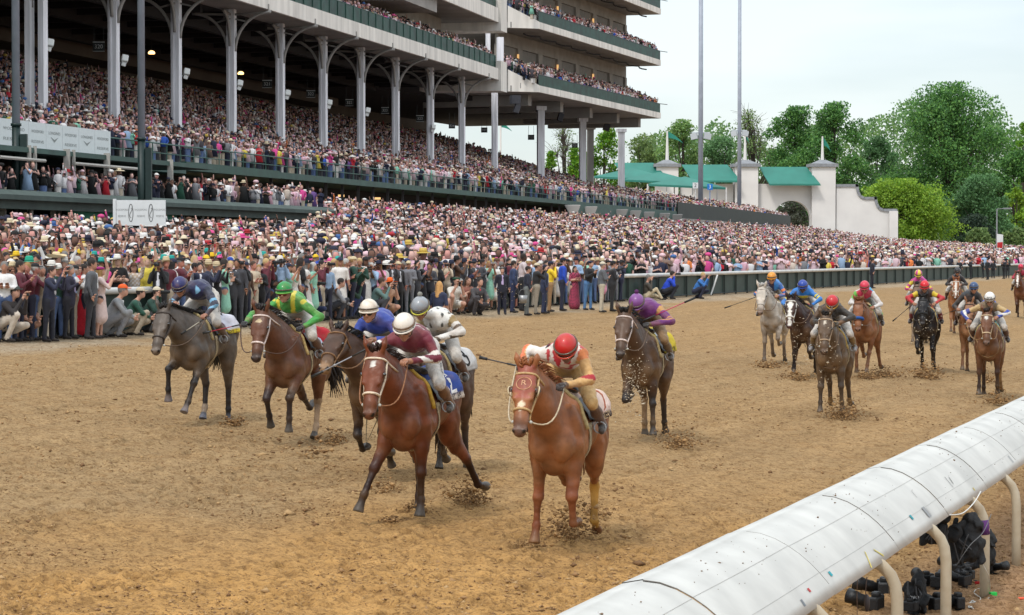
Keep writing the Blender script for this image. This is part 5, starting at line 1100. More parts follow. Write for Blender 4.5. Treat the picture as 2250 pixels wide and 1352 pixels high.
    for i, (px, Y, d, py0, gy) in enumerate([(37, 118, .40, 415, 275), (312, 124, .385, 440, 306), (1539, 400, .86, 440, None), (1624, 470, .84, 440, None)]):
        X = (px-CX)/F*Y; zb = W(px, py0, Y)[2]-(2.2 if i < 2 else 4); zt = zb+46
        t = empty('light_pole', (X, Y, zb), label='tall %s light pole %s' % (['grey and dark green', 'grey and dark green', 'thin grey', 'thin grey'][i], ['at the left edge, before the white boards', 'rising beside the sponsor signboard', 'left of the two against the sky', 'right of the two against the sky'][i]), cat='light pole', group='tall light poles of the track')
        z1 = (W(px, gy, Y)[2]-zb) if gy else 0
        mb = MB(); mb.tube([(0, 0, z1), (0, 0, zt-zb)], [d/2, d*.40], 16); mb.build('pole', gp, t, True)
        if gy:
            mb = MB(); mb.tube([(0, 0, 0), (0, 0, z1)], d*.52, 16); mb.tube([(0, 0, z1-.05), (0, 0, z1+.08)], d*.66, 16); mb.build('base', dg, t, True)
            mb = MB(); mb.box((d*.95, 0, z1/2+.3), (d*.8, .3, z1*.72)); mb.build('cabinet', dg, t)
        else:
            z2 = W(px, 300 if i == 2 else 294, Y)[2]-zb; mb = MB()
            for u in (-1, 1): mb.box((u*1.1, -.3, z2), (1.1, .7, 1.0), u*.3, ry=.2*u)
            mb.box((0, 0, z2+.6), (3, .2, .2)); mb.build('camera_housing', mat('housing', lin((190, 194, 198)), rough=.5), t)
# ------------------------------------------------------------------ people
# slots: 0 skin 1 hair 2 top 3 shirt 4 bottom 5 shoes 6 hat 7 black (phone, camera) 8 glasses
def person_prims(pose='stand', arms='down', skirt=0, long_hair=False, jacket=False, lean=0, belly=0):
    P = []; q = []
    if pose == 'stand':
        pel = np.array([0, 0, .95]); ch = np.array([.02+lean*.12, 0, 1.34]); hd = np.array([.04+lean*.22, 0, 1.62])
        legs = [(np.array([0, s*.09, .92]), np.array([.03*s, s*.10, .50]), np.array([-.02+.05*s, s*.11, .09])) for s in (-1, 1)]
    elif pose == 'crouch':
        pel = np.array([-.22, 0, .30]); ch = np.array([.02, 0, .66]); hd = np.array([.14, 0, .95])
        legs = [(np.array([-.2, s*.10, .30]), np.array([.28, s*.17, .52-.20*(s > 0)]), np.array([.05-.25*(s > 0), s*.15, .09])) for s in (-1, 1)]
    else:   # sitting on the ground or kneeling low
        pel = np.array([-.1, 0, .16]); ch = np.array([-.06, 0, .52]); hd = np.array([.0, 0, .83])
        legs = [(np.array([-.1, s*.10, .15]), np.array([.26, s*.16, .42-.24*(s > 0)]), np.array([.46, s*.14, .09])) for s in (-1, 1)]
    up = ch-pel
    P += [Cn(pel+np.array([0, .06, 0]), pel+np.array([0, -.06, 0]), .115, None, .05, 4), Cn(pel+up*.15, pel+up*.6, .118+belly, .125+belly*.5, .05, 2, 1.15), Cn(pel+up*.6, ch, .128, .135, .05, 2, 1.2),
          Cn(ch+np.array([0, .13, .06]), ch+np.array([0, -.13, .06]), .075, None, .05, 2), Cn(ch+np.array([.0, 0, .1]), hd+np.array([-.01, 0, -.08]), .05, .046, .02, 0)]
    if jacket: P += [Cn(ch+np.array([.115, 0, .08]), pel+up*.45+np.array([.125+belly, 0, 0]), .022, .030, .01, 3), Cn(pel+up*.35, pel-up*.22, .140, .150, .05, 2, 1.1)]
    P += [El(hd, (.092, .074, .112), .02, 0), El(hd+np.array([.05, 0, -.06]), (.045, .045, .05), .02, 0), Cn(hd+np.array([.088, 0, .01]), hd+np.array([.106, 0, -.025]), .009, .014, .006, 0),
          El(hd+np.array([-.016, 0, .03]), (.098, .084, .104), .01, 1)]
    for s in (-1, 1): P += [El(hd+np.array([.076, s*.033, .014]), (.012, .017, .010), .003, 8), El(hd+np.array([0, s*.074, 0]), (.018, .012, .028), .005, 0)]
    if long_hair:
        for s in (-1, 1): P += [Cn(hd+np.array([-.02, s*.06, 0]), ch+np.array([.0, s*.10, .04]), .045, .030, .03, 1)]
        P += [Cn(hd+np.array([-.06, 0, 0]), ch+np.array([-.10, 0, .02]), .07, .05, .03, 1)]
    for hip, kn, an in legs:
        skn = 0 if skirt else 4
        P += [Cn(hip, kn, .098, .060, .04, skn), Cn(kn, an, .058, .040 if skirt else .052, .03, skn), Cn(an+np.array([-.02, 0, -.035]), an+np.array([.15, 0, -.05]), .042, .034, .02, 5)]
    if skirt == 1 and pose == 'stand': P += [Cn(pel, pel+np.array([0, 0, -.42]), .15, .20, .05, 2, 1.1)]
    if skirt == 2 and pose == 'stand': P += [Cn(pel, pel+np.array([0, 0, -.75]), .15, .22, .05, 2, 1.1)]
    if skirt and pose != 'stand': P += [Cn(pel, legs[0][1]*.7+pel*.3, .13, .09, .03, 2), Cn(pel, legs[1][1]*.7+pel*.3, .13, .09, .03, 2)]
    A = {'down': [((-.03, .25, -.26), (.06, .26, -.50))]*2, 'phone': [((.20, .20, -.16), (.34, .05, .16))]*2, 'camera': [((.12, .22, -.18), (.17, .05, .22))]*2,
         'raise': [((.12, .22, .26), (.20, .14, .56)), ((-.03, .25, -.26), (.10, .22, -.46))], 'raise2': [((.10, .24, .24), (.20, .16, .54))]*2, 'clap': [((.06, .24, -.22), (.26, .03, -.06))]*2,
         'pocket': [((-.10, .27, -.24), (.06, .17, -.42)), ((-.03, .25, -.26), (.06, .24, -.50))], 'fold': [((.05, .25, -.22), (.20, -.06, -.20))]*2, 'point': [((.26, .20, .04), (.52, .16, .14)), ((.05, .25, -.24), (.2, .1, -.2))],
         'knees': [((.16, .22, -.20), (.36, .12, -.32))]*2}[arms]
    for s, (e, h) in zip((1, -1), A):
        S_ = ch+np.array([0, s*.185, .05]); E = S_+np.array([e[0], s*(e[1]-.19), e[2]]); H = S_+np.array([h[0], s*(h[1]-.185), h[2]])
        P += [Cn(S_, E, .062, .050, .035, 2), Cn(E, E*.2+H*.8, .048, .034, .025, 2 if not skirt else 0), Cn(E*.22+H*.78, H, .028, .022, .01, 0), Cn(H, H+(H-E)/np.linalg.norm(H-E)*.07, .036, .022, .012, 0, .8)]
        q.append(H)
    if arms in ('phone',): c = (q[0]+q[1])/2+np.array([.05, 0, .03]); P += [El(c, (.014, .085, .045), .003, 7)]
    if arms == 'camera': c = (q[0]+q[1])/2+np.array([.05, 0, .03]); P += [El(c, (.05, .075, .055), .003, 7), Cn(c, c+np.array([.18, 0, 0]), .038, .045, .003, 7)]
    if arms == 'raise': c = q[0]+np.array([.05, 0, .09]); P += [El(c, (.012, .04, .075), .003, 7)]
    return P, hd, q, legs
_tmpl = {}
def person_template(key, h=.026):
    if key in _tmpl: return _tmpl[key]
    P, hd, q, legs = person_prims(**dict(key)); V, Q = sdf_mesh(P, h); sl, _ = slots_of(P, V)
    # separate fingers on both hands
    mb = MB()
    for s, H in zip((1, -1), q): hand_tubes(mb, H+np.array([.02, 0, .03]), (.5, 0, 1), (-1, 0, .3), -s, (0, 0, 0), .6, .95)
    n0 = len(V); F_ = Q.tolist()+[[i+n0 for i in f] for f in mb.f]; V = np.vstack([V, np.array(mb.v)]); sl = np.concatenate([sl, np.zeros(len(mb.v), int)])
    _tmpl[key] = (V, F_, sl, hd); return _tmpl[key]
def hat_mesh(kind, hd, col):
    mb = MB(); c = hd+np.array([-.01, 0, .055]); col2 = tuple(min(1, x*.45) for x in col)
    if kind == 'cap': mb.sphere(c, (.105, .088, .085), 12, 6, col, 0, .5); mb.tube([c+np.array([.07+.10*math.cos(a)*1.0, .075*math.sin(a), -.002]) for a in np.linspace(-1.57, 1.57, 9)], .008, 4, col, closed=True); mb.add([c+np.array([.06, -.07, 0]), c+np.array([.15, -.05, -.012]), c+np.array([.17, 0, -.012]), c+np.array([.15, .05, -.012]), c+np.array([.06, .07, 0])], [[0, 1, 2, 3, 4]], col)
    elif kind in ('fedora', 'wide', 'cowboy'):
        r = {'fedora': .155, 'wide': .235, 'cowboy': .20}[kind]; n = 20; V = []; 
        for k, (rr_, zz) in enumerate(((.10, .0), (r*.7, -.012), (r, .0 if kind != 'cowboy' else .02))):
            for i in range(n):
                a = 2*math.pi*i/n; z = zz+(.045*abs(math.sin(a))**2*(k == 2) if kind == 'cowboy' else .012*math.sin(a*2+1)*(k == 2)); V.append(c+np.array([rr_*math.cos(a)*(1.15 if kind == 'cowboy' else 1), rr_*math.sin(a), z]))
        mb.add(V, [[k*n+i, k*n+(i+1) % n, (k+1)*n+(i+1) % n, (k+1)*n+i] for k in range(2) for i in range(n)], col)
        mb.tube([c+np.array([0, 0, -.005]), c+np.array([0, 0, .03]), c+np.array([0, 0, .09]), c+np.array([0, 0, .115])], [.100, .097, .085, .055], 16, col, flat=.88)
        mb.tube([c+np.array([0, 0, .006]), c+np.array([0, 0, .028])], [.1015, .0995], 16, col2, flat=.88)
    elif kind == 'beret': mb.sphere(c+np.array([-.02, 0, .01]), (.12, .12, .05), 12, 6, col)
    elif kind == 'flower':
        mb.sphere(c+np.array([0, .05, .03]), (.10, .10, .035), 12, 6, col); rr_ = random.Random(len(_tmpl))
        for i in range(9): p = c+np.array([rr_.uniform(-.06, .08), rr_.uniform(-.02, .12), .05]); mb.tube([p, p+np.array([rr_.uniform(-.08, .08), rr_.uniform(-.06, .08), rr_.uniform(.03, .09)])], [.03, .008], 5, col)
    return mb
SKINS = [lin(c) for c in ((200, 152, 130), (186, 136, 112), (210, 168, 146), (164, 116, 92), (110, 76, 58), (192, 128, 110), (80, 54, 42))]
HAIRS = [lin(c) for c in ((40, 30, 24), (70, 50, 36), (150, 116, 70), (190, 160, 110), (120, 116, 112), (28, 22, 20), (180, 176, 170))]
def place_person(key, cols, loc, yaw, scale, label, group=None, hat=None, hatcol=None, name='person'):
    V, F_, sl, hd = person_template(tuple(sorted(key.items())))
    tab = np.array([cols.get('skin', SKINS[0]), cols.get('hair', HAIRS[0]), cols['top'], cols.get('shirt', lin((225, 225, 225))), cols.get('bottom', lin((40, 40, 48))), cols.get('shoe', lin((36, 28, 24))), (0, 0, 0), (.012, .012, .014), cols.get('glasses', (.05, .03, .025))])
    col = tab[sl]
    if cols.get('pattern'):
        m = (sl == 2) & (np.sin(V[:, 1]*60)*np.sin(V[:, 2]*60+V[:, 0]*50) > .25); col[m] = cols['pattern']
    o = mesh_obj(name, V, F_, mat('clothes', vcol=True, rough=.8, sheen=.1, var=.12, vscale=18, bump=.3, bscale=20), None, col, True, loc=loc, rotz=yaw, scale=scale, label=label, cat='person', group=group)
    if hat: hat_mesh(hat, hd, hatcol).build('hat', mat('hatcloth', vcol=True, rough=.85, var=.1, vscale=30), o, hat in ('cap', 'beret'))
    return o
def C(r, g, b): return lin((r, g, b))
NAVY = C(34, 38, 62); DGR = C(28, 74, 58); KHA = C(190, 172, 146); CHR = C(72, 72, 78); JEAN = C(70, 100, 140)
def build_bystanders():
    G_ = 'people along the track side of the fence'
    def add(px, fy, hpx, yaw, key, cols, label, hat=None, hc=None, full=1.75):
        g = G(px, fy); sc_ = hpx*g[1]/F/full; sc_ = max(.88, min(1.12, sc_))
        place_person(key, cols, g, R(yaw), sc_, label, G_, hat, hc)
    S = lambda **k: dict(pose='stand', **k); K = lambda **k: dict(pose='crouch', **k); T = lambda **k: dict(pose='sit', **k)
    # yaw 0 = facing along +x (picture right); -90 = facing the camera
    D = [
     (20, 752, 170, -20, K(arms='phone'), dict(top=C(50, 44, 44), bottom=C(206, 192, 176)), 'crouching person in beige trousers with a phone at the left edge', 'cap', C(70, 74, 70)),
     (48, 748, 120, -40, K(arms='knees', skirt=1), dict(top=C(44, 42, 46), hair=HAIRS[1]), 'person crouching low beside the woman in the white dress', None, None),
     (62, 746, 180, 0, S(arms='clap', skirt=1), dict(top=C(226, 224, 220), hair=HAIRS[3], shoe=C(190, 150, 120)), 'woman in a short white dress and wide green hat', 'wide', C(40, 160, 130)),
     (108, 752, 168, -15, S(arms='phone', jacket=True, lean=.2), dict(top=NAVY, bottom=C(30, 32, 44), shirt=C(200, 200, 210)), 'man in a dark navy suit filming with a pale phone', None, None),
     (122, 742, 185, -25, S(arms='down', jacket=True), dict(top=C(38, 48, 78), shirt=C(140, 175, 225), bottom=C(36, 40, 62)), 'tall man in a navy suit and cream cowboy hat', 'cowboy', C(224, 204, 164)),
     (152, 746, 165, -10, S(arms='clap', jacket=True), dict(top=C(36, 34, 54), shirt=C(160, 150, 190), hair=HAIRS[4], bottom=C(28, 28, 38)), 'grey-haired man in a dark suit clapping his hands', None, None),
     (172, 740, 160, -60, S(arms='fold', skirt=2), dict(top=C(206, 28, 48), hair=HAIRS[1]), 'woman in a long bright red dress behind the clapping man', None, None),
     (200, 746, 178, 0, S(arms='pocket', jacket=True), dict(top=C(86, 88, 92), shirt=C(225, 225, 225), bottom=C(50, 50, 56), skin=SKINS[1]), 'man in a grey jacket with a hand in his pocket', None, None),
     (219, 744, 160, 10, S(arms='phone', skirt=1, long_hair=True), dict(top=C(220, 196, 190), hair=HAIRS[2]), 'blonde woman in a pale lace dress behind the man in grey', 'beret', C(150, 40, 110)),
     (256, 742, 120, 5, K(arms='knees', jacket=True), dict(top=C(140, 142, 144), bottom=C(134, 134, 136), hair=HAIRS[4]), 'crouching man in a grey suit and orange cap', 'cap', C(226, 96, 40)),
     (296, 738, 105, 5, K(arms='knees'), dict(top=DGR, bottom=C(170, 156, 136)), 'crouching man in a green shirt with a beige and green cap', 'cap', C(200, 186, 160)),
     (333, 732, 100, -10, K(arms='camera'), dict(top=C(34, 66, 56), bottom=C(60, 60, 60)), 'crouching man in dark green photographing, just left of the grey horse', 'cap', C(206, 194, 170)),
     (440, 716, 100, -60, K(arms='knees'), dict(top=DGR, bottom=KHA), 'man in green bending low under a beige cap beside the dark blue jockey', 'cap', C(200, 186, 156)),
     (432, 712, 140, -85, S(arms='down'), dict(top=DGR, bottom=KHA), 'man in a green polo shirt and beige cap facing the track, behind the grey horse', 'cap', C(204, 190, 160)),
     (466, 710, 135, -60, S(arms='fold', belly=.03), dict(top=DGR, bottom=C(40, 40, 44)), 'broad man in a dark green polo with a beige cap turned back', 'cap', C(196, 180, 150)),
     (505, 712, 148, 10, S(arms='down', belly=.06), dict(top=C(36, 84, 66), bottom=C(200, 184, 160), skin=SKINS[5]), 'heavy man in a green polo and khaki shorts seen from the side', 'cap', C(210, 198, 172)),
     (530, 718, 150, -80, S(arms='camera', jacket=True), dict(top=(.012, .012, .014), bottom=(.012, .012, .014), hair=SKINS[0], skin=SKINS[0]), 'bald man in a long black coat holding a camera', None, None),
     (556, 706, 140, -70, S(arms='down', jacket=True), dict(top=C(44, 60, 100), shirt=C(225, 225, 235), hair=HAIRS[1]), 'young man in a blue suit behind the bald photographer', None, None),
     (578, 704, 128, -40, S(arms='fold'), dict(top=C(186, 30, 44), bottom=NAVY), 'person in a red quilted vest left of the green jockey', 'cap', C(30, 30, 34)),
     (684, 706, 92, -30, K(arms='camera', jacket=True), dict(top=C(44, 54, 92), bottom=C(44, 54, 90), shirt=C(220, 220, 220), hair=HAIRS[1]), 'smiling man crouching in a blue suit with a large camera', None, None),
     (706, 702, 100, 10, K(arms='camera'), dict(top=(.014, .014, .018), bottom=(.014, .014, .018), hair=HAIRS[4]), 'photographer crouching in black behind the man in the blue suit', None, None),
     (738, 704, 92, 5, K(arms='knees', jacket=True), dict(top=C(146, 146, 150), bottom=C(60, 60, 66), hair=HAIRS[0]), 'man crouching in a light grey suit before the white helmet', None, None),
     (765, 700, 96, 20, K(arms='phone'), dict(top=C(40, 66, 50), bottom=C(50, 60, 100), hair=HAIRS[0]), 'crouching person in dark green with a phone beside the rail gap', 'beret', C(220, 214, 190)),
     (797, 694, 118, 10, S(arms='clap', lean=.9), dict(top=C(30, 130, 206), bottom=C(50, 60, 90), hair=HAIRS[4]), 'grey-haired man in a bright blue jacket leaning forward', None, None),
     (828, 700, 92, 5, K(arms='phone'), dict(top=C(96, 124, 120), bottom=C(70, 70, 76), hair=HAIRS[1]), 'man in grey-green crouching with a phone beside the orange hat', None, None),
     (852, 700, 86, -60, K(arms='phone', skirt=1), dict(top=C(216, 170, 140), hair=HAIRS[1]), 'woman in an orange hat crouching between the two white helmets', 'wide', C(236, 110, 40)),
     (868, 690, 128, 0, S(arms='fold', jacket=True), dict(top=C(36, 38, 50), shirt=C(190, 200, 230), hair=HAIRS[0]), 'man in a dark suit looking along the track, left of the navy cap', None, None),
     (892, 692, 124, 10, S(arms='phone', jacket=True), dict(top=(.014, .015, .02), shirt=C(200, 60, 80)), 'man in a black suit with a red tie and navy cap', 'cap', C(44, 56, 92)),
     (946, 688, 126, -80, S(arms='camera', jacket=True), dict(top=C(220, 160, 200), bottom=C(220, 160, 200), shirt=C(220, 160, 200), pattern=C(180, 90, 150), skin=SKINS[6], hair=HAIRS[5]), 'man in a pink patterned suit taking a picture', None, None),
     (966, 694, 88, 70, T(arms='down', skirt=1, long_hair=True), dict(top=C(44, 50, 76), hair=C(200, 150, 90)), 'curly blonde woman in navy sitting with her back turned', None, None),
     (1000, 692, 90, -70, K(arms='phone', skirt=1), dict(top=C(226, 220, 210), hair=HAIRS[1]), 'woman in white and dark green crouching, smiling', 'beret', C(30, 70, 50)),
     (1024, 690, 88, -60, K(arms='clap', skirt=1, long_hair=True), dict(top=C(150, 96, 80), hair=HAIRS[1]), 'brown-haired woman crouching with clasped hands and a dark fascinator', 'flower', C(40, 40, 70)),
     (1050, 694, 86, -60, K(arms='knees', jacket=True), dict(top=C(72, 68, 70), shirt=C(200, 60, 70), bottom=C(66, 62, 66)), 'smiling man in a charcoal suit crouching with a red bow tie', None, None),
     (1012, 672, 112, -10, S(arms='phone', skirt=1), dict(top=C(140, 214, 180), hair=HAIRS[1]), 'woman in a mint green jacket pointing a phone', None, None),
     (1044, 676, 108, 0, S(arms='fold', skirt=1, long_hair=True), dict(top=C(40, 34, 66), hair=HAIRS[0]), 'dark-haired woman in deep purple above the man with the bow tie', None, None),
     (1064, 676, 118, 5, S(arms='fold'), dict(top=C(150, 170, 196), bottom=C(150, 170, 196), hair=HAIRS[0]), 'bearded man in a pale blue suit', None, None),
     (1103, 692, 106, -80, S(arms='down', jacket=True), dict(top=C(30, 32, 46), shirt=C(190, 170, 210), bottom=C(30, 32, 50), hair=HAIRS[4], shoe=BLK), 'elderly man in a dark suit with a lilac tie and flat cap', 'beret', C(70, 66, 62)),
     (1127, 688, 116, 10, S(arms='down', jacket=True), dict(top=C(44, 58, 92), bottom=C(40, 48, 80)), 'man in a blue suit behind the elderly man with the lilac tie', None, None),
     (1148, 684, 128, 10, S(arms='fold'), dict(top=C(206, 190, 190), bottom=C(30, 30, 34), skin=SKINS[6]), 'man in a pale hooded top standing tall among the suits', None, None),
     (1158, 694, 110, 10, S(arms='down'), dict(top=C(32, 36, 52), bottom=C(110, 114, 112)), 'man in a navy jacket and grey trousers carrying a bucket', None, None),
     (1178, 692, 114, 20, S(arms='phone'), dict(top=(.018, .018, .02), bottom=C(150, 140, 124)), 'man in black with a beige cap holding a phone near the bucket', 'cap', C(206, 190, 160)),
     (1196, 690, 108, 0, S(arms='pocket', jacket=True), dict(top=C(44, 52, 80), bottom=C(44, 52, 80), skin=SKINS[4]), 'man in a navy suit and dark cap left of the yellow jacket', 'cap', C(30, 32, 50)),
     (1208, 686, 112, 15, S(arms='camera'), dict(top=C(232, 196, 40), bottom=C(150, 116, 80)), 'person in a bright yellow jacket', 'cap', C(30, 34, 60)),
     (1235, 684, 118, 15, S(arms='down'), dict(top=C(30, 70, 180), bottom=C(34, 38, 60)), 'man in a royal blue jacket with white gloves', 'cap', C(26, 30, 50)),
     (1262, 680, 96, -60, S(arms='fold', skirt=2, long_hair=True), dict(top=C(170, 60, 90), hair=HAIRS[0], pattern=C(60, 30, 40)), 'woman in a dark red flowered dress', None, None),
     (1292, 682, 110, -40, S(arms='clap', lean=.4), dict(top=(.018, .018, .02), bottom=C(80, 120, 165), shirt=C(220, 220, 220)), 'man in a black vest and blue jeans striding forward', 'beret', C(36, 42, 66)),
     (1322, 687, 112, 10, S(arms='point', belly=.03), dict(top=C(92, 94, 98), shirt=C(225, 225, 225), bottom=C(190, 180, 160), hair=HAIRS[4]), 'man in a grey vest and khaki trousers pointing ahead', 'cap', C(210, 198, 176)),
     (1345, 685, 112, 15, S(arms='point', jacket=True), dict(top=(.018, .018, .022), shirt=C(150, 130, 200), bottom=(.018, .018, .02)), 'man in a black vest with a purple tie beside the fence', 'cap', C(30, 30, 34)),
     (1378, 655, 62, 10, T(arms='camera'), dict(top=(.02, .02, .022), bottom=(.02, .02, .02), hair=C(170, 110, 70)), 'red-haired photographer in black sitting by the fence', None, None),
     (1425, 660, 74, 5, T(arms='camera'), dict(top=C(70, 64, 56), bottom=C(196, 180, 150), hair=HAIRS[4]), 'grey-haired photographer sitting with legs stretched out', None, None),
     (1470, 658, 70, 10, K(arms='camera'), dict(top=C(26, 66, 190), bottom=C(30, 32, 40), hair=HAIRS[0]), 'photographer in a bright blue jacket with a long lens', None, None),
     (1538, 657, 58, -20, K(arms='phone'), dict(top=C(50, 110, 180), bottom=C(34, 38, 60), hair=HAIRS[3]), 'blonde person in a blue jacket crouching alone by the fence', None, None),
     (1916, 634, 66, -10, S(arms='down', jacket=True), dict(top=C(30, 32, 46), shirt=C(120, 160, 220), bottom=C(30, 32, 44)), 'man in a dark suit and blue shirt standing above the fence', None, None)]
    for px, y_, hp_ in ((2096, 612, 42), (2108, 614, 44), (2120, 612, 40), (2133, 614, 46), (2160, 612, 42), (2170, 615, 46), (2182, 612, 40), (2206, 613, 44), (2214, 612, 42)):
        D.append((px, y_, hp_, random.uniform(-180, 0), S(arms=random.choice(['down', 'fold', 'clap'])), dict(top=(.014, .016, .022), bottom=(.012, .014, .018)), None, 'cap' if px % 2 else None, (.02, .02, .03)))
    for d in D:
        px, fy, hp_, yaw, key, cols, lab, hat, hc = d
        full = {'stand': 1.75, 'crouch': 1.06, 'sit': .95}[key['pose']]; g = G(px, fy); sc_ = max(.86, min(1.14, hp_*g[1]/F/full))
        place_person(key, cols, g, R(yaw), sc_, lab or 'dark-clothed official standing in a group at the far end of the fence', G_ if lab else 'dark-clothed officials at the far end of the fence', hat, hc)
    rr = random.Random(77); G2_ = 'spectators standing on the track side of the fence'
    marks = [(0, 'at the left edge'), (70, 'beside the white dress'), (150, 'behind the suited men'), (360, 'behind the grey horse'), (430, 'behind the green shirts'), (500, 'beside the broad green polo'), (560, 'left of the green jockey'), (660, 'right of the green jockey'), (740, 'left of the first white helmet'), (830, 'behind the orange hat'), (900, 'left of the pink suit'), (985, 'right of the pink suit'), (1080, 'left of the flat cap man'), (1170, 'near the bucket'), (1250, 'right of the royal blue jacket'), (1330, 'before the fence reappears')]
    cl = [('navy suit', (36, 40, 64)), ('black suit', (22, 22, 26)), ('grey suit', (116, 116, 122)), ('white shirt', (226, 224, 222)), ('pink dress', (224, 150, 176)), ('white dress', (228, 222, 216)), ('black dress', (24, 22, 26)), ('pale blue jacket', (150, 176, 206)), ('maroon jacket', (96, 34, 48)), ('dark green jacket', (30, 66, 54)), ('brown coat', (92, 66, 50)), ('charcoal suit', (66, 66, 72)), ('beige jacket', (200, 182, 158)), ('mint dress', (150, 206, 182))]
    px = -10
    while px < 1350:
        px += rr.uniform(10, 17)*(1.25-.25*px/1350)
        if 205 < px < 345 or 728 < px < 745: continue
        Yf = (28.6)/(.337-(px-CX)/F); dt = rr.uniform(.25, .75); Y = Yf*(1+0)-dt; X = (px-CX)/F*Y
        nm, c = rr.choice(cl); fem = 'dress' in nm; key = dict(pose='stand', arms=rr.choice(['phone', 'fold', 'down', 'clap', 'camera', 'down']), skirt=int(fem), long_hair=fem, jacket='suit' in nm)
        hat = rr.choice([None, None, 'cap', 'fedora', None, 'wide' if fem else 'cap']); hc = rr.choice([(226, 222, 214), (206, 186, 150), (40, 44, 66), (30, 30, 32)]); hn = {(226, 222, 214): 'white', (206, 186, 150): 'straw', (40, 44, 66): 'navy', (30, 30, 32): 'black'}[hc]
        lab = 'standing %s in a %s%s, %s, %s' % ('woman' if fem else 'man', nm, '' if not hat else ' and %s %s' % (hn, {'wide': 'sunhat'}.get(hat, hat)), {'phone': 'filming', 'fold': 'arms folded', 'down': 'arms down', 'clap': 'clapping', 'camera': 'photographing'}[key['arms']], min(marks, key=lambda m: abs(m[0]-px))[1])
        if len(lab.replace(',', '').split()) > 16: lab = lab.replace(', arms down', '').replace(', arms folded', '')
        place_person(key, dict(top=lin(c), skin=rr.choice(SKINS[:6]), hair=rr.choice(HAIRS), bottom=lin(c) if 'suit' in nm else lin(rr.choice([(40, 42, 60), (190, 176, 156), (80, 100, 140)])), shirt=lin((222, 222, 228))), (X, Y, float(gz(X, Y))), R(rr.uniform(-110, 20)), rr.uniform(.93, 1.05), lab, G2_, hat, lin(hc))
    # metal bucket
    g = G(1149, 694); mb = MB(); mb.tube([(0, 0, 0), (0, 0, .26)], [.11, .15], 16, (.32, .32, .32)); mb.tube([(.14*math.cos(a), 0, .26+.2*math.sin(a)) for a in np.linspace(0, math.pi, 9)], .008, 4, (.2, .2, .2))
    mb.build('bucket', mat('bucket', vcol=True, rough=.4, metal=.5), None, True, loc=(g[0], g[1]-.35, g[2]+.42), label='grey metal bucket carried by the man in the navy jacket', cat='bucket')
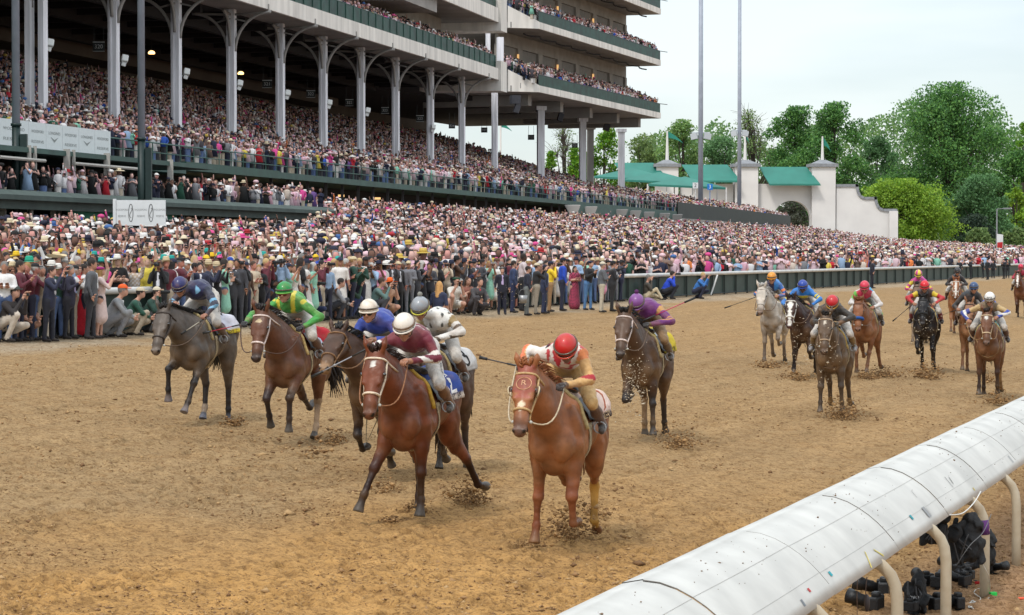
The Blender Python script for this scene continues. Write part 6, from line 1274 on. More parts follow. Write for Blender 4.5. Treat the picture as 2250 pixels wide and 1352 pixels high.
# ------------------------------------------------------------------ the packed crowd
def crowd_z(X, Y):
    """standing level behind the fence: sloping ground, then shallow terraces up to the stand"""
    d = np.stack([X-P0[0], Y-P0[1]], -1); s = d@A1; q = -(d@N1); z = gz(X, Y)
    bank = np.clip((22-q)/22, 0, 1)*2.5*np.clip((s-150)/25, 0, 1)
    return z+bank*.72, s, q
HATS = ['none']*8+['fedora', 'wide', 'wide', 'cap', 'fedora']
def build_front_spectators(n_each=215):
    rr = random.Random(21)
    pts = []
    Y = 52.0
    while Y < 112:
        for k in range(12):
            off = -.35-k*.72-rr.uniform(0, .25); 
            Yj = Y+rr.uniform(-.2, .2); X = -28.6+.337*Yj+off; px = CX+F*X/Yj
            if -25 < px < 1400: pts.append((X, Yj, px, off))
        Y += .60
    pts.sort(key=lambda p: p[1]+(-p[3])*.9); pts = pts[:n_each]
    used = {}
    tops = [('white', (222, 218, 214)), ('pale pink', (228, 186, 192)), ('hot pink', (220, 60, 140)), ('navy', (38, 42, 66)), ('black', (28, 26, 28)), ('light blue', (150, 180, 214)), ('grey', (128, 128, 132)), ('yellow', (226, 204, 80)), ('beige', (206, 184, 160)), ('mint green', (140, 206, 180)), ('red', (196, 36, 50)), ('purple', (100, 60, 130)), ('dark green', (34, 80, 62)), ('royal blue', (44, 80, 170)), ('orange', (226, 120, 60)), ('lavender', (180, 160, 206))]
    wts = [16, 13, 4, 12, 10, 6, 7, 3, 10, 3, 4, 2, 4, 3, 2, 3]
    hats = [('white', (226, 222, 214)), ('straw', (212, 186, 140)), ('pink', (226, 100, 160)), ('teal', (40, 160, 150)), ('brown', (96, 66, 46)), ('black', (26, 24, 26)), ('yellow', (230, 190, 40)), ('blue', (60, 90, 180))]
    keys = [dict(pose='stand', arms=a, skirt=s, long_hair=bool(s), jacket=not s) for a in ('phone', 'phone', 'raise', 'camera', 'clap', 'raise2', 'fold') for s in (0, 1)]
    act = {'phone': 'holding up a phone', 'raise': 'raising one arm', 'camera': 'aiming a camera', 'clap': 'clapping', 'raise2': 'waving both arms', 'fold': 'with folded arms'}
    marks = [(0, 'at the left edge'), (60, 'behind the white dress'), (150, 'behind the suited men'), (250, 'above the crouching men'), (330, 'left of the dark blue jockey'), (430, 'behind the men in green shirts'), (540, 'left of the green jockey'), (640, 'right of the green jockey'), (740, 'above the first white helmet'), (850, 'behind the orange hat'), (950, 'near the pink suit'), (1080, 'behind the elderly man in the flat cap'), (1200, 'behind the yellow jacket'), (1320, 'where the fence reappears')]
    for X, Y, px, off in pts:
        key = rr.choice(keys); tn, tcol = rr.choices(tops, wts)[0]; hk = rr.choice(['none', 'none', 'none', 'fedora', 'wide', 'cap', 'wide', 'flower']) if key['skirt'] else rr.choice(['none', 'none', 'none', 'fedora', 'cap', 'fedora'])
        hn, hcol = rr.choice(hats); z, _, _ = crowd_z(np.array([X]), np.array([Y])); z = float(z[0]) if z.ndim else float(z)
        yaw = math.atan2(14-Y, -6-X)+rr.uniform(-.7, .5)+.35
        where = min(marks, key=lambda m: abs(m[0]-px))[1]; 
        row = 'at the rail' if off > -1 else ('second row' if off > -2 else 'further back')
        who = 'woman' if key['skirt'] else 'man'
        lab = '%s in %s%s, %s, %s' % (who, tn, '' if hk == 'none' else ' with %s %s' % (hn, {'fedora': 'fedora', 'wide': 'sunhat', 'cap': 'cap', 'flower': 'fascinator'}[hk]), row, where)
        c = dict(top=tuple(np.array(lin(tcol))*rr.uniform(.85, 1.1)), skin=rr.choice(SKINS[:6]), hair=rr.choice(HAIRS), bottom=lin(rr.choice([(40, 42, 60), (60, 60, 64), (190, 176, 156), (90, 110, 150)])), shirt=lin(rr.choice([(225, 225, 228), (190, 205, 235), (230, 200, 210)])))
        if rr.random() < .15: c['pattern'] = lin((235, 230, 230))
        place_person(key, c, (X, Y, z), yaw, rr.uniform(.92, 1.06), lab, 'spectators packed behind the fence', None if hk == 'none' else hk, lin(hcol))
    return pts
def low_person(hat, arms, female, full=False):
    """coarse figure for the far crowd: (V, faces, slot)"""
    mb = MB(); s = []
    def sl(k, fn): n = len(mb.v); fn(); s.extend([k]*(len(mb.v)-n))
    z0 = .0
    sl(4, lambda: mb.tube([(0, 0, 0.0), (0, 0, .9)], [.15, .17], 5, flat=1.2, cap=False))
    sl(2, lambda: mb.tube([(0, 0, .86 if not female else .55), (0, 0, 1.12), (0, 0, 1.38), (0, 0, 1.47)], [.19 if not female else .25, .15, .20, .08], 6, flat=1.25))
    sl(0, lambda: mb.sphere((.01, 0, 1.61), (.122, .105, .145), 6, 4))
    sl(1, lambda: mb.sphere((-.03, 0, 1.64), (.135, .122, .145), 6, 3, v1=.62))
    if hat == 'fedora': sl(6, lambda: (mb.tube([(0, 0, 1.67), (0, 0, 1.70)], [.21, .19], 7), mb.tube([(0, 0, 1.70), (0, 0, 1.83)], [.13, .105], 6)))
    if hat == 'wide': sl(6, lambda: (mb.tube([(.0, 0, 1.655), (0, 0, 1.70)], [.31, .25], 8), mb.tube([(0, 0, 1.70), (0, 0, 1.80)], [.14, .10], 6)))
    if hat == 'cap': sl(6, lambda: (mb.sphere((0, 0, 1.68), (.138, .125, .11), 6, 3, v1=.5), mb.box((.15, 0, 1.685), (.11, .14, .012))))
    if hat == 'puff': sl(6, lambda: mb.sphere((.0, .05, 1.77), (.16, .17, .10), 6, 4))
    for sd in (-1, 1):
        if arms == 'down': e, h = (-.02, sd*.26, 1.16), (.12, sd*.2, .98)
        elif arms == 'phone': e, h = (.18, sd*.22, 1.26), (.30, sd*.06, 1.56)
        elif arms == 'up': e, h = ((.10, sd*.25, 1.66), (.15, sd*.2, 1.95)) if sd > 0 else ((-.02, sd*.26, 1.16), (.12, sd*.2, 1.0))
        else: e, h = (.05, sd*.26, 1.22), (.24, sd*.04, 1.32)
        sl(2 if not (female and arms != 'down') else 0, lambda: mb.tube([(0, sd*.2, 1.40), e], [.06, .05], 4, cap=False))
        sl(2 if not female else 0, lambda: mb.tube([e, h], [.05, .035], 4))
        sl(0, lambda: mb.sphere(h, (.045, .045, .05), 4, 3))
    if arms == 'phone': sl(7, lambda: mb.box((.34, 0, 1.60), (.02, .15, .08)))
    tri = []
    for f in mb.f:
        if len(f) == 4: tri.append(f)
        elif len(f) == 3: tri.append(f+[f[2]])
        else:
            for i in range(1, len(f)-1, 1): tri.append([f[0], f[i], f[i+1], f[i+1]])
    T_ = []
    for f in tri:
        if f[2] == f[3]: T_.append(f[:3])
        else: T_ += [[f[0], f[1], f[2]], [f[0], f[2], f[3]]]
    return np.array(mb.v), np.array(T_), np.array(s)
CT = [(232, 228, 228)]*24+[(232, 200, 208)]*16+[(222, 176, 190)]*8+[(222, 80, 150)]*3+[(36, 40, 62)]*14+[(22, 22, 26)]*14+[(70, 66, 72)]*5+[(152, 178, 208)]*5+[(124, 124, 128)]*7+[(226, 204, 90)]*2+[(206, 190, 176)]*4+[(140, 200, 176)]*2+[(196, 40, 54)]*4+[(110, 80, 140)]*2+[(50, 90, 180)]*3+[(40, 84, 66)]*2+[(226, 130, 70)]*2+[(120, 100, 90)]*4
CH = [(230, 226, 222)]*9+[(222, 206, 176)]*6+[(226, 190, 196)]*5+[(216, 80, 140)]*1+[(40, 40, 60)]*5+[(30, 28, 28)]*5+[(176, 50, 56)]*1+[(90, 62, 44)]*4+[(210, 180, 90)]+[(70, 106, 160)]
_lp = None
def crowd_mesh(name, X, Y, Z, label, seed=0, legs=True, bright=1.0):
    global _lp
    if _lp is None: _lp = [low_person(h, a, f) for h in ('none', 'none', 'none', 'fedora', 'none', 'cap', 'none', 'wide', 'none', 'none', 'cap', 'puff', 'none') for a in (('down', 'phone', 'clap', 'down', 'clap', 'phone', 'up')) for f in (False, True)]
    rr = np.random.default_rng(seed); n = len(X); var = rr.integers(0, len(_lp), n)
    T_ = np.array([lin(c) for c in CT]); Hc = np.array([lin(c) for c in CH]); Sk = np.array([lin(c) for c in ((218, 176, 164), (204, 160, 146), (224, 188, 176), (176, 130, 114), (116, 84, 70), (210, 150, 140))]); Ha = np.array([lin(c) for c in ((30, 24, 22), (44, 34, 30), (24, 20, 20), (120, 92, 66), (70, 52, 42), (140, 136, 134))]); Bt = np.array([lin(c) for c in ((40, 42, 60), (60, 60, 64), (190, 176, 156), (210, 205, 200), (90, 110, 150), (30, 30, 32))])
    tt, hh, sk, ha, bt = T_[rr.integers(0, len(T_), n)]*rr.uniform(.8, 1.1, (n, 1)), Hc[rr.integers(0, len(Hc), n)], Sk[rr.integers(0, 6, n)], Ha[rr.integers(0, len(Ha), n)], Bt[rr.integers(0, len(Bt), n)]
    bright_hat = ha*.75+hh*.25
    yaw = np.arctan2(20-Y, -4-X)+rr.normal(0, .45, n); sc_ = rr.uniform(.90, 1.16, n)
    VV, FF, CC, base = [], [], [], 0
    for v in range(len(_lp)):
        i = np.where(var == v)[0]
        if not len(i): continue
        V, T3, sl = _lp[v]; c, s = np.cos(yaw[i]), np.sin(yaw[i]); P = V[None]*sc_[i][:, None, None]
        Q = np.empty_like(P); Q[..., 0] = P[..., 0]*c[:, None]-P[..., 1]*s[:, None]+X[i][:, None]; Q[..., 1] = P[..., 0]*s[:, None]+P[..., 1]*c[:, None]+Y[i][:, None]; Q[..., 2] = P[..., 2]+Z[i][:, None]
        tab = np.stack([sk[i], ha[i], tt[i], tt[i], bt[i], bt[i], hh[i], np.full((len(i), 3), .015)], 1)
        CC.append(tab[:, sl].reshape(-1, 3)); VV.append(Q.reshape(-1, 3)); m = len(V); FF.append((T3[None]+(base+np.arange(len(i))*m)[:, None, None]).reshape(-1, 3)); base += m*len(i)
    return mesh_obj(name, np.concatenate(VV), np.concatenate(FF), mat('crowdcloth', vcol=True, rough=.85), col=np.clip(np.concatenate(CC)*bright, .01, .85), kind='stuff', label=label, cat='crowd')
def build_crowd(front):
    rr = np.random.default_rng(5); fs = np.array([(p[0], p[1]) for p in front])
    X = []; Y = []
    y = 54.0
    while y < 560:
        sp = .64+.0026*(y-54) if y < 250 else 1.15+.004*(y-250)
        xf = -28.6+.337*y-.45; xd = -55.2+.222*y
        x0 = max(xd, (-60-CX)/F*y); n = int((xf-x0)/sp) if xf > x0 else 0
        if y > 515: x0 = -28.6+.337*y-95; n = int((xf-x0)/sp)
        if n > 0:
            xs = xf-np.arange(n)*sp-rr.uniform(0, .4, n)*sp; X.append(xs); Y.append(y+rr.uniform(-.5, .5, n)*sp)
        y += sp
    X = np.concatenate(X); Y = np.concatenate(Y); px = CX+F*X/Y; z, s, q = crowd_z(X, Y)
    ok = (px > -60) & (px < 2300) & (X < -28.6+.337*Y-.25) & ~((s < s_at(722, -6.1)) & (q < 6.6)) & ~((q < .8) & (s < 530)) & (Y < 560)
    # leave a few pale terraces open under the deck's dark gap and the kiosk free
    ok &= ~((np.abs(px-1035) < 42) & (Y > 106) & (Y < 114.5)); ok &= ~((np.abs(px-310) < 40) & (Y > 97) & (Y < 99))
    ok &= rr.random(len(X)) > .06
    X, Y, z = X[ok], Y[ok], z[ok]
    # drop those standing where the individual spectators stand
    near = Y < 118; d = np.full(len(X), 9.); xi = X[near]; yi = Y[near]; d[near] = np.sqrt(((xi[:, None]-fs[None, :, 0])**2+(yi[:, None]-fs[None, :, 1])**2)).min(1); k = d > .46; X, Y, z = X[k], Y[k], z[k]
    px = CX+F*X/Y
    crowd_mesh('crowd', X, Y, z, 'dense crowd of spectators filling the apron between the fence and the grandstand', 1)
    print('apron', len(X))
    # deck and raked seats
    X = []; Y = []; Z = []
    s0 = s_at(-60, 0)-8; s1 = s_at(1735, 0)-1; qq = .45; r = 0
    while qq < 30.5:
        sv = np.arange(s0, s1, .86)+rr.uniform(0, .5); sv = sv+rr.uniform(-.15, .15, len(sv)); m = np.array([qq < QMAX(s)-.3 for s in sv]); sv = sv[m & (rr.random(len(sv)) > (.08 if r != 1 else .3))]
        p = P0[None]+A1[None]*sv[:, None]+N1[None]*(qq+rr.uniform(-.08, .08, len(sv)))[:, None]
        X.append(p[:, 0]); Y.append(p[:, 1]); Z.append(np.full(len(sv), 8.9+.32*max(0, qq-1)-(.35 if r > 3 else 0))); qq += .70 if r < 3 else .95; r += 1
    X, Y, Z = map(np.concatenate, (X, Y, Z)); px = CX+F*X/Y; k = (px > -60) & (px < 2300); crowd_mesh('tier_crowd', X[k], Y[k], Z[k], 'spectators filling the raked seats and deck of the grandstand', 2); print('tier', k.sum())
    # balconies
    X = []; Y = []; Z = []
    def rows(fn, s0, s1, q0, z0, n, dq, dz):
        for r in range(n):
            sv = np.arange(s0, s1, .62)+rr.uniform(0, .3); sv = sv[rr.random(len(sv)) > .08]; p = np.array([fn(a, q0+r*dq, 0)[:2] for a in sv]); X.append(p[:, 0]); Y.append(p[:, 1]); Z.append(np.full(len(sv), z0+r*dz))
    rows(SQ, s_at(640, 5), s_at(1094, 5), 5.75, 23.2, 4, .95, .40); rows(SQ, s_at(960, 5), s_at(1094, 5), 5.75, 30.0, 4, .95, .40)
    for z in (21.9, 29.4, 36.7): rows(TQ, -1.5, 60.2, .55, z+1.02, 5, .9, .36)
    X, Y, Z = map(np.concatenate, (X, Y, Z)); crowd_mesh('balcony_crowd', X, Y, Z, 'spectators crowded on the upper balconies', 3); print('balc', len(X))
    # suites
    X = []; Y = []; Z = []; rows(SQ, s_at(-50, -5), s_at(720, -6), -5.6, 5.62, 3, .95, .0)
    X, Y, Z = map(np.concatenate, (X, Y, Z)); k = rr.random(len(X)) > .30; crowd_mesh('suite_crowd', X[k], Y[k], Z[k], 'guests standing in the open suites below the deck', 4)
# ------------------------------------------------------------------ trees, gate building and the things beyond the stand
def make_tree(name, px, base_py, top_py, wpx, Y, cols, n, label, leaf=.5, seed=0, blobs=14, sparse=0, shape='round'):
    rr = np.random.default_rng(seed); k = Y/F; X = (px-CX)*k; zt = W(px, top_py, Y)[2]; zb = min(W(px, base_py, Y)[2], float(gz(X, Y))); zb = W(px, base_py, Y)[2]-2
    Hh = zt-zb; Wd = wpx*k/2*1.16; n = int(n*1.3)
    t = empty(name, (X, Y, zb), label=label, cat='tree', group='trees beyond the grandstand')
    rn = random.Random(seed); mb = MB(); th = Hh*.30
    mb.tube([(0, 0, 0), (.1, 0, th*.5), (0, .1, th), (.2, 0, Hh*.6), (.2, 0, Hh*.86)], [Hh*.025, Hh*.020, Hh*.017, Hh*.010, Hh*.003], 8, (.05, .04, .03))
    centers = []
    nb = int(blobs*2.6)
    for b in range(nb):
        a = rn.uniform(0, 6.28); v = (b+.5)/nb if shape == 'round' else ((b+.5)/nb)**1.3
        prof = (max(.0, 1-((v-.42)/.62)**2))**.5 if shape == 'round' else (1-v)**.7*.85+.08
        rb = Wd*rn.uniform(.17, .30)*(1 if shape == 'round' else .8)
        r_ = max(0, Wd*prof*rn.uniform(.1, 1.0)**.6-rb*.55); z = th*.40+v*(Hh-th*.40-rb*.6); c = np.array([math.cos(a)*r_, math.sin(a)*r_*.8, z]); centers.append((c, rb))
        if b % 2 == 0 or sparse:
            m = np.array([.05*c[0], .05*c[1], min(z*.62, Hh*.62)]); mb.tube([m, (m+c)/2+np.array([0, 0, -.03*Hh]), c], [Hh*.008, Hh*.005, Hh*.001], 5, (.05, .04, .03))
            if sparse:
                for _ in range(14): e = c+rr.normal(size=3)*Wd*.26; mb.tube([c*.8+m*.2, (c+e)/2, e], [.08, .05, .02], 4, (.09, .07, .06))
    mb.build('trunk', mat('bark', vcol=True, rough=.95), t)
    VV = []; CC = []; cols = np.array([lin(c) for c in cols])
    for c, rb_ in centers:
        m = int(n*2.0/len(centers)*rr.uniform(.7, 1.3)*(rb_/(Wd*.235))**2); d = rr.normal(size=(m, 3)); d /= np.linalg.norm(d, axis=1)[:, None]; rad = rr.uniform(.25, 1, m)**.45
        lump = 1+.35*np.sin(d[:, 0]*5+c[0])*np.sin(d[:, 2]*6+c[2])+.2*np.sin(d[:, 1]*9); p = c+d*(rad*rb_*1.25*lump)[:, None]*np.array([1, 1, .78])
        keep = p[:, 2] < Hh*1.0; p = p[keep]; m = len(p)
        u = rr.normal(size=(m, 3)); u /= np.linalg.norm(u, axis=1)[:, None]; w_ = np.cross(u, rr.normal(size=(m, 3))); w_ /= np.linalg.norm(w_, axis=1)[:, None]; s = leaf*rr.uniform(.5, 1.2, m)[:, None]
        VV.append(np.stack([p-u*s*.5, p+w_*s*.32, p+u*s*.5, p-w_*s*.32], 1)); cc = cols[rr.integers(0, len(cols), m)]*rr.uniform(.75, 1.2, (m, 1))*(rr.uniform(.85, 1.15)); CC.append(np.repeat(cc, 4, 0))
    V = np.concatenate(VV).reshape(-1, 3); Fq = np.arange(len(V)).reshape(-1, 4)
    o = mesh_obj('crown', V, Fq, leafmat(), t, np.concatenate(CC)); return t
def leafmat():
    if 'leaf' in MATS: return MATS['leaf']
    m = mat('leaf', vcol=True, rough=.6); nt = m.node_tree; b = nt.nodes['Principled BSDF']; tr = nt.nodes.new('ShaderNodeBsdfTranslucent'); mx = nt.nodes.new('ShaderNodeMixShader'); mx.inputs[0].default_value = .35
    a = [n for n in nt.nodes if n.type == 'ATTRIBUTE'][0]; nt.links.new(a.outputs['Color'], tr.inputs[0]); nt.links.new(b.outputs[0], mx.inputs[1]); nt.links.new(tr.outputs[0], mx.inputs[2]); nt.links.new(mx.outputs[0], nt.nodes['Material Output'].inputs[0]); return m
def build_far():
    G1 = [(98, 148, 72), (80, 128, 64), (116, 162, 80), (66, 110, 58)]; G2 = [(140, 176, 52), (116, 156, 46), (158, 190, 66)]; G3 = [(122, 158, 88), (102, 140, 78), (138, 168, 94)]; G4 = [(128, 150, 86), (108, 136, 78)]; G5 = [(104, 146, 92), (88, 128, 80)]
    G6 = [(110, 160, 40), (84, 140, 36), (132, 170, 50)]
    make_tree('tree', 2086, 545, 180, 275, 640, G1, 22000, 'tallest broad dark green tree at the right', .75, 1, 34)
    make_tree('tree', 2225, 560, 330, 120, 620, G1, 6000, 'dark green tree at the right edge, leaning on the tallest one', .7, 2, 14)
    make_tree('tree', 1830, 545, 222, 150, 660, G1, 11000, 'dark green tree behind the three flagged pillars', .75, 3, 22)
    make_tree('tree', 1745, 545, 232, 130, 670, G1, 9000, 'dark green tree left of the pillar with the right-hand flag', .75, 4, 18)
    make_tree('tree', 1925, 545, 300, 110, 680, G5, 6500, 'low dark tree between the two tall dark ones', .75, 5, 14)
    make_tree('tree', 1655, 545, 238, 120, 690, G4, 1600, 'thin half-bare tree behind the right thin light pole', .7, 6, 16, sparse=1)
    make_tree('tree', 1500, 545, 262, 120, 690, G3, 6500, 'mid green tree left of the thin light poles', .75, 7, 16)
    make_tree('tree', 1590, 545, 300, 110, 680, G5, 5500, 'dark bushy tree between the two thin light poles', .75, 8, 14)
    make_tree('tree', 1415, 545, 292, 130, 700, G4, 5200, 'pale olive tree left of the pennant on the first pillar', .75, 9, 16)
    make_tree('tree', 1210, 545, 330, 75, 700, G6, 4500, 'bright yellow-green tree seen under the far block, left one', .7, 10, 10, shape='cone')
    make_tree('tree', 1262, 545, 322, 90, 705, G6, 6500, 'bright yellow-green tree seen under the far block, right one', .7, 11, 12, shape='cone')
    make_tree('tree', 1325, 545, 280, 100, 710, G6, 5500, 'yellow-green tree between the columns of the far block', .75, 12, 12)
    make_tree('tree', 1240, 545, 268, 110, 720, G4, 700, 'bare twiggy tree rising behind the yellow-green trees', .6, 13, 14, sparse=1)
    make_tree('tree', 1985, 560, 392, 200, 560, G2, 15000, 'bright lime green tree right of the stepped white wall', .6, 14, 24)
    make_tree('tree', 2150, 560, 382, 130, 585, G5, 8500, 'dull green tree in front of the tallest tree', .65, 15, 16)
    make_tree('tree', 2130, 560, 470, 110, 570, [(64, 84, 60), (50, 70, 56)], 3500, 'small grey-green tree behind the street light', .6, 16, 10)
    make_tree('tree', 2155, 560, 500, 80, 560, G4, 2600, 'small olive bush left of the street light', .6, 17, 8)
    make_tree('tree', 2232, 560, 410, 60, 600, G2, 2600, 'yellow-green tree at the right edge', .65, 18, 8)
    make_tree('tree', 2235, 560, 500, 70, 560, G4, 2600, 'pale weeping bush at the right edge above the crowd', .6, 19, 8)
    make_tree('tree', 2245, 560, 265, 60, 690, G6, 1800, 'light green tree beyond the right end of the tallest tree', .75, 20, 8)
    make_tree('tree', 1740, 545, 440, 90, 640, [(90, 92, 76), (70, 76, 62)], 2200, 'grey-green bush seen through the white archway', .6, 21, 9)
    # a low distant wood closing the horizon
    rr = np.random.default_rng(9); n = 110000; X = rr.uniform(-130, 330, n); Y = rr.uniform(760, 800, n); Z = gz(X, Y)*0+rr.uniform(0, 1, n)**.6*(np.clip((X-25)/22, .3, 1)*(43+4*np.sin(X*.06)+3*np.sin(X*.21)+2*np.sin(X*.5)))
    p = np.stack([X, Y, Z], -1); u = rr.normal(size=(n, 3)); u /= np.linalg.norm(u, axis=1)[:, None]; w_ = np.cross(u, rr.normal(size=(n, 3))); w_ /= np.linalg.norm(w_, axis=1)[:, None]; s = 1.1
    V = np.stack([p-u*s*.5, p+w_*s*.4, p+u*s*.5, p-w_*s*.4], 1).reshape(-1, 3); cc = np.repeat(np.array([lin((112, 148, 90)), lin((126, 160, 92)), lin((96, 132, 84))])[rr.integers(0, 3, n)], 4, 0)
    mesh_obj('distant_woods', V, np.arange(4*n).reshape(-1, 4), leafmat(), col=cc, kind='stuff', label='distant mass of green trees closing the horizon', cat='woods')
    # ---- white gate building
    Yw = 545.0; wm = mat('gate_white', lin((224, 220, 216)), rough=.8, var=.08, vscale=.25); cap = mat('gate_cap', lin((140, 142, 146)), rough=.85, var=.2, vscale=1.5); teal = mat('teal_roof', lin((48, 124, 110)), rough=.55, var=.15, vscale=.3)
    root = empty('gate_building', W(1788, 545, Yw), label='white gate building with arch, pillars, teal awnings and a stepped side wall', cat='building'); L = Vector(root.location)
    def blk(name, x0, x1, y0, y1, d0, d1, m, par=root):
        a, b = W(x0, y0, Yw), W(x1, y1, Yw); mb = MB(); mb.box(((a[0]+b[0])/2, Yw+(d0+d1)/2, (a[2]+b[2])/2), (b[0]-a[0], d1-d0, a[2]-b[2])); o = mb.build(name, m, par)
        if par is root: o.location = -L
        return o
    for x0, x1 in ((1439, 1493), (1612, 1668), (1781, 1838)):
        p = blk('pillar', x0+3, x1-3, 366, 560, -.5, 5, wm); 
        mb = MB(); a, b = W(x0-3, 360, Yw), W(x1+3, 367, Yw); cx_ = (a[0]+b[0])/2; w_ = (b[0]-a[0]); mb.hexa([(cx_-w_/2, Yw-1.1, b[2]), (cx_+w_/2, Yw-1.1, b[2]), (cx_+w_/2, Yw+5.6, b[2]), (cx_-w_/2, Yw+5.6, b[2]), (cx_-w_/2, Yw-1.1, a[2]), (cx_+w_/2, Yw-1.1, a[2]), (cx_+w_/2, Yw+5.6, a[2]), (cx_-w_/2, Yw+5.6, a[2])])
        mb.hexa([(cx_-w_*.42, Yw-.8, a[2]+.003), (cx_+w_*.42, Yw-.8, a[2]+.003), (cx_+w_*.42, Yw+5, a[2]+.003), (cx_-w_*.42, Yw+5, a[2]+.003), (cx_-w_*.12, Yw+1.6, a[2]+.9), (cx_+w_*.12, Yw+1.6, a[2]+.9), (cx_+w_*.12, Yw+2.4, a[2]+.9), (cx_-w_*.12, Yw+2.4, a[2]+.9)])
        o = mb.build('cap', cap, p); o.location = (0, 0, 0)
    # awnings
    for x0, x1, yt, yb in ((1498, 1608, 362, 397), (1668, 1782, 367, 404), (1350, 1446, 358, 392)):
        k = Yw/F; a = W(x0, yt, Yw+2); b = W(x1-10, yt, Yw+2); c = W(x1+20 if x1 > 1500 else x1+22, yb, Yw-3); d = W(x0+24, yb, Yw-3); e = W(x0+24, yb+4, Yw-3); f = W(x1+22, yb+4, Yw-3)
        mb = MB(); mb.add([d, c, b, a], [[0, 1, 2, 3]]); mb.add([e, f, c, d], [[0, 1, 2, 3]]); mb.add([a, d, e], [[0, 1, 2]]); mb.add([c, f, b], [[0, 1, 2]]); o = mb.build('awning', teal, root); o.location = -L; md = o.modifiers.new('s', 'SOLIDIFY'); md.thickness = .08
    # wall with arch
    k = Yw/F; ax, ay, ar = 1741, 500, 41; a = W(1668, 404, Yw); mb = MB(); top = W(0, 404, Yw)[2]; 
    zc = W(ax, 482, Yw)[2]; rx = ar*k; cxw = (ax-CX)*k; x0w, x1w = (1660-CX)*k, (1790-CX)*k; zb = W(0, 560, Yw)[2]; N_ = 18
    F0 = Yw+1.2; B0 = Yw+4.0
    for yy, flip in ((F0, 0), (B0, 1)):
        arc = [(cxw+rx*math.cos(t), yy, zc+rx*math.sin(t)) for t in np.linspace(math.pi, 0, N_)]
        V = arc+[(p[0], yy, top) for p in arc]; Fc = [[i, i+1, N_+i+1, N_+i] for i in range(N_-1)]; 
        V += [(x0w, yy, zb), (arc[0][0], yy, zb), (x0w, yy, top), (x1w, yy, zb), (arc[-1][0], yy, zb), (x1w, yy, top)]; n = 2*N_
        Fc += [[n, n+1, 0, N_, n+2], [n+4, n+3, n+5, 2*N_-1, N_-1]]
        mb.add(V, [f[::-1] if flip else f for f in Fc])
    arc = [(cxw-rx, zb)]+[(cxw+rx*math.cos(t), zc+rx*math.sin(t)) for t in np.linspace(math.pi, 0, N_)]+[(cxw+rx, zb)]
    for p, q in zip(arc[:-1], arc[1:]): mb.add([(p[0], F0, p[1]), (q[0], F0, q[1]), (q[0], B0, q[1]), (p[0], B0, p[1])], [[3, 2, 1, 0]])
    o = mb.build('arch_wall', wm, root); o.location = -L
    blk('wall', 1496, 1612, 404, 560, 1.2, 4, wm)
    # stepped side wall with grey coping
    pr = [(1838, 405), (1885, 405), (1888, 421), (1892, 429), (1899, 433), (1926, 433), (1929, 447), (1933, 455), (1941, 459), (1971, 459)]
    mb = MB(); Wp = [W(x, y, Yw) for x, y in pr]; zb = W(0, 562, Yw)[2]
    for a, b in zip(Wp[:-1], Wp[1:]): mb.hexa([(a[0], Yw+.0, zb), (b[0], Yw+.0, zb), (b[0], Yw+3, zb), (a[0], Yw+3, zb), (a[0], Yw, a[2]-.5), (b[0], Yw, b[2]-.5), (b[0], Yw+3, b[2]-.5), (a[0], Yw+3, a[2]-.5)])
    o = mb.build('side_wall', wm, root); o.location = -L
    mb = MB()
    for a, b in zip(Wp[:-1], Wp[1:]):
        d = np.array([b[0]-a[0], 0, b[2]-a[2]]); d /= np.linalg.norm(d); nrm = np.array([-d[2], 0, d[0]])*-.6
        A_, B_ = a-d*.05, b+d*.05; mb.hexa([(A_[0]+nrm[0], Yw-.3, A_[2]+nrm[2]), (B_[0]+nrm[0], Yw-.3, B_[2]+nrm[2]), (B_[0]+nrm[0], Yw+3.2, B_[2]+nrm[2]), (A_[0]+nrm[0], Yw+3.2, A_[2]+nrm[2]), (A_[0], Yw-.3, A_[2]), (B_[0], Yw-.3, B_[2]), (B_[0], Yw+3.2, B_[2]), (A_[0], Yw+3.2, A_[2])])
    o = mb.build('coping', cap, root); o.location = -L
    blk('corner_pier', 1953, 1971.5, 464, 560, -.9, -.02, wm)
    # flags on the pillars and one seen under the far block
    for i, (px, ty, by, fl) in enumerate([(1466, 288, 355, (1, 34, 34)), (1637, 292, 355, (1, 8, 30)), (1807, 300, 360, (1, 18, 44)), (1100, 268, 330, (1, 24, 26))]):
        Yf = Yw+2 if i < 3 else 560; p = W(px, by, Yf); k = Yf/F; hz = (by-ty)*k
        t = empty('flagpole', p, label='%s' % ['white flagpole with a green pennant on the leftmost pillar', 'white flagpole with a furled green pennant on the middle pillar', 'white flagpole with a green pennant on the pillar beside the stepped wall', 'green pennant flying behind the end of the near block'][i], cat='flagpole', group='flagpoles with green pennants')
        mb = MB(); mb.tube([(0, 0, -.2 if i < 3 else -22), (0, 0, hz)], [.42, .16] if i < 3 else .2, 8); mb.build('pole', wm, t)
        w2, h2 = fl[1]*k, fl[2]*k; n = 8; V = []
        for j in range(n+1):
            u = j/n; zt = hz-.1-u**1.3*h2*.75; wv = .35*math.sin(u*7); V += [(.1+u*w2, wv, zt), (.1+u*w2, wv, zt-h2*.42*(1-u)-.05)]
        mesh_obj('pennant', V, [[2*j, 2*j+2, 2*j+3, 2*j+1] for j in range(n)], mat('pennant', lin((40, 130, 112)), rough=.7), t)
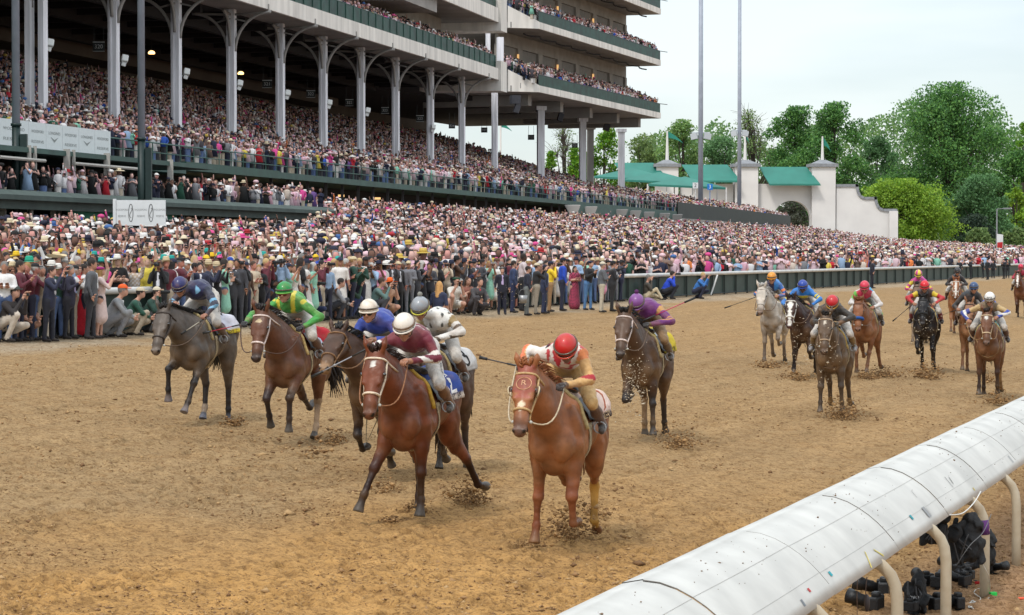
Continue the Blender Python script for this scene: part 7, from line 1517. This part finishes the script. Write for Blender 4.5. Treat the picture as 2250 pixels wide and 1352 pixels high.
    # teal peaked tents before the gate building
    for i, (cx_, py, w_, h_, Yt) in enumerate([(1390, 378, 175, 20, 430), (1450, 386, 170, 18, 420), (1505, 396, 170, 18, 410)]):
        k = Yt/F; b = W(cx_, py+h_*.55, Yt); t = empty('tent', b, label='teal peaked tent roof behind the deck crowd, %s' % ['leftmost', 'middle', 'rightmost, lowest'][i], cat='tent', group='teal peaked tents beside the deck')
        w2 = w_*k/2; mb = MB(); pk = (0, 0, h_*k); cn = [(-w2, -4, 0), (w2, -5, -h_*k*.45), (w2*.9, 5, 0), (-w2*.9, 5, h_*k*.1)]
        mb.add(cn+[pk], [[0, 1, 4], [1, 2, 4], [2, 3, 4], [3, 0, 4]]); mb.add([cn[0], cn[1], (cn[1][0], cn[1][1], cn[1][2]-.35), (cn[0][0], cn[0][1], cn[0][2]-.35)], [[3, 2, 1, 0]]); mb.build('roof', teal, t)
        for c in cn: mb = MB(); mb.tube([c, (c[0], c[1], c[2]-2.5)], .12, 6); mb.build('leg', wm, t)
    for px, py, c, tx, lab in ((1528, 408, (.75, .75, .75), '2', 'white board with the number 2 above the deck crowd'), (1560, 411, lin((24, 120, 200)), '3', 'blue board with the number 3 above the deck crowd')):
        p = W(px, py, 398); k = 398/F; t = empty('number_board', p, label=lab, cat='sign'); mb = MB(); mb.box((0, 0, 0), (12*k, .1, 13*k)); mb.tube([(0, .1, -.4), (0, .1, -2.5)], .05, 5); mb.build('board', mat('nb'+tx, c, rough=.6), t)
        Vt, Ft = text_geo(tx, 8*k); mesh_obj('lettering', [(v[0], -.07, v[1]) for v in Vt], Ft, mat('ink_' + tx, (.85, .85, .85) if tx == '3' else (.05, .05, .05)), t)
    # things over the far crowd at the right edge
    p = W(2204, 548, 330); t = empty('van', p, label='white van roof rising above the far crowd at the right', cat='van'); k = 330/F
    mb = MB(); mb.hexa([(-32*k, -1, -2.2), (32*k, -1, -2.2), (32*k, 1.2, -2.2), (-32*k, 1.2, -2.2), (-27*k, -.9, .0), (24*k, -.9, .25), (24*k, 1.1, .25), (-27*k, 1.1, .0)]); o = mb.build('body', mat('van_white', (.75, .76, .76), rough=.3, coat=.5), t); b = o.modifiers.new('b', 'BEVEL'); b.width = .25; b.segments = 3
    mb = MB(); mb.hexa([(-31*k, -1.03, -1.2), (26*k, -1.03, -1.2), (26*k, -.95, -1.2), (-31*k, -.95, -1.2), (-29*k, -1.0, -.5), (23*k, -1.0, -.4), (23*k, -.94, -.4), (-29*k, -.94, -.5)]); mb.build('window', mat('window_dark'), t)
    p = W(2195, 560, 340); k = 340/F; t = empty('banner', p, label='upright white and red banner flag above the far crowd', cat='banner'); mb = MB(); mb.tube([(-.35, 0, -2), (-.35, 0, 46*k)], .04, 6, (.3, .3, .3)); mb.build('pole', mat('dirty', vcol=True, rough=.8), t)
    mesh_obj('flag', [(-.3, 0, 20*k), (9*k, .1, 16*k), (9*k, 0, 44*k), (-.3, 0, 46*k), (-.25, -.02, 16*k), (8*k, .08, 12*k), (8*k, .0, 28*k), (-.25, -.02, 27*k)], [[0, 1, 2, 3], [4, 5, 6, 7]], mat('bannercloth', vcol=True, rough=.8), t, np.array([(.75, .75, .75)]*4+[lin((190, 40, 44))]*4))
    p = W(2190, 560, 420); k = 420/F; t = empty('street_light', p, label='slim grey street light before the dark trees at the right', cat='street light'); mb = MB(); mb.tube([(0, 0, -2), (0, 0, 100*k)], [.2, .1], 8); mb.tube([(0, 0, 100*k), (20*k, 0, 102*k)], .06, 6); mb.build('pole', cap, t); mb = MB(); mb.box((22*k, 0, 101.5*k), (1.2, .4, .25)); mb.build('lamp', cap, t)
# ------------------------------------------------------------------ remote cameras and cables under the rail
def build_gear():
    bk = mat('gear_black', (.010, .010, .011), rough=.45, var=.3, bump=.3, bscale=60); gl = mat('lens_glass', (.02, .015, .05), rough=.05, coat=1); fab = mat('bag_black', (.012, .012, .013), rough=.85, bump=.8, bscale=18)
    n = ['lying lowest under the second post', 'left of the black hood', 'behind the black hood', 'with a purple lens, right of the black hood', 'partly behind the middle post', 'beside the white cable loops', 'below the hanging black bags', 'at the foot of the post with purple tape', 'at the bottom edge near the middle post', 'smallest, below the black hood', 'next to the red plug', 'right of the middle post at the bottom edge']
    for i, (px, py, rz, sz) in enumerate([(1925, 1345, 2.6, 1.15), (1942, 1312, 2.9, 1.2), (2035, 1290, 1.9, .9), (2062, 1296, 1.2, 1.0), (2110, 1270, .8, 1.0), (2120, 1292, 2.4, .95), (2095, 1262, 2.0, .9), (2178, 1262, 5.5, .8), (2060, 1345, 2.2, 1.1), (2000, 1350, 1.0, .8), (2128, 1278, 4.0, .8), (2105, 1342, 3.4, 1.0)]):
        g = G(px, py); t = empty('camera', (g[0], g[1], g[2]+.055), rz, label='black remote camera on the dirt, %s' % n[i], cat='camera', group='remote cameras under the rail'); t.scale = (sz*1.1,)*3
        mb = MB(); mb.box((0, 0, .02), (.075, .14, .10)); mb.box((0, 0, .085), (.06, .06, .04)); mb.box((0.01, -.055, .03), (.095, .04, .10)); o = mb.build('body', bk, t); bv = o.modifiers.new('b', 'BEVEL'); bv.width = .012; bv.segments = 2
        ang = .35; d = np.array([math.cos(ang), 0, math.sin(ang)*.6]); mb = MB(); c = np.array([.03, 0, .02]); mb.tube([c, c+d*.05, c+d*.052, c+d*.12, c+d*.122, c+d*.20], [.036, .036, .042, .042, .047, .056], 18); o = mb.build('lens', bk, t, True)
        mb = MB(); mb.sphere(c+d*.185, (.012, .045, .045), 14, 6); mb.build('glass', gl, o, True)
        mb = MB(); mb.tube([(0, 0, -.03), (0, 0, -.05)], .03, 10); mb.tube([(0, 0, -.05), (.09, .04, -.055)], .008, 5); mb.tube([(0, 0, -.05), (-.08, .06, -.055)], .008, 5); mb.tube([(0, 0, -.05), (.0, -.1, -.055)], .008, 5); mb.build('stand', bk, t)
    # draped black hoods and hanging bags
    def bag(px, py, w_, h_, d_, lab, seed, Yo=0, hang=0):
        g = G(px, py) if not hang else W(px, py, hang); rr = np.random.default_rng(seed); t = empty('camera_bag' if hang else 'camera_hood', g, label=lab, cat='bag')
        P = [El((0, 0, h_*.35), (w_*.42, d_*.5, h_*.36), .02), El((w_*.12, 0, h_*.7), (w_*.24, d_*.36, h_*.32), .015)]
        for k in range(9): P.append(El((rr.uniform(-.36, .36)*w_, rr.uniform(-.5, .2)*d_, rr.uniform(.12, .85)*h_), (w_*rr.uniform(.08, .2), d_*rr.uniform(.12, .3), h_*rr.uniform(.08, .22)), .006, 0, rr.uniform(-1, 1), rr.uniform(-1, 1)))
        for k in range(6): P.append(Cn((rr.uniform(-.4, .4)*w_, rr.uniform(-.4, .4)*d_, 0.02), (rr.uniform(-.2, .3)*w_, 0, h_*rr.uniform(.5, .95)), .03, .022, .03))
        V, Q = sdf_mesh(P, .013); V = V+(np.sin(V[:, [2]]*38+V[:, [0]]*30)*.012+np.sin(V[:, [0]]*70-V[:, [2]]*24)*.008+(vnoise(V[:, 0]*22, V[:, 2]*22, seed)[:, None]-.5)*.035)*np.array([[.6, 1, .4]]); mesh_obj('fabric', V, Q, fab, t, smooth=True); mb = MB()
        for k in range(4):
            a = rr.uniform(-.4, .4)*w_; mb.tube([(a, -d_*.5, h_*rr.uniform(.6, .95)), (a+rr.uniform(-.1, .1)*w_, -d_*.62, h_*.5), (a+rr.uniform(-.3, .3)*w_, -d_*.5, h_*rr.uniform(.0, .3))], .007, 5)
        mb.build('strap', mat('strap', lin((60, 60, 62)), rough=.5), t); return t
    t = bag(2010, 1345, .26, .36, .22, 'black cloth camera hood with white lettering between two rail posts', 1)
    Vt, Ft = text_geo('OVO', .030); mesh_obj('lettering', [(v[0]-.03, -.128-.0*v[1], v[1]+.15) for v in Vt], Ft, mat('white_ink', (.7, .7, .7)), t)
    bag(2120, 1235, .42, .46, .26, 'largest black camera bag hanging between the posts', 2, hang=22.6); bag(2050, 1195, .32, .34, .20, 'folded black bag hanging left of the middle post', 3, hang=22.2); bag(2165, 1245, .20, .36, .2, 'narrow black bag behind the post with purple tape', 4, hang=23.6)
    def cable(pts, r, c, lab, name='cable'):
        P = [Vector([float(v) for v in p]) for p in pts]; out = []
        for i in range(len(P)-1):
            p0, p1, p2, p3 = P[max(0, i-1)], P[i], P[i+1], P[min(len(P)-1, i+2)]
            for s in range(6): u = s/6; out.append(.5*((2*p1)+(p2-p0)*u+(2*p0-5*p1+4*p2-p3)*u*u+(3*p1-p0-3*p2+p3)*u**3))
        out.append(P[-1]); mb = MB(); mb.tube(out, r, 6, c); mb.build(name, mat('cable', vcol=True, rough=.5), None, True, label=lab, cat='cable')
    gg = lambda px, py, z=.012: G(px, py)+np.array([0, 0, z]); hh = lambda px, py, Y: W(px, py, Y)
    cable([gg(2108, 1320), gg(2130, 1335), gg(2150, 1345), gg(2138, 1322), gg(2128, 1338), gg(2150, 1328), gg(2170, 1318), gg(2182, 1314)], .0045, (.7, .68, .62), 'tangled white cable looping on the dirt by the posts')
    cable([gg(2112, 1328), gg(2140, 1326), gg(2155, 1318), gg(2140, 1305), gg(2150, 1296), gg(2165, 1300)], .004, (.7, .68, .62), 'second white cable beside the tangled one')
    cable([hh(2085, 1132, 21.5), hh(2115, 1128, 22), hh(2140, 1105, 22.6), hh(2155, 1080, 23)], .006, (.72, .7, .65), 'white cable strung from post to post under the rail')
    cable([hh(2153, 1215, 22.6), hh(2160, 1240, 22.6), hh(2172, 1265, 22.7), gg(2176, 1300)], .0045, (.7, .66, .58), 'cream cable running down the post with purple tape')
    cable([hh(2100, 1245, 22), hh(2130, 1200, 22), hh(2160, 1170, 22.3), hh(2178, 1130, 22.6)], .004, (.12, .12, .12), 'thin black wire across the post with purple tape')
    cable([hh(1905, 1268, 17.6), hh(1902, 1300, 17.6), hh(1905, 1318, 17.6)], .004, (.08, .05, .04), 'dark cord with a plug dangling from the rail'); cable([hh(1884, 1272, 17.4), hh(1883, 1310, 17.4), hh(1884, 1360, 17.4)], .003, (.14, .08, .05), 'brown cord hanging straight from the rail edge')
    mb = MB(); p = hh(1905, 1325, 17.6); mb.sphere((0, 0, 0), (.022, .022, .065), 10, 8, (.04, .03, .03)); mb.build('plug', mat('cable', vcol=True, rough=.5), None, True, loc=p, label='dark plug hanging on a cord below the white rail', cat='plug')
    cable([gg(2178, 1308), gg(2185, 1306), gg(2202, 1308), gg(2200, 1314), gg(2184, 1316)], .006, (.02, .02, .02), 'short black bungee loop on the dirt'); cable([gg(2180, 1316), gg(2215, 1318), gg(2262, 1318)], .008, (.03, .03, .03), 'black rod lying on the dirt at the right edge')
    mb = MB(); mb.box((0, 0, .02), (.07, .05, .04), .4); mb.build('clip', mat('green_clip', lin((50, 220, 90)), rough=.4), None, loc=gg(2181, 1313), label='bright green plastic clip at the foot of a post', cat='clip')
    mb = MB(); mb.tube([(0, 0, 0), (.06, 0, 0)], .014, 8); mb.build('plug', mat('orange_plug', lin((230, 90, 50)), rough=.4), None, loc=gg(2237, 1318), label='small orange plug on the black rod', cat='plug'); mb = MB(); mb.tube([(0, 0, 0), (.07, -.02, .01)], .014, 8); mb.build('plug', mat('red_plug', lin((190, 30, 34)), rough=.4), None, loc=gg(2142, 1290, .04), label='red plug lying among the cameras', cat='plug')
import time as _t
_t0 = _t.time()
build_ground(); build_stand(); build_stand_things(); build_outer_fence(); build_inner_rail(); build_far(); print('set', _t.time()-_t0)
build_field(); print('field', _t.time()-_t0)
build_bystanders(); front = build_front_spectators(); print('people', _t.time()-_t0)
for o in scn.objects:
    l = o.get('label')
    if l and len(l.replace('-', ' ').split()) > 16: print('LONG', l); o['label'] = ' '.join(w_ for w_ in l.split() if w_ not in ('the', 'a'))
build_crowd(front); build_clods(); build_gear(); print('all', _t.time()-_t0)
